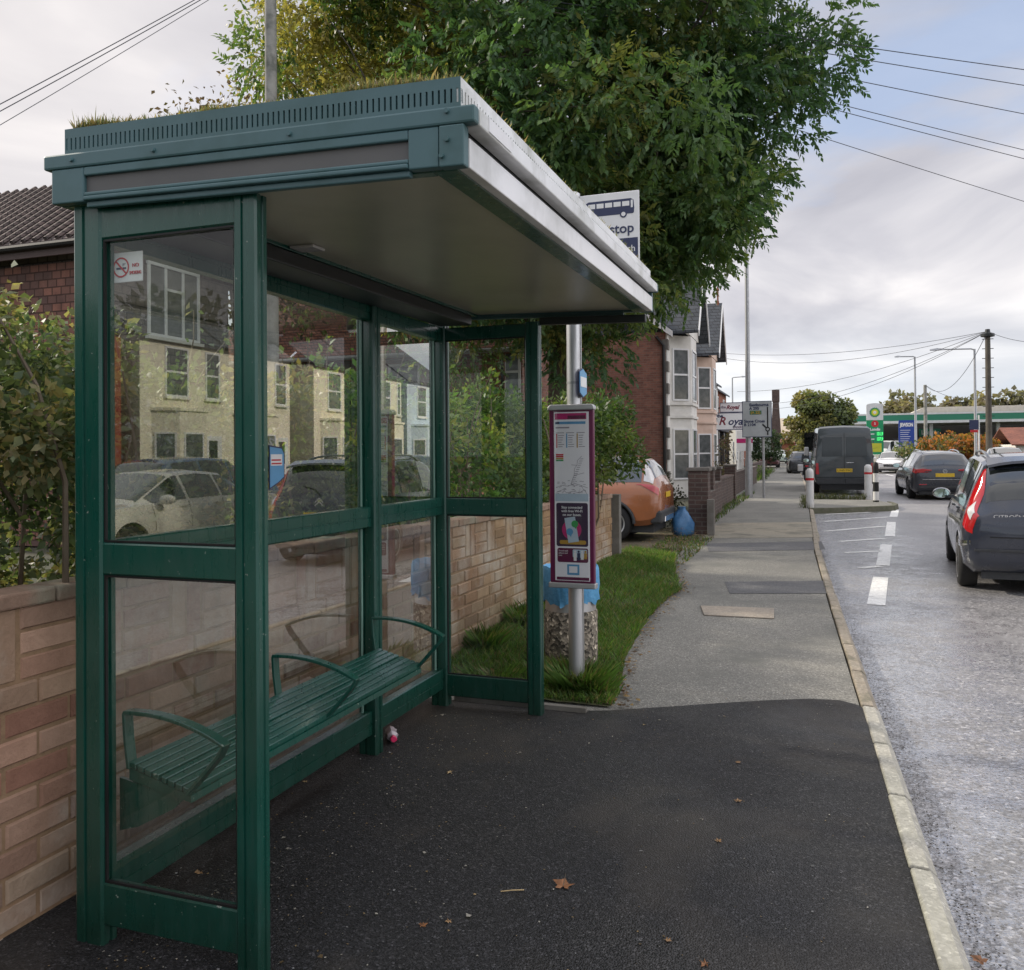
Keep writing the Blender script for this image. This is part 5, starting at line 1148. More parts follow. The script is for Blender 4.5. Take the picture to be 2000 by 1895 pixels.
pa = at(1440, 842, 57); pk = thing('agent_board', 'white and pink board on a post below the restaurant boards', 'sign', (pa.x, 57, 0))
build('post', MB().box((pa.x+.3, 57, 0), (pa.x+.38, 57.08, 3.0)), M['white'], pk); build('board', MB().box((pa.x-.05, 56.97, pa.z-1.3), (pa.x+.95, 57.0, pa.z)), M['signwhite'], pk); build('pink_band', MB().box((pa.x-.05, 56.96, pa.z-.78), (pa.x+.95, 56.968, pa.z-.5)), M['magenta'], pk)
# --- terrace on the far side of the road: it faces the shelter and shows in its glass
OX = 14.0
bayhouse('opposite_house', 'red painted house across the road reflected at the left of the shelter glass', OX, 12.2, 18.7, 'redrender', None, 4.9, -1, 8, M['slate'], gable=False, yc=14.3, bayw=2.4)
bayhouse('opposite_house', 'cream bay windowed house reflected above the white saloon', OX, 19.4, 23.1, 'cream', None, 4.9, -1, 8, M['slate'], gable=False, yc=20.9, bayw=2.1)
bayhouse('opposite_house', 'cream house joined to the right of the first reflected cream one', OX, 23.1, 26.8, 'cream', None, 4.9, -1, 8, M['slate'], gable=False, yc=24.6, bayw=2.1)
bayhouse('opposite_house', 'cream house across the road past the gap, reflected in the middle back pane', OX, 28.4, 32.1, 'cream', None, 4.9, -1, 8, M['slate'], gable=False, yc=29.9, bayw=2.1)
bayhouse('opposite_house', 'cream house reflected in the third back pane beside the blue one', OX, 32.1, 35.8, 'cream', None, 4.9, -1, 8, M['slate'], gable=False, yc=34.2, bayw=2.1)
bayhouse('opposite_house', 'pale blue house across the road reflected at the right of the third back pane', OX, 36.4, 41.4, 'bluerender', None, 4.9, -1, 8, M['slate'], gable=False, yc=38, bayw=2.3)
for y0, y1 in ((12, 19), (19.4, 26.8), (28.4, 41.4)):
    tag(build('front_wall', MB().box((11.2, y0, -.1), (11.4, y1, .75)).box((11.17, y0, .75), (11.43, y1, .82)), M['redbrick2']), {12: 'low brick front wall before the red painted house', 19.4: 'low brick front wall before the first cream pair', 28.4: 'low brick front wall before the second cream pair'}[y0], 'wall')
# --- brick piers and low walls along the left pavement
def pier(label, x, y, w, h, name='gate_pier', mat='oldbrick'):
    t = thing(name, label, 'gate pier', (x, y, 0)); build('shaft', MB().box((x-w/2, y-w/2, -.05), (x+w/2, y+w/2, h)), M[mat], t); build('cap', MB().box((x-w/2-.03, y-w/2-.03, h), (x+w/2+.03, y+w/2+.03, h+.06)), M['quoin'], t, bevel=.01); return t
p0 = gp(1378, 1045); pier('dark brick gate pier at the far side of the dirt drive', p0.x-.12, 15.2, .34, 1.1)
tag(build('gate_post', MB().box((-1.72, 14.88, -.02), (-1.6, 15.0, .62)), M['wood'], bevel=.008), 'short grey timber post standing before the dark brick gate pier', 'post')
q = at(1200, 956, 10.25); tag(build('wall_end_post', MB().box((-2.33, 10.2, -.05), (-2.22, 10.32, .93)), M['wood'], bevel=.008), 'grey timber post at the end of the long brick wall beside the orange car', 'post')
pier('second brick pier just beyond the drive pier', -2.03, 17.6, .3, 1.06)
pier('third brick pier by the pavement before the lamp column', -2.2, 20.6, .3, 1.02); pier('brick pier beside the lamp column foot', -2.25, 25.3, .3, 1.0)
for (y0, y1, x, h, lab) in ((15.4, 17.4, -1.95, .62, 'low brick wall between the first two piers'), (17.8, 20.4, -2.12, .7, 'low brick wall between the second and third piers'), (20.8, 25.1, -2.25, .72, 'low dark brick wall between the third pier and the lamp column'), (28.5, 40, -2.5, .7, 'brick front wall before the bay fronted pair'), (43, 56, -2.9, .75, 'brick front wall before the restaurant')):
    tag(build('front_wall', MB().box((x-.1, y0, -.05), (x+.1, y1, h)).box((x-.12, y0, h), (x+.12, y1, h+.05)), M['oldbrick']), lab, 'wall')
# ------------------------------------------------------------------ vehicles
def paint(name, c, rough=.25): return surf(name, c, tuple(x*.92 for x in c), 3, rough, rough+.06, coat=.9, spec=.5, dirt=tuple(x*.75+.015 for x in c), dirt_scale=2.5)
def catm(p0, p1, p2, p3, t): return .5*((2*p1)+(-p0+p2)*t+(2*p0-5*p1+4*p2-p3)*t*t+(-p0+3*p1-3*p2+p3)*t**3)
class Hull:
    """lofted car body: stations (y, zb, w, zw, wb, zr, wr), y backwards negative"""
    def __init__(s, st): s.st = st; s.y0, s.y1 = st[0][0], st[-1][0]
    def par(s, y):
        st = s.st
        for i in range(len(st)-1):
            if st[i][0] <= y <= st[i+1][0]+1e-9:
                t = (y-st[i][0])/(st[i+1][0]-st[i][0]); a, b = st[i], st[i+1]; p = st[max(i-1, 0)]; n = st[min(i+2, len(st)-1)]
                return [b[k]*t+a[k]*(1-t) if k == 5 else (a[k]*(1-t)+b[k]*t)*.6+catm(p[k], a[k], b[k], n[k], t)*.4 for k in range(7)]
        return list(st[-1])
    def half(s, y):
        _, zb, w, zw, wb, zr, wr = s.par(y); zs = max(zr-.07, zw+.002)
        return [(0, zb), (w*.86, zb), (w*.97, zb+.1), (w, zb+(zw-zb)*.42), (w*.99, zb+(zw-zb)*.72), (wb, zw-.02), (wb-.012, zw), (wr+(wb-wr)*.5, zw+(zs-zw)*.52), (wr, zs), (wr-.07, zs+(zr-zs)*.62), (wr*.55, zr-.004), (0, zr+.012)]
    def pt(s, y, v, side, off=0):
        h = s.half(y); i = min(int(v), len(h)-2); f = v-i; x = h[i][0]*(1-f)+h[i+1][0]*f; z = h[i][1]*(1-f)+h[i+1][1]*f
        if off:
            dx, dz = h[i+1][0]-h[i][0], h[i+1][1]-h[i][1]; l = hypot(dx, dz) or 1; x += off*dz/l; z += -off*dx/l
        return Vector((side*x, y, z))
    def mesh(s, n=46):
        ys = sorted(set([round(s.y0+(s.y1-s.y0)*i/n, 4) for i in range(n+1)] + [q[0] for q in s.st]))
        mb = MB(); rings = []
        for y in ys:
            h = s.half(y); rings.append([(x, y, z) for x, z in h] + [(-x, y, z) for x, z in h[-2:0:-1]])
        return mb.loft(rings)
    def patch(s, ya, yb, va, vb, side, off=.005, nu=10, nv=6, mirror=False, shape=None):
        """surface-following panel; shape(u) may return its own (va, vb)"""
        mb = MB(); g = []
        vsr = []
        for i in range(nu+1):
            u = i/nu; y = ya+(yb-ya)*u; a, b = shape(u) if shape else (va, vb)
            row = [s.pt(y, a+(b-a)*j/nv, side, off) for j in range(nv+1)]
            if mirror: row = row + [Vector((-p.x, p.y, p.z)) for p in row[-2::-1]]
            g.append(row)
        m = len(g[0]); mb.add([p for r in g for p in r], [(i*m+j, i*m+j+1, (i+1)*m+j+1, (i+1)*m+j) for i in range(nu) for j in range(m-1)])
        return mb
def wheel(root, x, y, r, wd, side, spokes=5, steer=0, rimmat='rim'):
    w = MB(); xo = side
    prof = [(r*.66, 0), (r*.9, -.004), (r*.985, .02), (r, .045), (r, wd-.03), (r*.97, wd), (r*.66, wd)]
    t = build('tyre_temp', MB(), None) if False else None
    def place(prof_): return [(q, -side*h) for q, h in prof_]
    o = build('wheel', MB().lathe(place(prof), 36, (x, y, r), 'x'), M['tyre'], root, world=False, smooth=True, sharp=50)
    mb = MB().lathe(place([(r*.68, .006), (r*.68, -.004), (r*.61, .0), (r*.6, .05), (r*.3, .06), (r*.3, .1)]), 36, (x, y, r), 'x')
    for k in range(spokes):
        a = 2*pi*k/spokes; ca, sa = cos(a), sin(a); hw = r*.085
        def P(rad, off, d): return (x-side*d, y+rad*ca-off*sa, r+rad*sa+off*ca)
        mb.loft([[P(r*.05, -hw*1.3, .0), P(r*.05, hw*1.3, .0), P(r*.05, hw*1.3, .04), P(r*.05, -hw*1.3, .04)], [P(r*.63, -hw, .006), P(r*.63, hw, .006), P(r*.63, hw, .05), P(r*.63, -hw, .05)]])
    mb.lathe(place([(r*.14, .0), (r*.15, -.006), (r*.1, -.01)]), 16, (x, y, r), 'x')
    build('rim', mb, M[rimmat], o, world=False, smooth=True, sharp=30)
    build('brake_disc', MB().lathe(place([(r*.5, .07), (r*.5, .085)]), 24, (x, y, r), 'x'), M['plastic'], o, world=False)
    return o
def cut(o, cutters):
    dg = bpy.context.evaluated_depsgraph_get()
    cs = []
    for c in cutters:
        q = build('cut', c, None); q.parent = o.parent; cs.append(q); m = o.modifiers.new('b', 'BOOLEAN'); m.operation = 'DIFFERENCE'; m.solver = 'EXACT'; m.object = q
    dg = bpy.context.evaluated_depsgraph_get(); dg.update(); me = bpy.data.meshes.new_from_object(o.evaluated_get(dg)); o.modifiers.clear(); old = o.data; o.data = me; me.name = 'body'
    me.shade_smooth(); me.set_sharp_from_angle(angle=radians(32))
    for q in cs: bpy.data.objects.remove(q)
def car(name, label, loc, rz, st, body, wb=(-1.3, 1.35), wr=.31, sc=1., trim=None, tint='carglass', side=((-1.5, -.75), (-.68, .1), (.17, 1.0)), rear=None, front=None, cat='car', group=None, mirrors=True, rails=False, simple=False, vwin=(6.15, 8.0), handles=True, track=None):
    t = thing(name, label, cat, loc, rz, group); t.scale = (sc, sc, sc)
    H = Hull(st); b = build('body', H.mesh(), body, t, world=False, smooth=True, sharp=32)
    wmax = max(q[2] for q in st); cutters = []
    for y in wb: cutters.append(MB().lathe([(wr*1.14, -wmax-.3), (wr*1.14, wmax+.3)], 36, (0, y, wr*1.03), 'x'))
    cut(b, cutters)
    b.data.materials.clear(); b.data.materials.append(body)
    wt = .2; tr = track or wmax-.005
    for y in wb:
        for s in (-1, 1): wheel(t, s*tr, y, wr, wt, s)
    build('underbody', MB().box((-wmax+.22, st[0][0]+.15, .17), (wmax-.22, st[-1][0]-.2, .42)), M['plastic'], t, world=False)
    for s in (-1, 1):
        for (ya, yb) in side:
            n_ = 8
            build('side_window', H.patch(ya, yb, vwin[0], vwin[1], s, .005, n_, 5), M[tint], t, world=False, smooth=True)
        # sill trim and door seams
        if trim: build('sill_trim', H.patch(wb[0]+wr*1.15, wb[1]-wr*1.15, 1.05, 2.4, s, .008), M['plastic'], t, world=False, smooth=True)
        if mirrors:
            ym = side[-1][1]-.12; p = H.pt(ym, 6, s); mb = MB()
            mb.lathe([(.02, -.07), (.085, -.06), (.1, 0), (.09, .05), (.03, .085)], 16, (p.x+s*.16, ym, p.z+.06), 'y'); mb.warp(lambda x, y, z, px=p.x+s*.16, pz=p.z+.06: (px+(x-px)*1.2, y, pz+(z-pz)*.78)); mb.box((p.x-s*.02, ym-.02, p.z-.01), (p.x+s*.12, ym+.02, p.z+.03)); mo = build('door_mirror', mb, body, t, world=False, smooth=True)
            g = MB().lathe([(.082, -.004), (.082, 0)], 18, (p.x+s*.16, ym-.073, p.z+.06), 'y'); g.warp(lambda x, y, z, px=p.x+s*.16, pz=p.z+.06: (px+(x-px)*1.2, y, pz+(z-pz)*.78)); build('mirror_glass', g, M['mirror'], mo, world=False)
        if handles and not simple:
            for (ya, yb) in side[1:] if len(side) > 2 else side:
                p = H.pt(ya+.12, 4.7, s, .012); build('door_handle', MB().box((p.x-.012, p.y-.09, p.z-.012), (p.x+.012, p.y+.09, p.z+.012)), body, t, world=False, bevel=.005)
            for (ya, yb) in side: 
                build('door_seam', H.patch(yb+.03, yb+.04, 2.2, 5.9, s, .0015, 1, 8), M['black'], t, world=False)
        if rails:
            ya, yb = side[0][0]+.15, side[-1][1]-.45; q = [H.pt(ya+(yb-ya)*i/10, 9.1, s) for i in range(11)]
            build('roof_rail', MB().tube([(p.x, p.y, p.z+.055*sin(pi*min(1, max(0, i/10)))**.4) for i, p in enumerate(q)], .018, 8), M['rails'] if rails is True else M[rails], t, world=False, smooth=True)
    if rear: build('rear_window', H.patch(rear[0], rear[1], 8.5 if len(rear) < 3 else rear[2], 11, 1, .006, 8, 6, True), M[tint], t, world=False, smooth=True)
    if front: build('windscreen', H.patch(front[0], front[1], 8.4, 11, 1, .006, 8, 6, True), M[tint], t, world=False, smooth=True)
    return t, H
M['mirror'] = surf('mirror glass', (.6, .75, .72), None, 4, .03, metallic=1); M['rails'] = surf('black rails', (.02, .02, .022), None, 5, .3, coat=.6); M['chrome'] = surf('chrome', (.75, .75, .76), None, 5, .12, metallic=1)
def lt(t, name, pts, mat, y, th=.03, parent=None, bevel=.008):
    """lamp / badge: polygon in the (x,z) plane at rear or front plane y"""
    return build(name, MB().prism(pts, y, y+th, 'y'), mat, parent or t, world=False, bevel=bevel)
def numplate(t, y, z, s, mat, w=.5, h=.105, sgn=-1):
    pl = build('number_plate', MB().box((-w/2, y, z-h/2), (w/2, y+sgn*.008, z+h/2)), mat, t, world=False, bevel=.003)
    if s:
        L0 = world_loc(t); o = text('plate_text', s, h*.8, (L0.x, L0.y+y+sgn*.0095, L0.z+z), (-sgn, 0, 0), (0, 0, 1), M['black'], pl, width=w*.86)
    return pl
# --- compact people carrier, nearest car at the right edge (seen from behind)
MPV = [(-2.13, .40, .74, .86, .70, .90, .62), (-2.10, .34, .84, .93, .78, .98, .66), (-2.05, .28, .88, .98, .82, 1.08, .68), (-1.98, .25, .90, 1.0, .83, 1.30, .665), (-1.90, .23, .905, 1.01, .835, 1.47, .65), (-1.80, .22, .91, 1.02, .84, 1.545, .65), (-1.5, .21, .915, 1.02, .845, 1.585, .655), (-.8, .2, .92, 1.01, .85, 1.62, .67), (.1, .2, .92, .99, .85, 1.625, .67), (.7, .2, .92, .98, .85, 1.54, .66), (1.35, .21, .91, .97, .84, 1.12, .68), (1.55, .22, .9, .95, .82, 1.0, .7), (2.0, .25, .84, .84, .74, .87, .58), (2.15, .32, .72, .72, .62, .74, .5), (2.2, .4, .6, .6, .5, .61, .4)]
navy = paint('dark navy car paint', (.022, .028, .045)); sidep = navy
cx0 = 1.74+.92*.92
mpv, Hm = car('people_carrier', 'dark blue people carrier with tall red tail lamps, nearest car at the right edge', (2.49, 12.1, -.1), radians(-5), MPV, navy, (-1.42, 1.2), .315, .92, side=((-1.62, -.95), (-.88, .02), (.09, .95)), rear=(-2.045, -1.83, 8.45), front=(.72, 1.34), rails=True)
for s in (-1, 1):
    build('tail_lamp', Hm.patch(-2.115, -1.87, 4.2, 8.6, s, .012, 14, 16, shape=lambda u: (3.7+.9*u if u < .45 else 4.1+4.2*(u-.45), 6.2+4.6*min(u, .45) if u < .45 else 8.27+.25*(u-.45))), M['redlight'], mpv, world=False, smooth=True)
    build('tail_lamp_clear', Hm.patch(-2.10, -2.02, 4.9, 6.4, s, .016, 6, 8, shape=lambda u: (4.6+.4*u, 6.0+1.2*u)), M['whitelight'], mpv, world=False, smooth=True)
    build('bumper_corner', Hm.patch(-2.11, -1.75, 2.9, 3.2, s, .012, 8, 3), M['chrome'], mpv, world=False, smooth=True)
build('spoiler', MB().loft([[(x, -1.99, 1.52-.25*abs(x)**3), (x, -1.72, 1.575-.06*x*x), (x, -1.72, 1.60-.06*x*x), (x, -1.98, 1.55-.25*abs(x)**3)] for x in [-.62+i*.124 for i in range(11)]]), navy, mpv, world=False, smooth=True, sharp=40)
def capface(H, y, v): p = H.pt(y, v, 1); return p
yb_ = -2.137
build('tailgate_seam', MB().box((-.62, yb_-.004, .66), (.62, yb_, .672)), M['black'], mpv, world=False); build('bumper_strip', MB().box((-.78, yb_-.012, .5), (.78, yb_, .53)), M['plastic'], mpv, world=False, bevel=.004)
numplate(mpv, yb_-.002, .76, '', M['plate'])
def tloc(t, x, y, z): L0 = world_loc(t); return (L0.x+x, L0.y+y, L0.z+z)
text('badge_lettering', 'CITROËN', .062, tloc(mpv, -.43, -2.125, .90), (1,0,0), (0,0,1), M['chrome'], mpv, width=.3, bold=.001)
mb = MB()
for dz in (0, .05):
    mb.add([(-.07, -2.12, .9+dz), (0, -2.12, .96+dz), (.07, -2.12, .9+dz), (.07, -2.12, .925+dz), (0, -2.12, .99+dz), (-.07, -2.12, .925+dz)], [(0, 1, 4, 5), (1, 2, 3, 4)])
mb.warp(lambda x, y, z: (x, y-.01, z)); build('chevron_badge', mb, M['chrome'], mpv, world=False)
build('rear_wiper', MB().tube([(0, -2.085, 1.06), (.12, -2.06, 1.16), (.3, -2.045, 1.2)], .008, 6), M['black'], mpv, world=False)
build('exhaust', MB().tube([(.5, -2.1, .24), (.5, -1.9, .24)], .028, 10), M['steel'], mpv, world=False, smooth=True)
# --- estate car ahead
EST = [(-2.36, .42, .72, .84, .68, .90, .60), (-2.32, .34, .82, .92, .78, .97, .66), (-2.26, .28, .87, .96, .82, 1.03, .67), (-2.16, .24, .895, .98, .83, 1.22, .63), (-2.04, .22, .905, .99, .835, 1.38, .6), (-1.9, .21, .91, .99, .84, 1.43, .6), (-1.2, .2, .91, .98, .845, 1.48, .61), (-.3, .2, .91, .96, .845, 1.5, .61), (.4, .2, .91, .95, .845, 1.46, .61), (1.15, .21, .91, .94, .84, 1.06, .64), (1.35, .21, .905, .93, .83, .97, .66), (2.0, .24, .86, .84, .76, .87, .58), (2.25, .3, .76, .7, .64, .72, .5), (2.34, .38, .6, .6, .5, .61, .4)]
dkb = paint('dark blue grey paint', (.02, .025, .036))
vl = gp(1842, 978, -.1)
est, He = car('estate_car', 'dark blue estate car with red lamps and a round badge queuing ahead', (3.66, 31.0, -.1), radians(2), EST, dkb, (-1.36, 1.35), .33, 1.0, side=((-1.85, -1.2), (-1.12, -.2), (-.12, .75)), rear=(-2.24, -1.95, 8.45), front=(.45, 1.14), rails='chrome')
ye = -2.37
for s in (-1, 1):
    lt(est, 'tail_lamp', [(s*.36, .85), (s*.36, .93), (s*.6, .955), (s*.80, .94), (s*.78, .83), (s*.5, .82)], M['redlight'], ye+.01, .1); build('lamp_wrap', He.patch(-2.33, -2.1, 4.4, 5.6, s, .012), M['redlight'], est, world=False, smooth=True)
    lt(est, 'reflector', [(s*.5, .46), (s*.72, .46), (s*.72, .49), (s*.5, .49)], M['redlight'], ye-.005, .02)
numplate(est, ye+.005, .76, 'GU12 VXZ' if False else '', M['plate'], .52, .11)
build('chrome_strip', MB().box((-.62, ye-.006, .625), (.62, ye+.01, .64)), M['chrome'], est, world=False); build('bumper_lower', MB().box((-.72, ye-.008, .36), (.72, ye+.02, .44)), M['plastic'], est, world=False, bevel=.01)
mb = MB(); n = 24
for r0, r1 in ((.062, .05),):
    for i in range(n):
        a0, a1 = 2*pi*i/n, 2*pi*(i+1)/n; mb.quad(*[(r*cos(a), ye-.004, .875+r*sin(a)) for r, a in ((r1, a0), (r0, a0), (r0, a1), (r1, a1))])
def bar2(p, q, w=.009): 
    d = Vector((q[0]-p[0], q[1]-p[1])).normalized(); n_ = Vector((-d.y, d.x))*w/2; mb.quad((p[0]-n_.x, ye-.0045, .875+p[1]-n_.y), (q[0]-n_.x, ye-.0045, .875+q[1]-n_.y), (q[0]+n_.x, ye-.0045, .875+q[1]+n_.y), (p[0]+n_.x, ye-.0045, .875+p[1]+n_.y))
for p, q in (((-.025, .045), (0, .006)), ((.025, .045), (0, .006)), ((-.045, .02), (-.02, -.042)), ((-.02, -.042), (0, -.004)), ((.045, .02), (.02, -.042)), ((.02, -.042), (0, -.004))): bar2(p, q)
build('round_badge', mb, M['chrome'], est, world=False)
# --- high-roofed van parked past the build-out
VAN = [(-2.95, .42, .93, 1.0, .955, 2.02, .84), (-2.93, .38, .96, 1.02, .975, 2.2, .86), (-2.88, .36, .985, 1.05, .985, 2.36, .85), (-2.75, .35, .99, 1.1, .99, 2.42, .83), (-1, .35, .995, 1.1, .99, 2.46, .83), (.8, .35, .995, 1.1, .985, 2.46, .82), (1.3, .35, .99, 1.1, .98, 2.36, .8), (2.0, .35, .98, 1.1, .96, 1.5, .78), (2.5, .36, .93, 1.02, .86, 1.1, .7), (2.8, .4, .8, .8, .7, .84, .6)]
vanp = paint('dark grey green van paint', (.055, .068, .072), .4)
vg = at(1641, 880, 31.3); vn, Hv = car('panel_van', 'dark grey high roofed panel van parked beyond the two white bollards', (vg.x+.02, 34.3, -.1), radians(2.2), VAN, vanp, (-1.6, 1.75), .34, .98, side=((.6, 1.5),), front=(1.35, 1.95), cat='van', vwin=(6.1, 7.9), handles=False)
yv = -2.955
build('door_seam', MB().box((-.006, yv-.004, .62), (.006, yv, 2.18)).box((-.9, yv-.004, .612), (.9, yv, .624)), M['black'], vn, world=False)
for s in (-1, 1):
    build('rear_door_panel', MB().prism([(s*.06, 1.35), (s*.74, 1.35), (s*.72, 1.98), (s*.66, 2.03), (s*.06, 2.03)], yv-.006, yv-.001, 'y'), surf('van door panel', (.04, .05, .054), None, 3, .25, coat=.5), vn, world=False, bevel=.004)
    lt(vn, 'tail_lamp', [(s*.83, .72), (s*.945, .72), (s*.945, 1.12), (s*.86, 1.12)], M['redlight'], yv-.012, .04); build('hinge', MB().box((s*.94-.02, yv-.02, 1.3), (s*.94+.02, yv, 1.38)).box((s*.94-.02, yv-.02, 1.8), (s*.94+.02, yv, 1.88)), vanp, vn, world=False)
    lt(vn, 'bumper_step', [(s*.02, .40), (s*.93, .40), (s*.93, .58), (s*.02, .58)], M['plastic'], yv-.07, .09)
build('chrome_handle', MB().box((.06, yv-.02, 1.12), (.3, yv-.003, 1.14)), M['chrome'], vn, world=False)
numplate(vn, yv-.002, .86, 'LX65 FWJ', M['plate'], .52, .125); vn.children[-1].location.x = -.42
build('wing_mirror', MB().box((-1.2, 1.35, 1.35), (-1.02, 1.45, 1.7)), M['white'], vn, world=False, bevel=.03); build('wing_mirror', MB().box((1.02, 1.35, 1.35), (1.2, 1.45, 1.7)), M['white'], vn, world=False, bevel=.03)
# --- orange SUV on the drive (nose to the left, side towards us)
SUV = [(-2.08, .48, .74, .9, .72, .96, .62), (-2.05, .42, .84, .98, .79, 1.04, .66), (-1.98, .36, .875, 1.02, .81, 1.16, .66), (-1.88, .32, .885, 1.04, .82, 1.36, .62), (-1.74, .3, .89, 1.05, .825, 1.5, .6), (-1.55, .29, .89, 1.05, .83, 1.55, .61), (-.8, .28, .89, 1.03, .83, 1.6, .62), (.1, .28, .89, 1.01, .83, 1.6, .62), (.6, .28, .89, 1.0, .83, 1.53, .61), (1.2, .29, .885, 1.0, .82, 1.1, .64), (1.3, .29, .88, .99, .8, 1.05, .66), (1.9, .32, .84, .93, .74, .96, .58), (2.05, .4, .74, .8, .62, .82, .5)]
orp = paint('copper orange paint', (.4, .14, .055), .22)
sw = gp(1215, 1062); suv, Hs = car('orange_car', 'copper orange four by four parked nose first on the dirt drive', (-2.26-2.08*.88, 14.1, .01), radians(90), SUV, orp, (-1.22, 1.3), .34, .88, trim=True, side=((-1.74, -.99), (-.985, -.06), (-.055, .85)), rear=(-1.97, -1.78, 8.5), front=(.62, 1.19), rails=True)
for s in (-1, 1):
    build('tail_lamp', Hs.patch(-2.055, -1.66, 4.4, 5.9, s, .014, 10, 8, shape=lambda u: (4.2+1.0*u, 5.85-.05*u)), M['redlight'], suv, world=False, smooth=True)
    build('white_roof_edge', Hs.patch(-1.84, 1.0, 8.05, 9.0, s, .006, 14, 3), M['whitelight'], suv, world=False, smooth=True)
    build('wheel_arch_trim', MB().tube([(s*.885, -1.22+.40*cos(a), .345+.40*sin(a)) for a in [pi*i/14 for i in range(15)]], .03, 6), M['plastic'], suv, world=False, smooth=True)
    build('sky_reflection', Hs.patch(-1.95, -1.78, 6.3, 8.3, s, .008, 5, 6), M['whitelight'], suv, world=False, smooth=True)  # white patch painted in as sky reflected at the rear glass
build('bumper_lower', MB().box((-.84, -2.10, .34), (.84, -1.9, .58)), M['plastic'], suv, world=False, bevel=.04)
numplate(suv, -2.088, .84, '', M['plate']); lt(suv, 'silver_skid', [(-.5, .36), (.5, .36), (.45, .46), (-.45, .46)], M['chrome'], -2.12, .03)
# --- cars across the road: one white saloon mirrored in the near pane
SAL = [(-2.35, .42, .7, .86, .66, .90, .56), (-2.3, .32, .82, .92, .76, .95, .6), (-1.9, .25, .88, .95, .8, .98, .62), (-1.6, .22, .89, .95, .82, 1.04, .64), (-.95, .2, .9, .94, .83, 1.36, .58), (-.3, .2, .9, .93, .83, 1.41, .59), (.3, .2, .9, .92, .83, 1.38, .59), (1.05, .2, .9, .91, .82, .99, .62), (1.2, .21, .89, .9, .8, .93, .64), (1.9, .24, .86, .83, .76, .86, .58), (2.25, .3, .76, .7, .66, .73, .5), (2.35, .4, .62, .6, .54, .62, .42)]
whp = paint('off white paint', (.78, .74, .64), .25)
sal, Hl = car('white_saloon', 'white saloon coming the other way, reflected in the near shelter glass', (5.55, 10.6, -.1), radians(180), SAL, whp, (-1.35, 1.4), .31, .94, side=((-1.2, -.72), (-.66, .1), (.17, .9)), rear=(-1.55, -1.0, 8.5), front=(.36, 1.04))
for s in (-1, 1): lt(sal, 'headlamp', [(s*.4, .58), (s*.66, .6), (s*.66, .7), (s*.4, .68)], M['whitelight'], 2.28, .06)
HAT = [(-1.98, .4, .72, .88, .7, .93, .58), (-1.94, .3, .84, .94, .78, 1.02, .64), (-1.85, .25, .87, .96, .8, 1.2, .62), (-1.68, .22, .88, .97, .81, 1.4, .58), (-1.4, .21, .885, .97, .815, 1.47, .58), (-.5, .2, .89, .96, .82, 1.51, .59), (.2, .2, .89, .95, .82, 1.48, .59), (1.0, .2, .885, .93, .81, 1.03, .62), (1.15, .21, .88, .92, .8, .97, .64), (1.7, .24, .84, .85, .74, .88, .56), (1.95, .32, .74, .7, .62, .72, .48), (2.0, .4, .62, .6, .5, .61, .4)]
car('blue_hatchback', 'blue hatchback parked across the road, reflected behind the white saloon', (8.0, 14.6, -.1), 0, HAT, paint('mid blue paint', (.03, .11, .24)), (-1.25, 1.3), .3, 1., side=((-1.5, -.8), (-.72, .05), (.12, .85)), rear=(-1.9, -1.6, 8.5), front=(.25, .98))
car('black_hatchback', 'dark hatchback parked before the second cream pair across the road', (8.0, 24.6, -.1), 0, HAT, paint('black paint', (.015, .016, .018)), (-1.25, 1.3), .3, 1., side=((-1.5, -.8), (-.72, .05), (.12, .85)), rear=(-1.9, -1.6, 8.5), front=(.25, .98), simple=True)
# --- distant traffic
def far(label, px, py, Y, rz, st, mat, wbs, name='car', z=-.1, **k):
    p = at(px, py, Y); t, H = car(name, label, (p.x, Y, z), rz, st, mat, wbs, .31, 1., simple=True, **k); return t, H
t5, H5 = far('white coupe coming towards us in the far lane left of the estate car', 1741, 900, 62, radians(172), SAL, paint('pearl white', (.75, .75, .75)), (-1.35, 1.4), 'white_coupe', side=((-1.2, -.72), (-.66, .1), (.17, .9)), rear=(-1.55, -1.0, 8.5), front=(.36, 1.04))
for s in (-1, 1): lt(t5, 'headlamp', [(s*.38, .58), (s*.68, .6), (s*.7, .72), (s*.4, .68)], M['whitelight'], 2.28, .06)
lt(t5, 'grille', [(-.32, .42), (.32, .42), (.34, .6), (-.34, .6)], M['black'], 2.3, .05)
t6, H6 = far('silver car on the right, only its roof showing over the people carrier', 1962, 880, 44, radians(176), HAT, paint('silver paint', (.45, .46, .48)), (-1.25, 1.3), 'silver_car', z=.0, side=((-1.5, -.8), (-.72, .05), (.12, .85)), rear=(-1.9, -1.6, 8.5), front=(.25, .98))
t7, H7 = far('pale green white car far off at the end of the pavement', 1521, 884, 98, radians(180), HAT, paint('pale green paint', (.55, .66, .58)), (-1.25, 1.3), 'pale_car', z=0, side=((-1.5, -.8), (-.72, .05), (.12, .85)), rear=(-1.9, -1.6, 8.5), front=(.25, .98))
t8, H8 = far('dark parked car with a grey roof just left of the van', 1566, 885, 58, radians(3), EST, paint('charcoal paint', (.04, .045, .05)), (-1.36, 1.35), 'dark_car', side=((-1.85, -1.2), (-1.12, -.2), (-.12, .75)), rear=(-2.24, -1.95, 8.5), front=(.45, 1.14))
t9, H9 = far('dark red car facing us beside the round bush', 1500, 885, 76, radians(185), HAT, paint('dark red paint', (.1, .02, .025)), (-1.25, 1.3), 'red_car', z=0, side=((-1.5, -.8), (-.72, .05), (.12, .85)), rear=(-1.9, -1.6, 8.5), front=(.25, .98))
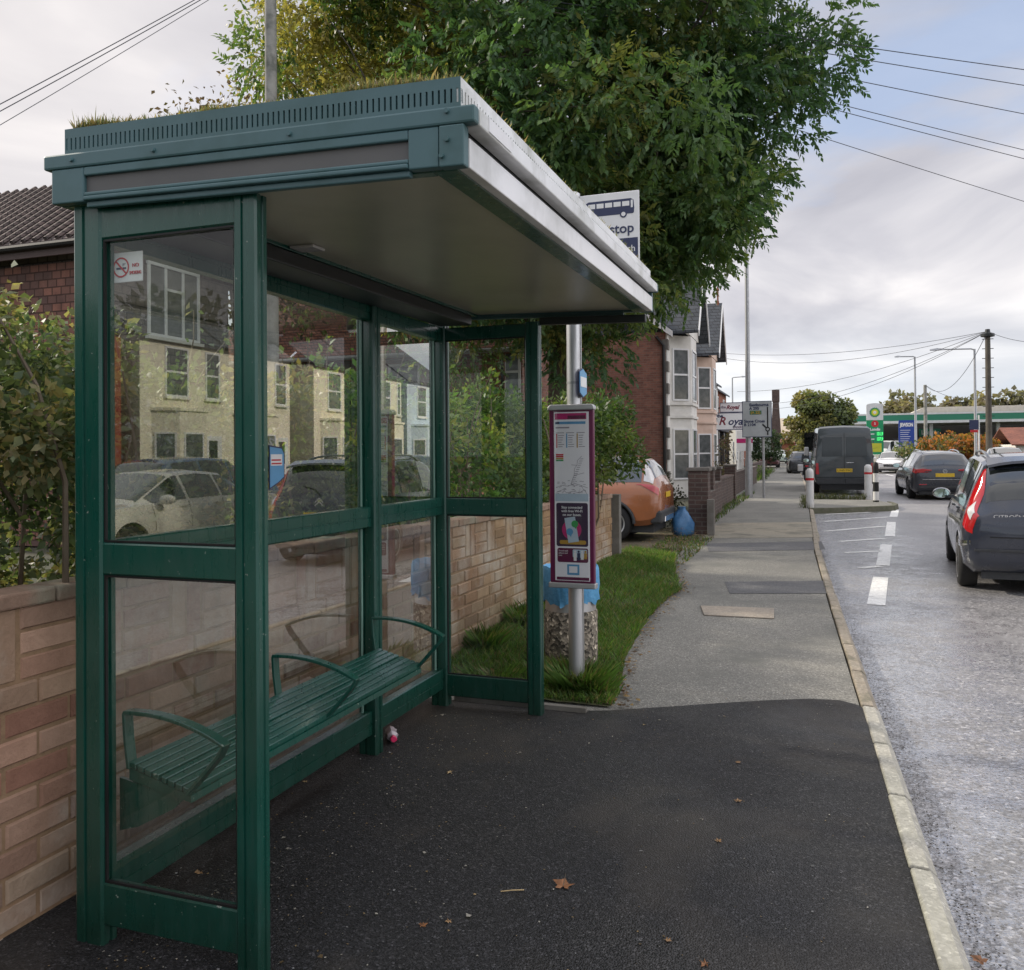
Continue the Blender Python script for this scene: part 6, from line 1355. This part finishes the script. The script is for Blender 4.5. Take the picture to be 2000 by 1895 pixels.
# motorbike parked at the kerb behind the van's left side
mq = at(1574, 900, 46); mo = thing('motorbike', 'parked motorbike with a black screen left of the van', 'motorbike', (mq.x, 46, -.1), .05)
for y in (-.65, .7):
    w_ = build('wheel', MB().lathe([(.22, -.06), (.29, -.07), (.31, -.04), (.31, .04), (.29, .07), (.22, .06)], 24, (0, y, .31), 'x'), M['tyre'], mo, world=False, smooth=True); build('rim', MB().lathe([(.22, -.02), (.22, .02)], 20, (0, y, .31), 'x'), M['rim'], w_, world=False)
build('frame', MB().tube([(0, -.65, .31), (0, -.2, .5), (0, .4, .8), (0, .7, .31)], .05, 8), M['dark'], mo, world=False); build('tank', MB().lathe([(.03, -.3), (.15, -.2), (.17, 0), (.12, .2), (.03, .28)], 14, (0, .2, .86), 'y'), M['black'], mo, world=False, smooth=True)
build('seat', MB().box((-.13, -.75, .78), (.13, -.05, .86)), M['black'], mo, world=False, bevel=.03); build('engine', MB().box((-.17, -.2, .3), (.17, .3, .65)), M['plastic'], mo, world=False, bevel=.03)
build('screen', MB().prism([(-.22, .95), (.22, .95), (.16, 1.35), (-.16, 1.35)], .45, .48, 'y'), M['carglass'], mo, world=False); build('handlebar', MB().tube([(-.38, .32, 1.02), (0, .45, 1.0), (.38, .32, 1.02)], .018, 6), M['dark'], mo, world=False); build('pannier', MB().box((-.42, -.85, .5), (-.17, -.35, .82)).box((.17, -.85, .5), (.42, -.35, .82)), M['alu'], mo, world=False, bevel=.02)
lt(mo, 'tail_lamp', [(-.08, .72), (.08, .72), (.08, .78), (-.08, .78)], M['redlight'], -.88, .05)
# ------------------------------------------------------------------ street furniture and distance
def column(name, label, px, pyb, Y, h, r0, r1, arm=None, lean=0, mat='steel', cat='lamp post', group=None, lx=0):
    p = at(px, pyb, Y); t = thing(name, label, cat, (p.x, Y, 0), 0, group)
    mb = MB().lathe([(r0*1.35, -.1), (r0*1.35, 1.1), (r0, 1.25), (r1, h)], 14, (p.x, Y, 0)); build('column', mb, M[mat], t, smooth=True)
    if arm:
        dx = arm; build('arm', MB().tube([(p.x, Y, h-.05), (p.x+dx*.1, Y, h+.02), (p.x+dx, Y, h+.06)], r1*.7, 8), M[mat], t, smooth=True)
        hd = build('lantern', MB().loft([[(p.x+dx*s, Y-w_, h+z0), (p.x+dx*s, Y+w_, h+z0), (p.x+dx*s, Y+w_*.7, h+z1), (p.x+dx*s, Y-w_*.7, h+z1)] for s, w_, z0, z1 in ((.85, .06, .02, .1), (1.05, .13, .0, .14), (1.45 if abs(dx) < 1.2 else 1.25, .1, .02, .09))]), M['steel'], t)
    return t, p
column('lamp_column', 'tall grey lamp column rising into the tree above the directional sign', 1463, 972, 27.3, 8.6, .085, .055, -.5)
column('lamp_column', 'grey lamp column with a long arm reaching left beside the dark telegraph pole', 1906, 880, 56, at(1900, 682, 56).z, .09, .06, at(1830, 682, 56).x-at(1900, 682, 56).x)
column('lamp_column', 'slim grey lamp column with a short head in front of the petrol station', 1789, 880, 76, at(1783, 697, 76).z, .1, .07, -1.2)
column('lamp_column', 'pale slim lamp column behind the van in front of the round tree', 1612, 870, 95, at(1609, 784, 95).z, .09, .06, None)
column('lamp_column', 'small far lamp column above the terrace roofs', 1431, 800, 85, at(1430, 738, 85).z, .09, .06, .9)
# directional sign
def sgn(): 
    Y = 27.1; a, b = at(1450, 785, Y), at(1507, 853, Y); t = thing('direction_sign', 'grey backed white direction sign with a junction diagram on two posts', 'road sign', ((a.x+b.x)/2, Y, 0))
    pl = build('sign_plate', MB().box((a.x, Y, b.z), (b.x, Y+.03, a.z)), surf('sign face grey', (.5, .53, .54), None, 3, .4), t, bevel=.012); W, Hh = b.x-a.x, a.z-b.z
    build('sign_border', MB().box((a.x-.012, Y+.002, b.z-.012), (b.x+.012, Y+.028, a.z+.012)), M['navy'], t)
    def T(s, fx, fz, sz, w_=None, mt='navy'): return text('lettering', s, sz*Hh, (a.x+fx*W, Y-.004, b.z+fz*Hh), (1,0,0), (0,0,1), M[mt], pl, align='LEFT', bold=.004, width=w_*W if w_ else None)
    T('Eastbourne', .24, .9, .11, .66); T('A 295', .24, .8, .11, .34); T('Stone Cross', .05, .44, .11, .72); T('B 2104', .05, .34, .11, .4)
    build('route_patch', MB().box((a.x+.25*W, Y-.003, b.z+.63*Hh), (a.x+.66*W, Y-.001, b.z+.74*Hh)), flat('sign green', (.02, .16, .08), .5), pl); T('(A 22)', .28, .685, .1, .34, 'ochre')
    mb = MB(); yy = Y-.004; xs = a.x+.87*W; mb.box((xs-.022*W, yy, b.z+.27*Hh), (xs+.022*W, yy+.002, b.z+.84*Hh)); mb.box((xs-.022*W, yy, b.z+.05*Hh), (xs+.022*W, yy+.002, b.z+.15*Hh))
    n = 24; cz = b.z+.21*Hh
    for i in range(n):
        a0, a1 = 2*pi*i/n, 2*pi*(i+1)/n; mb.quad(*[(xs+r*cos(q), yy, cz+r*sin(q)) for r, q in ((.045*W, a0), (.085*W, a0), (.085*W, a1), (.045*W, a1))])
    mb.quad((xs-.06*W, yy, cz+.02*Hh), (xs-.03*W, yy, cz+.055*Hh), (xs-.17*W, yy, cz+.16*Hh), (xs-.2*W, yy, cz+.125*Hh)); build('junction_symbol', mb, M['black'], pl)
    for px in (1492,): 
        q = at(px, 972, Y+.06); build('post', MB().lathe([(.04, -.1), (.038, a.z-.05)], 12, (q.x, Y+.07, 0)), M['steel'], t, smooth=True)
    q = at(1462, 900, Y+.06); build('post', MB().lathe([(.03, b.z-.1), (.03, a.z-.05)], 12, (q.x, Y+.07, 0)), M['steel'], t, smooth=True)
sgn()
# bollards
def bollard(label, px, pyb, Y, h, r, bands, mat, group, cap=True):
    p = at(px, pyb, Y); t = thing('bollard', label, 'bollard', (p.x, Y, 0), 0, group); build('shaft', MB().lathe([(r*1.02, -.05), (r, h*.88), (r*.95, h*.95), (r*.6, h), (.01, h+.01)], 18, (p.x, Y, 0)), M[mat], t, smooth=True)
    for z0, z1, m_ in bands: build('band', MB().lathe([(r*1.02, z0), (r*1.02, z1)], 18, (p.x, Y, 0)), M[m_], t, smooth=True)
    return t
bollard('white bollard with a red band at the pavement corner left of the van', 1582, 993, 22.7, .98, .095, [(.69, .75, 'red')], 'white', 'bollards on the build-out')
bollard('white bollard with a red band at the right rear of the van', 1696, 975, 27.4, 1.0, .105, [(.72, .78, 'red')], 'white', 'bollards on the build-out')
bollard('black and white banded bollard on the tip of the build-out', 1711, 982, 25.4, 1.1, .075, [(.06, .3, 'white'), (.56, .8, 'white')], 'black', 'bollards on the build-out')
# blue bag of rubbish
bgp = gp(1318, 1046); bgx, bgy = -2.12, 14.75; mb = MB(); n = 24; rings = []
for z, r in ((0, .13), (.04, .17), (.12, .19), (.22, .18), (.32, .15), (.4, .11), (.46, .06), (.5, .07)):
    rings.append([(bgx+r*(1+.12*sin(3*a+z*9)+.07*sin(7*a-z*20))*cos(a), bgy+r*(1+.12*sin(3*a+z*9)+.07*sin(7*a-z*20))*sin(a), z) for a in [2*pi*k/n for k in range(n)]])
tag(build('rubbish_bag', mb.loft(rings), surf('dull blue sack', (.08, .22, .42), (.04, .14, .3), 6, .35, bump=.9, bscale=20), smooth=True, sharp=80), 'crumpled blue plastic sack slumped behind the orange car', 'bag')
# poles and wires
def pole(name, label, px, py, Y, h, r0, r1, mat, steps=False):
    p = at(px, py, Y); t = thing(name, label, 'utility pole', (p.x, Y, 0)); build('shaft', MB().tube([(p.x, Y, -.1), (p.x, Y, h*.5), (p.x, Y, h)], [r0, (r0+r1)/2, r1], 14), M[mat], t, smooth=True)
    if steps:
        build('head_ring', MB().lathe([(.1, -.28), (.3, -.24), (.3, -.12), (.12, -.05), (.1, .1)], 12, (p.x, Y, h)), M['dark'], t, smooth=True)
        for k in range(10): build('step', MB().box((p.x-.24, Y-.015, 2.5+k*.45), (p.x+.24, Y+.015, 2.53+k*.45)), M['dark'], t)
    return t, Vector((p.x, Y, h))
tA, topA = pole('utility_pole', 'pale grey wooden pole rising above the shelter roof', 530, 300, 10.9, 8.95, .105, .085, 'polewood')
tB, topB = pole('telegraph_pole', 'dark telegraph pole with steps and a wire head on the right', 1932, 885, 45, at(1917, 648, 45).z, .15, .11, 'darkpole', True)
tC, topC = pole('utility_pole', 'short bare wooden pole in front of the petrol station', 1808, 850, 68, at(1808, 752, 68).z, .13, .11, 'polewood')
def wire(label, a, b, sag=.3, r=.008, n=24, grp='overhead cables'):
    a, b = Vector(a), Vector(b); pts = [a+(b-a)*t+Vector((0, 0, -sag*4*t*(1-t))) for t in [i/n for i in range(n+1)]]
    return tag(build('overhead_cable', MB().tube(pts, r, 5), M['wire']), label, 'cable', grp)
for i, (px, py, lab) in enumerate(((0, 196, 'uppermost of the three cables crossing the top left sky'), (0, 208, 'middle cable of the three crossing the top left sky'), (0, 233, 'lowest of the three cables crossing the top left sky'))):
    q = at(px, py, 7.5); d = q-topA; wire(lab, topA+Vector((0, 0, -.03*i)), topA+d*1.6, .05, .006 if i < 2 else .0045)
for (px, py, Y, lab) in ((2000, 131, 17, 'highest cable leaving the tree on the right sky'), (2000, 162, 18, 'second highest cable leaving the tree on the right sky'), (2000, 218, 19, 'third cable down on the right sky'), (2000, 289, 21, 'upper of the close pair of cables on the right sky'), (2000, 306, 21, 'lower of the close pair of cables on the right sky'), (2000, 390, 24, 'steepest and lowest cable on the right sky')):
    q = at(px, py, Y); d = q-topA; wire(lab, topA, topA+d*1.35, .06, .0075)
for (px, py, Y, sag, lab) in ((1410, 690, 60, .5, 'nearly level cable from the telegraph pole to the gabled pair'), (1415, 700, 60, .8, 'sagging cable just under the nearly level one'), (1440, 765, 60, .7, 'cable from the telegraph pole down to the terrace roofs'), (1460, 790, 64, .9, 'lower cable from the telegraph pole towards the direction sign'), (1480, 800, 66, .9, 'lowest cable from the telegraph pole towards the far chimney'), (2060, 668, 40, .2, 'cable leaving the telegraph pole to the right')):
    wire(lab, topB, at(px, py, Y), sag, .012)
wire('slack cable from the telegraph pole to the short wooden pole', topB, topC, 1.4, .014); wire('cable from the short wooden pole running right', topC, at(1890, 778, 75), .3, .014)
# --- petrol station
YS = 110.; a, b = at(1640, 822, YS), at(2060, 813, YS); ct = thing('petrol_canopy', 'long green and white petrol station canopy with slim white columns', 'canopy', ((a.x+b.x)/2, YS, 0)); zc = a.z
M['pgr'] = flat('canopy green', (.03, .22, .13), .4); M['asht'] = surf('canopy white', (.75, .76, .75), None, 2, .4)
x0, x1 = a.x, b.x+4
build('roof_edge', MB().box((x0, YS, zc-.15), (x1, YS+14, zc+.55)), M['pgr'], ct); build('white_band', MB().box((x0-.03, YS-.03, zc-.45), (x1, YS+14.03, zc-.15)), M['asht'], ct); build('top_band', MB().box((x0-.02, YS-.02, zc+.55), (x1, YS+14.02, zc+.75)), M['asht'], ct)
for k in range(5): build('support', MB().box((x0+3+k*7, YS+2, 0), (x0+3.35+k*7, YS+2.35, zc-.45)), M['asht'], ct)
build('rounded_end', MB().lathe([(.55, -.6), (.55, 14)], 16, (x0, YS, zc+.05), 'y'), M['asht'], ct, smooth=True)
sp = thing('petrol_shop', 'low dark petrol station shop under the canopy with a pale flat roof', 'shop', ((x0+x1)/2+4, YS+18, 0)); build('wall', MB().box((x0+4, YS+15, 0), (x1+6, YS+24, zc-.4)), surf('dark shop wall', (.1, .09, .085), None, 1, .7), sp)
build('roof', MB().prism([(x0+8, zc+.6), (x1+8, zc+.6), (x1+6, zc+2.1), (x0+11, zc+2.1)], YS+16, YS+30, 'y'), surf('pale metal roof', (.6, .55, .47), None, 2, .6), sp)
for k in range(5): w_ = build('window', MB().box((x0+7+k*5, YS+14.96, 1), (x0+10.4+k*5, YS+14.99, 2.9)), M['winglass'], sp)
s0, s1 = at(1795, 838, YS+14.8), at(1838, 852, YS+14.8); fs = build('fascia_sign', MB().box((s0.x, YS+14.85, s1.z), (s1.x, YS+14.93, s0.z)), M['pgr'], sp); text('lettering', 'Londis', .8, ((s0.x+s1.x)/2, YS+14.84, (s0.z+s1.z)/2), (1,0,0), (0,0,1), M['signwhite'], sp, bold=.02)
def totem():
    Y = 104; a, b = at(1692, 788, Y), at(1726, 888, Y); W, Hh = b.x-a.x, a.z-b.z; t = thing('price_totem', 'tall green and white petrol price totem with a sunburst emblem', 'totem', ((a.x+b.x)/2, Y, 0)); cx_ = (a.x+b.x)/2
    def R(n, f0, f1, mt, inset=0, d=0, par=None): return build(n, MB().box((a.x+inset*W, Y-d, b.z+f0*Hh), (b.x-inset*W, Y+.4-d*0, b.z+f1*Hh)), M[mt] if isinstance(mt, str) else mt, par or t)
    mb = MB().prism([(a.x, b.z+.67*Hh), (b.x, b.z+.67*Hh), (b.x, b.z+.96*Hh)]+[(cx_+W/2*cos(q), b.z+.96*Hh+.04*Hh*sin(q)) for q in [pi*i/10 for i in range(1, 10)]]+[(a.x, b.z+.96*Hh)], Y, Y+.4, 'y'); build('top_panel', mb, M['asht'], t)
    R('green_panel', .0, .667, flat('totem green', (.01, .3, .12), .4)); 
    cz = b.z+.82*Hh
    for r, c, d in ((.33*W, 'pgr', .02), (.26*W, flat('leaf green', (.2, .5, .04), .4), .03), (.19*W, flat('sun yellow', (.8, .7, .05), .4), .04), (.1*W, M['signwhite'], .05)):
        n = 36; pts = [(cx_+r*(1 if k % 2 else .86)*cos(2*pi*k/n), cz+r*(1 if k % 2 else .86)*sin(2*pi*k/n)) for k in range(n)]; build('sunburst', MB().prism(pts, Y-d, Y-d+.01, 'y'), M[c] if isinstance(c, str) else c, t)
    build('red_disc', MB().lathe([(.22*W, -.02), (.22*W, 0)], 24, (cx_, Y, b.z+.6*Hh), 'y'), M['red'], t); text('lettering', 'S', .07*Hh, (cx_, Y-.03, b.z+.6*Hh), (1,0,0), (0,0,1), M['signwhite'], t)
    text('lettering', 'Londis', .07*Hh, (cx_, Y-.02, b.z+.49*Hh), (1,0,0), (0,0,1), M['signwhite'], t, bold=.02)
    led = emis('price digits', (.1, 1, .25), 1.2)
    for k, s in enumerate(('131.9', '137.9')):
        text('price', s, .085*Hh, (a.x+.78*W, Y-.02, b.z+(.4-k*.1)*Hh), (1,0,0), (0,0,1), led, t, width=.36*W, bold=.03); build('fuel_line', MB().box((a.x+.12*W, Y-.01, b.z+(.39-k*.1)*Hh), (a.x+.46*W, Y, b.z+(.41-k*.1)*Hh)), M['signwhite'], t)
    R('yellow_panel', .05, .22, flat('yellow panel', (.6, .6, .05), .4), .12, .01)
    build('swoosh', MB().prism([(a.x+.2*W, b.z+.1*Hh), (a.x+.8*W, b.z+.15*Hh), (a.x+.4*W, b.z+.12*Hh)], Y-.03, Y-.02, 'y'), M['pgr'], t)
    build('leg', MB().box((a.x+.05*W, Y+.1, -.1), (a.x+.2*W, Y+.3, b.z)).box((b.x-.2*W, Y+.1, -.1), (b.x-.05*W, Y+.3, b.z)), M['pgr'], t)
totem()
def jew():
    Y = 102; a, b = at(1755, 821, Y), at(1787, 880, Y); W, Hh = b.x-a.x, a.z-b.z; t = thing('merchant_sign', 'tall blue builders merchant sign with white lettering beside the price totem', 'sign', ((a.x+b.x)/2, Y, 0)); build('panel', MB().box((a.x, Y, b.z), (b.x, Y+.25, a.z)), flat('sign blue', (.02, .06, .32), .4), t)
    text('lettering', 'JEWSON', .16*Hh, ((a.x+b.x)/2, Y-.02, b.z+.84*Hh), (1,0,0), (0,0,1), M['signwhite'], t, width=.84*W, bold=.03)
    for k in range(9): build('print_line', MB().box((a.x+.1*W, Y-.012, b.z+(.1+k*.07)*Hh), (a.x+(.6+.2*((k*7) % 3)/3)*W, Y, b.z+(.115+k*.07)*Hh)), M['signwhite'], t)
    build('leg', MB().box((a.x+.1*W, Y+.05, -.1), (a.x+.2*W, Y+.2, b.z)).box((b.x-.2*W, Y+.05, -.1), (b.x-.1*W, Y+.2, b.z)), M['steel'], t)
jew()
lw0, lw1 = at(1692, 893, 98), at(1770, 893, 98); tag(build('forecourt_wall', MB().box((lw0.x, 98, -.1), (lw1.x+22, 98.3, .55)).box((lw0.x, 97.97, .55), (lw1.x+22, 98.33, .65)), M['cream']), 'long low buff wall along the petrol station forecourt', 'wall')
wv = at(1738, 870, 106); V2, HV2 = car('white_van', 'white van parked on the forecourt beside the blue sign', (wv.x, 107, 0), radians(150), VAN, paint('white van paint', (.72, .72, .7)), (-1.6, 1.75), .34, 1., side=((.6, 1.5),), front=(1.35, 1.95), cat='van', simple=True, mirrors=False)
bus = at(1912, 838, 50); bt_ = thing('far_bus_stop', 'small blue and red bus stop flag on a slim post beside the telegraph pole', 'bus stop', (bus.x, 50, 0)); build('post', MB().lathe([(.04, -.1), (.04, 3.2)], 10, (bus.x, 50, 0)), M['white'], bt_, smooth=True); build('flag', MB().box((bus.x-.45, 49.95, 2.45), (bus.x-.02, 49.98, 2.95)), M['navy'], bt_); build('red_strip', MB().box((bus.x-.4, 49.945, 2.3), (bus.x-.05, 49.975, 2.43)), M['red'], bt_)
# --- right-hand hedge in autumn colours and the far planting
AUT = [(.07, .09, .03), (.12, .12, .035), (.28, .16, .04), (.4, .13, .05), (.45, .22, .08)]
for k, (px, Y, rx, h, lab, pal) in enumerate(((1822, 62, 2.4, 2.1, 'olive shrub at the left of the autumn hedge on the right verge', HG), (1862, 60, 2.0, 2.5, 'orange and red autumn shrub left of the telegraph pole', AUT), (1893, 58, 1.6, 2.2, 'yellowing autumn shrub nearest the telegraph pole', AUT), (1795, 66, 2.0, 1.5, 'low dark shrub before the blue merchant sign', HG))):
    p = at(px, 880, Y); shrub(lab, p.x, Y, rx, 1.3, h, 2600, .2, .45, pal, .1, 'verge_shrub', 0, 'shrubs on the right verge')
p = at(1497, 880, 72); shrub('dark round clipped bush beyond the direction sign', p.x, 72, 1.15, 1.1, 3.2, 3500, .16, .4, [(.03, .05, .025), (.04, .07, .03), (.05, .08, .035)], .8, 'round_bush', 0, None)
p = at(1478, 880, 40); shrub('low green plant at the foot of the far pavement wall', -2.7, 44, .5, 1.2, .7, 900, .1, .3, HG3, .05, 'wall_plant', 0, None)
p = at(1378, 880, 30); shrub('bare climbing rose against the pink and white bay fronts', -3.2, 33.4, .25, .9, 2.0, 260, .1, .3, [(.12, .08, .05), (.1, .1, .05)], .4, 'climbing_plant', 6, None)
def fartree(label, px, pyt, Y, rx, pal, n=60, per=70, ln=.5, squash=1.):
    p = at(px, pyt, Y); h = p.z; rz = h*.46*squash; return tree('distant_tree', label, (p.x, Y, -.1), (p.x, Y, h-rz), (rx, rx*.8, rz), .3, n, per, ln, .45, pal, False, 'trees on the skyline', clump_r=rx*.26, droop=.2, shell=.3, limbs=8)
FT = [(.1, .13, .07), (.13, .16, .075), (.18, .19, .09), (.25, .22, .1)]; FH = [(.15, .15, .11), (.2, .19, .14), (.26, .22, .15)]  # distance haze painted into these leaf colours
fartree('broad round green tree rising behind the dark van', 1600, 770, 84, 2.9, FT, 120, 150, .3)
fartree('hazy rounded tree left of the slim lamp column', 1772, 775, 170, 5.5, FH, 60, 60, .9); fartree('low hazy tree between the two wooden poles', 1840, 782, 172, 6, FH, 50, 50, .9); fartree('hazy tree left of the telegraph pole', 1873, 775, 175, 4.5, FH, 50, 50, .9); fartree('hazy tree at the far right above the canopy', 1962, 768, 168, 6, FH, 60, 60, .9)
# --- far end of the street
def blockhouse(name, label, px0, px1, pyt, Y, dep, mat, roofmat, roof=1.4):
    a, b = at(px0, pyt, Y), at(px1, pyt, Y); t = thing(name, label, 'building', ((a.x+b.x)/2, Y, 0)); build('wall', MB().box((a.x, Y, -.1), (b.x, Y+dep, a.z)), M[mat], t); gable_roof(t, a.x, b.x, Y, Y+dep, a.z, a.z+roof, 'x', roofmat)
    for k in range(2): window(t, (a.x+(b.x-a.x)*(.28+.44*k), Y, a.z-1.6), min(1.6, (b.x-a.x)*.25), 1.5, 'y', -1)
    return t
blockhouse('far_building', 'pale gabled building closing the far end of the street', 1509, 1560, 846, 118, 10, 'cream', surf('buff roof', (.5, .42, .32), None, 2, .8), 2.)
blockhouse('far_house', 'brick house with white window right of the round bush', 1527, 1552, 866, 108, 6, 'redbrick2', M['redroof'], .5)
blockhouse('far_bungalow', 'orange roofed bungalow at the right edge', 1984, 2040, 868, 70, 8, 'whiterender', M['redroof'], 1.2)
ck = at(1515, 762, 116); c2 = at(1524, 880, 116); ch = thing('tall_chimney', 'tall tapering brick chimney stack above the far street', 'chimney', (ck.x, 116, 0)); w1 = .5; build('stack', MB().loft([[(ck.x-q, 116-q, z), (ck.x+q, 116-q, z), (ck.x+q, 116+q, z), (ck.x-q, 116+q, z)] for q, z in ((.8, 0), (.38, ck.z-1.7), (.38, ck.z-1.6), (.46, ck.z-1.5), (.46, ck.z))]), M['oldbrick'], ch)
# wooded skyline
mb = MB(); pts = [(-420, 430), (-200, 470), (-60, 500), (100, 520), (260, 480), (480, 430)]
vs = []; fs = []; n = 160
for i in range(n+1):
    t = i/n*(len(pts)-1); k = min(int(t), len(pts)-2); f = t-k; x = pts[k][0]*(1-f)+pts[k+1][0]*f; y = pts[k][1]*(1-f)+pts[k+1][1]*f; h = 7+3*sin(i*.9)+2*sin(i*2.3+1)+RNG.uniform(-1, 1)
    vs += [(x, y, -.2), (x, y+4, h), (x, y+30, h*.8)]
for i in range(n):
    for j in range(2): fs.append((i*3+j, i*3+j+1, i*3+j+4, i*3+j+3))
struct(build('hills', mb.add(vs, fs), surf('hazy wood', (.2, .23, .2), (.15, .18, .15), .2, .95), smooth=True))
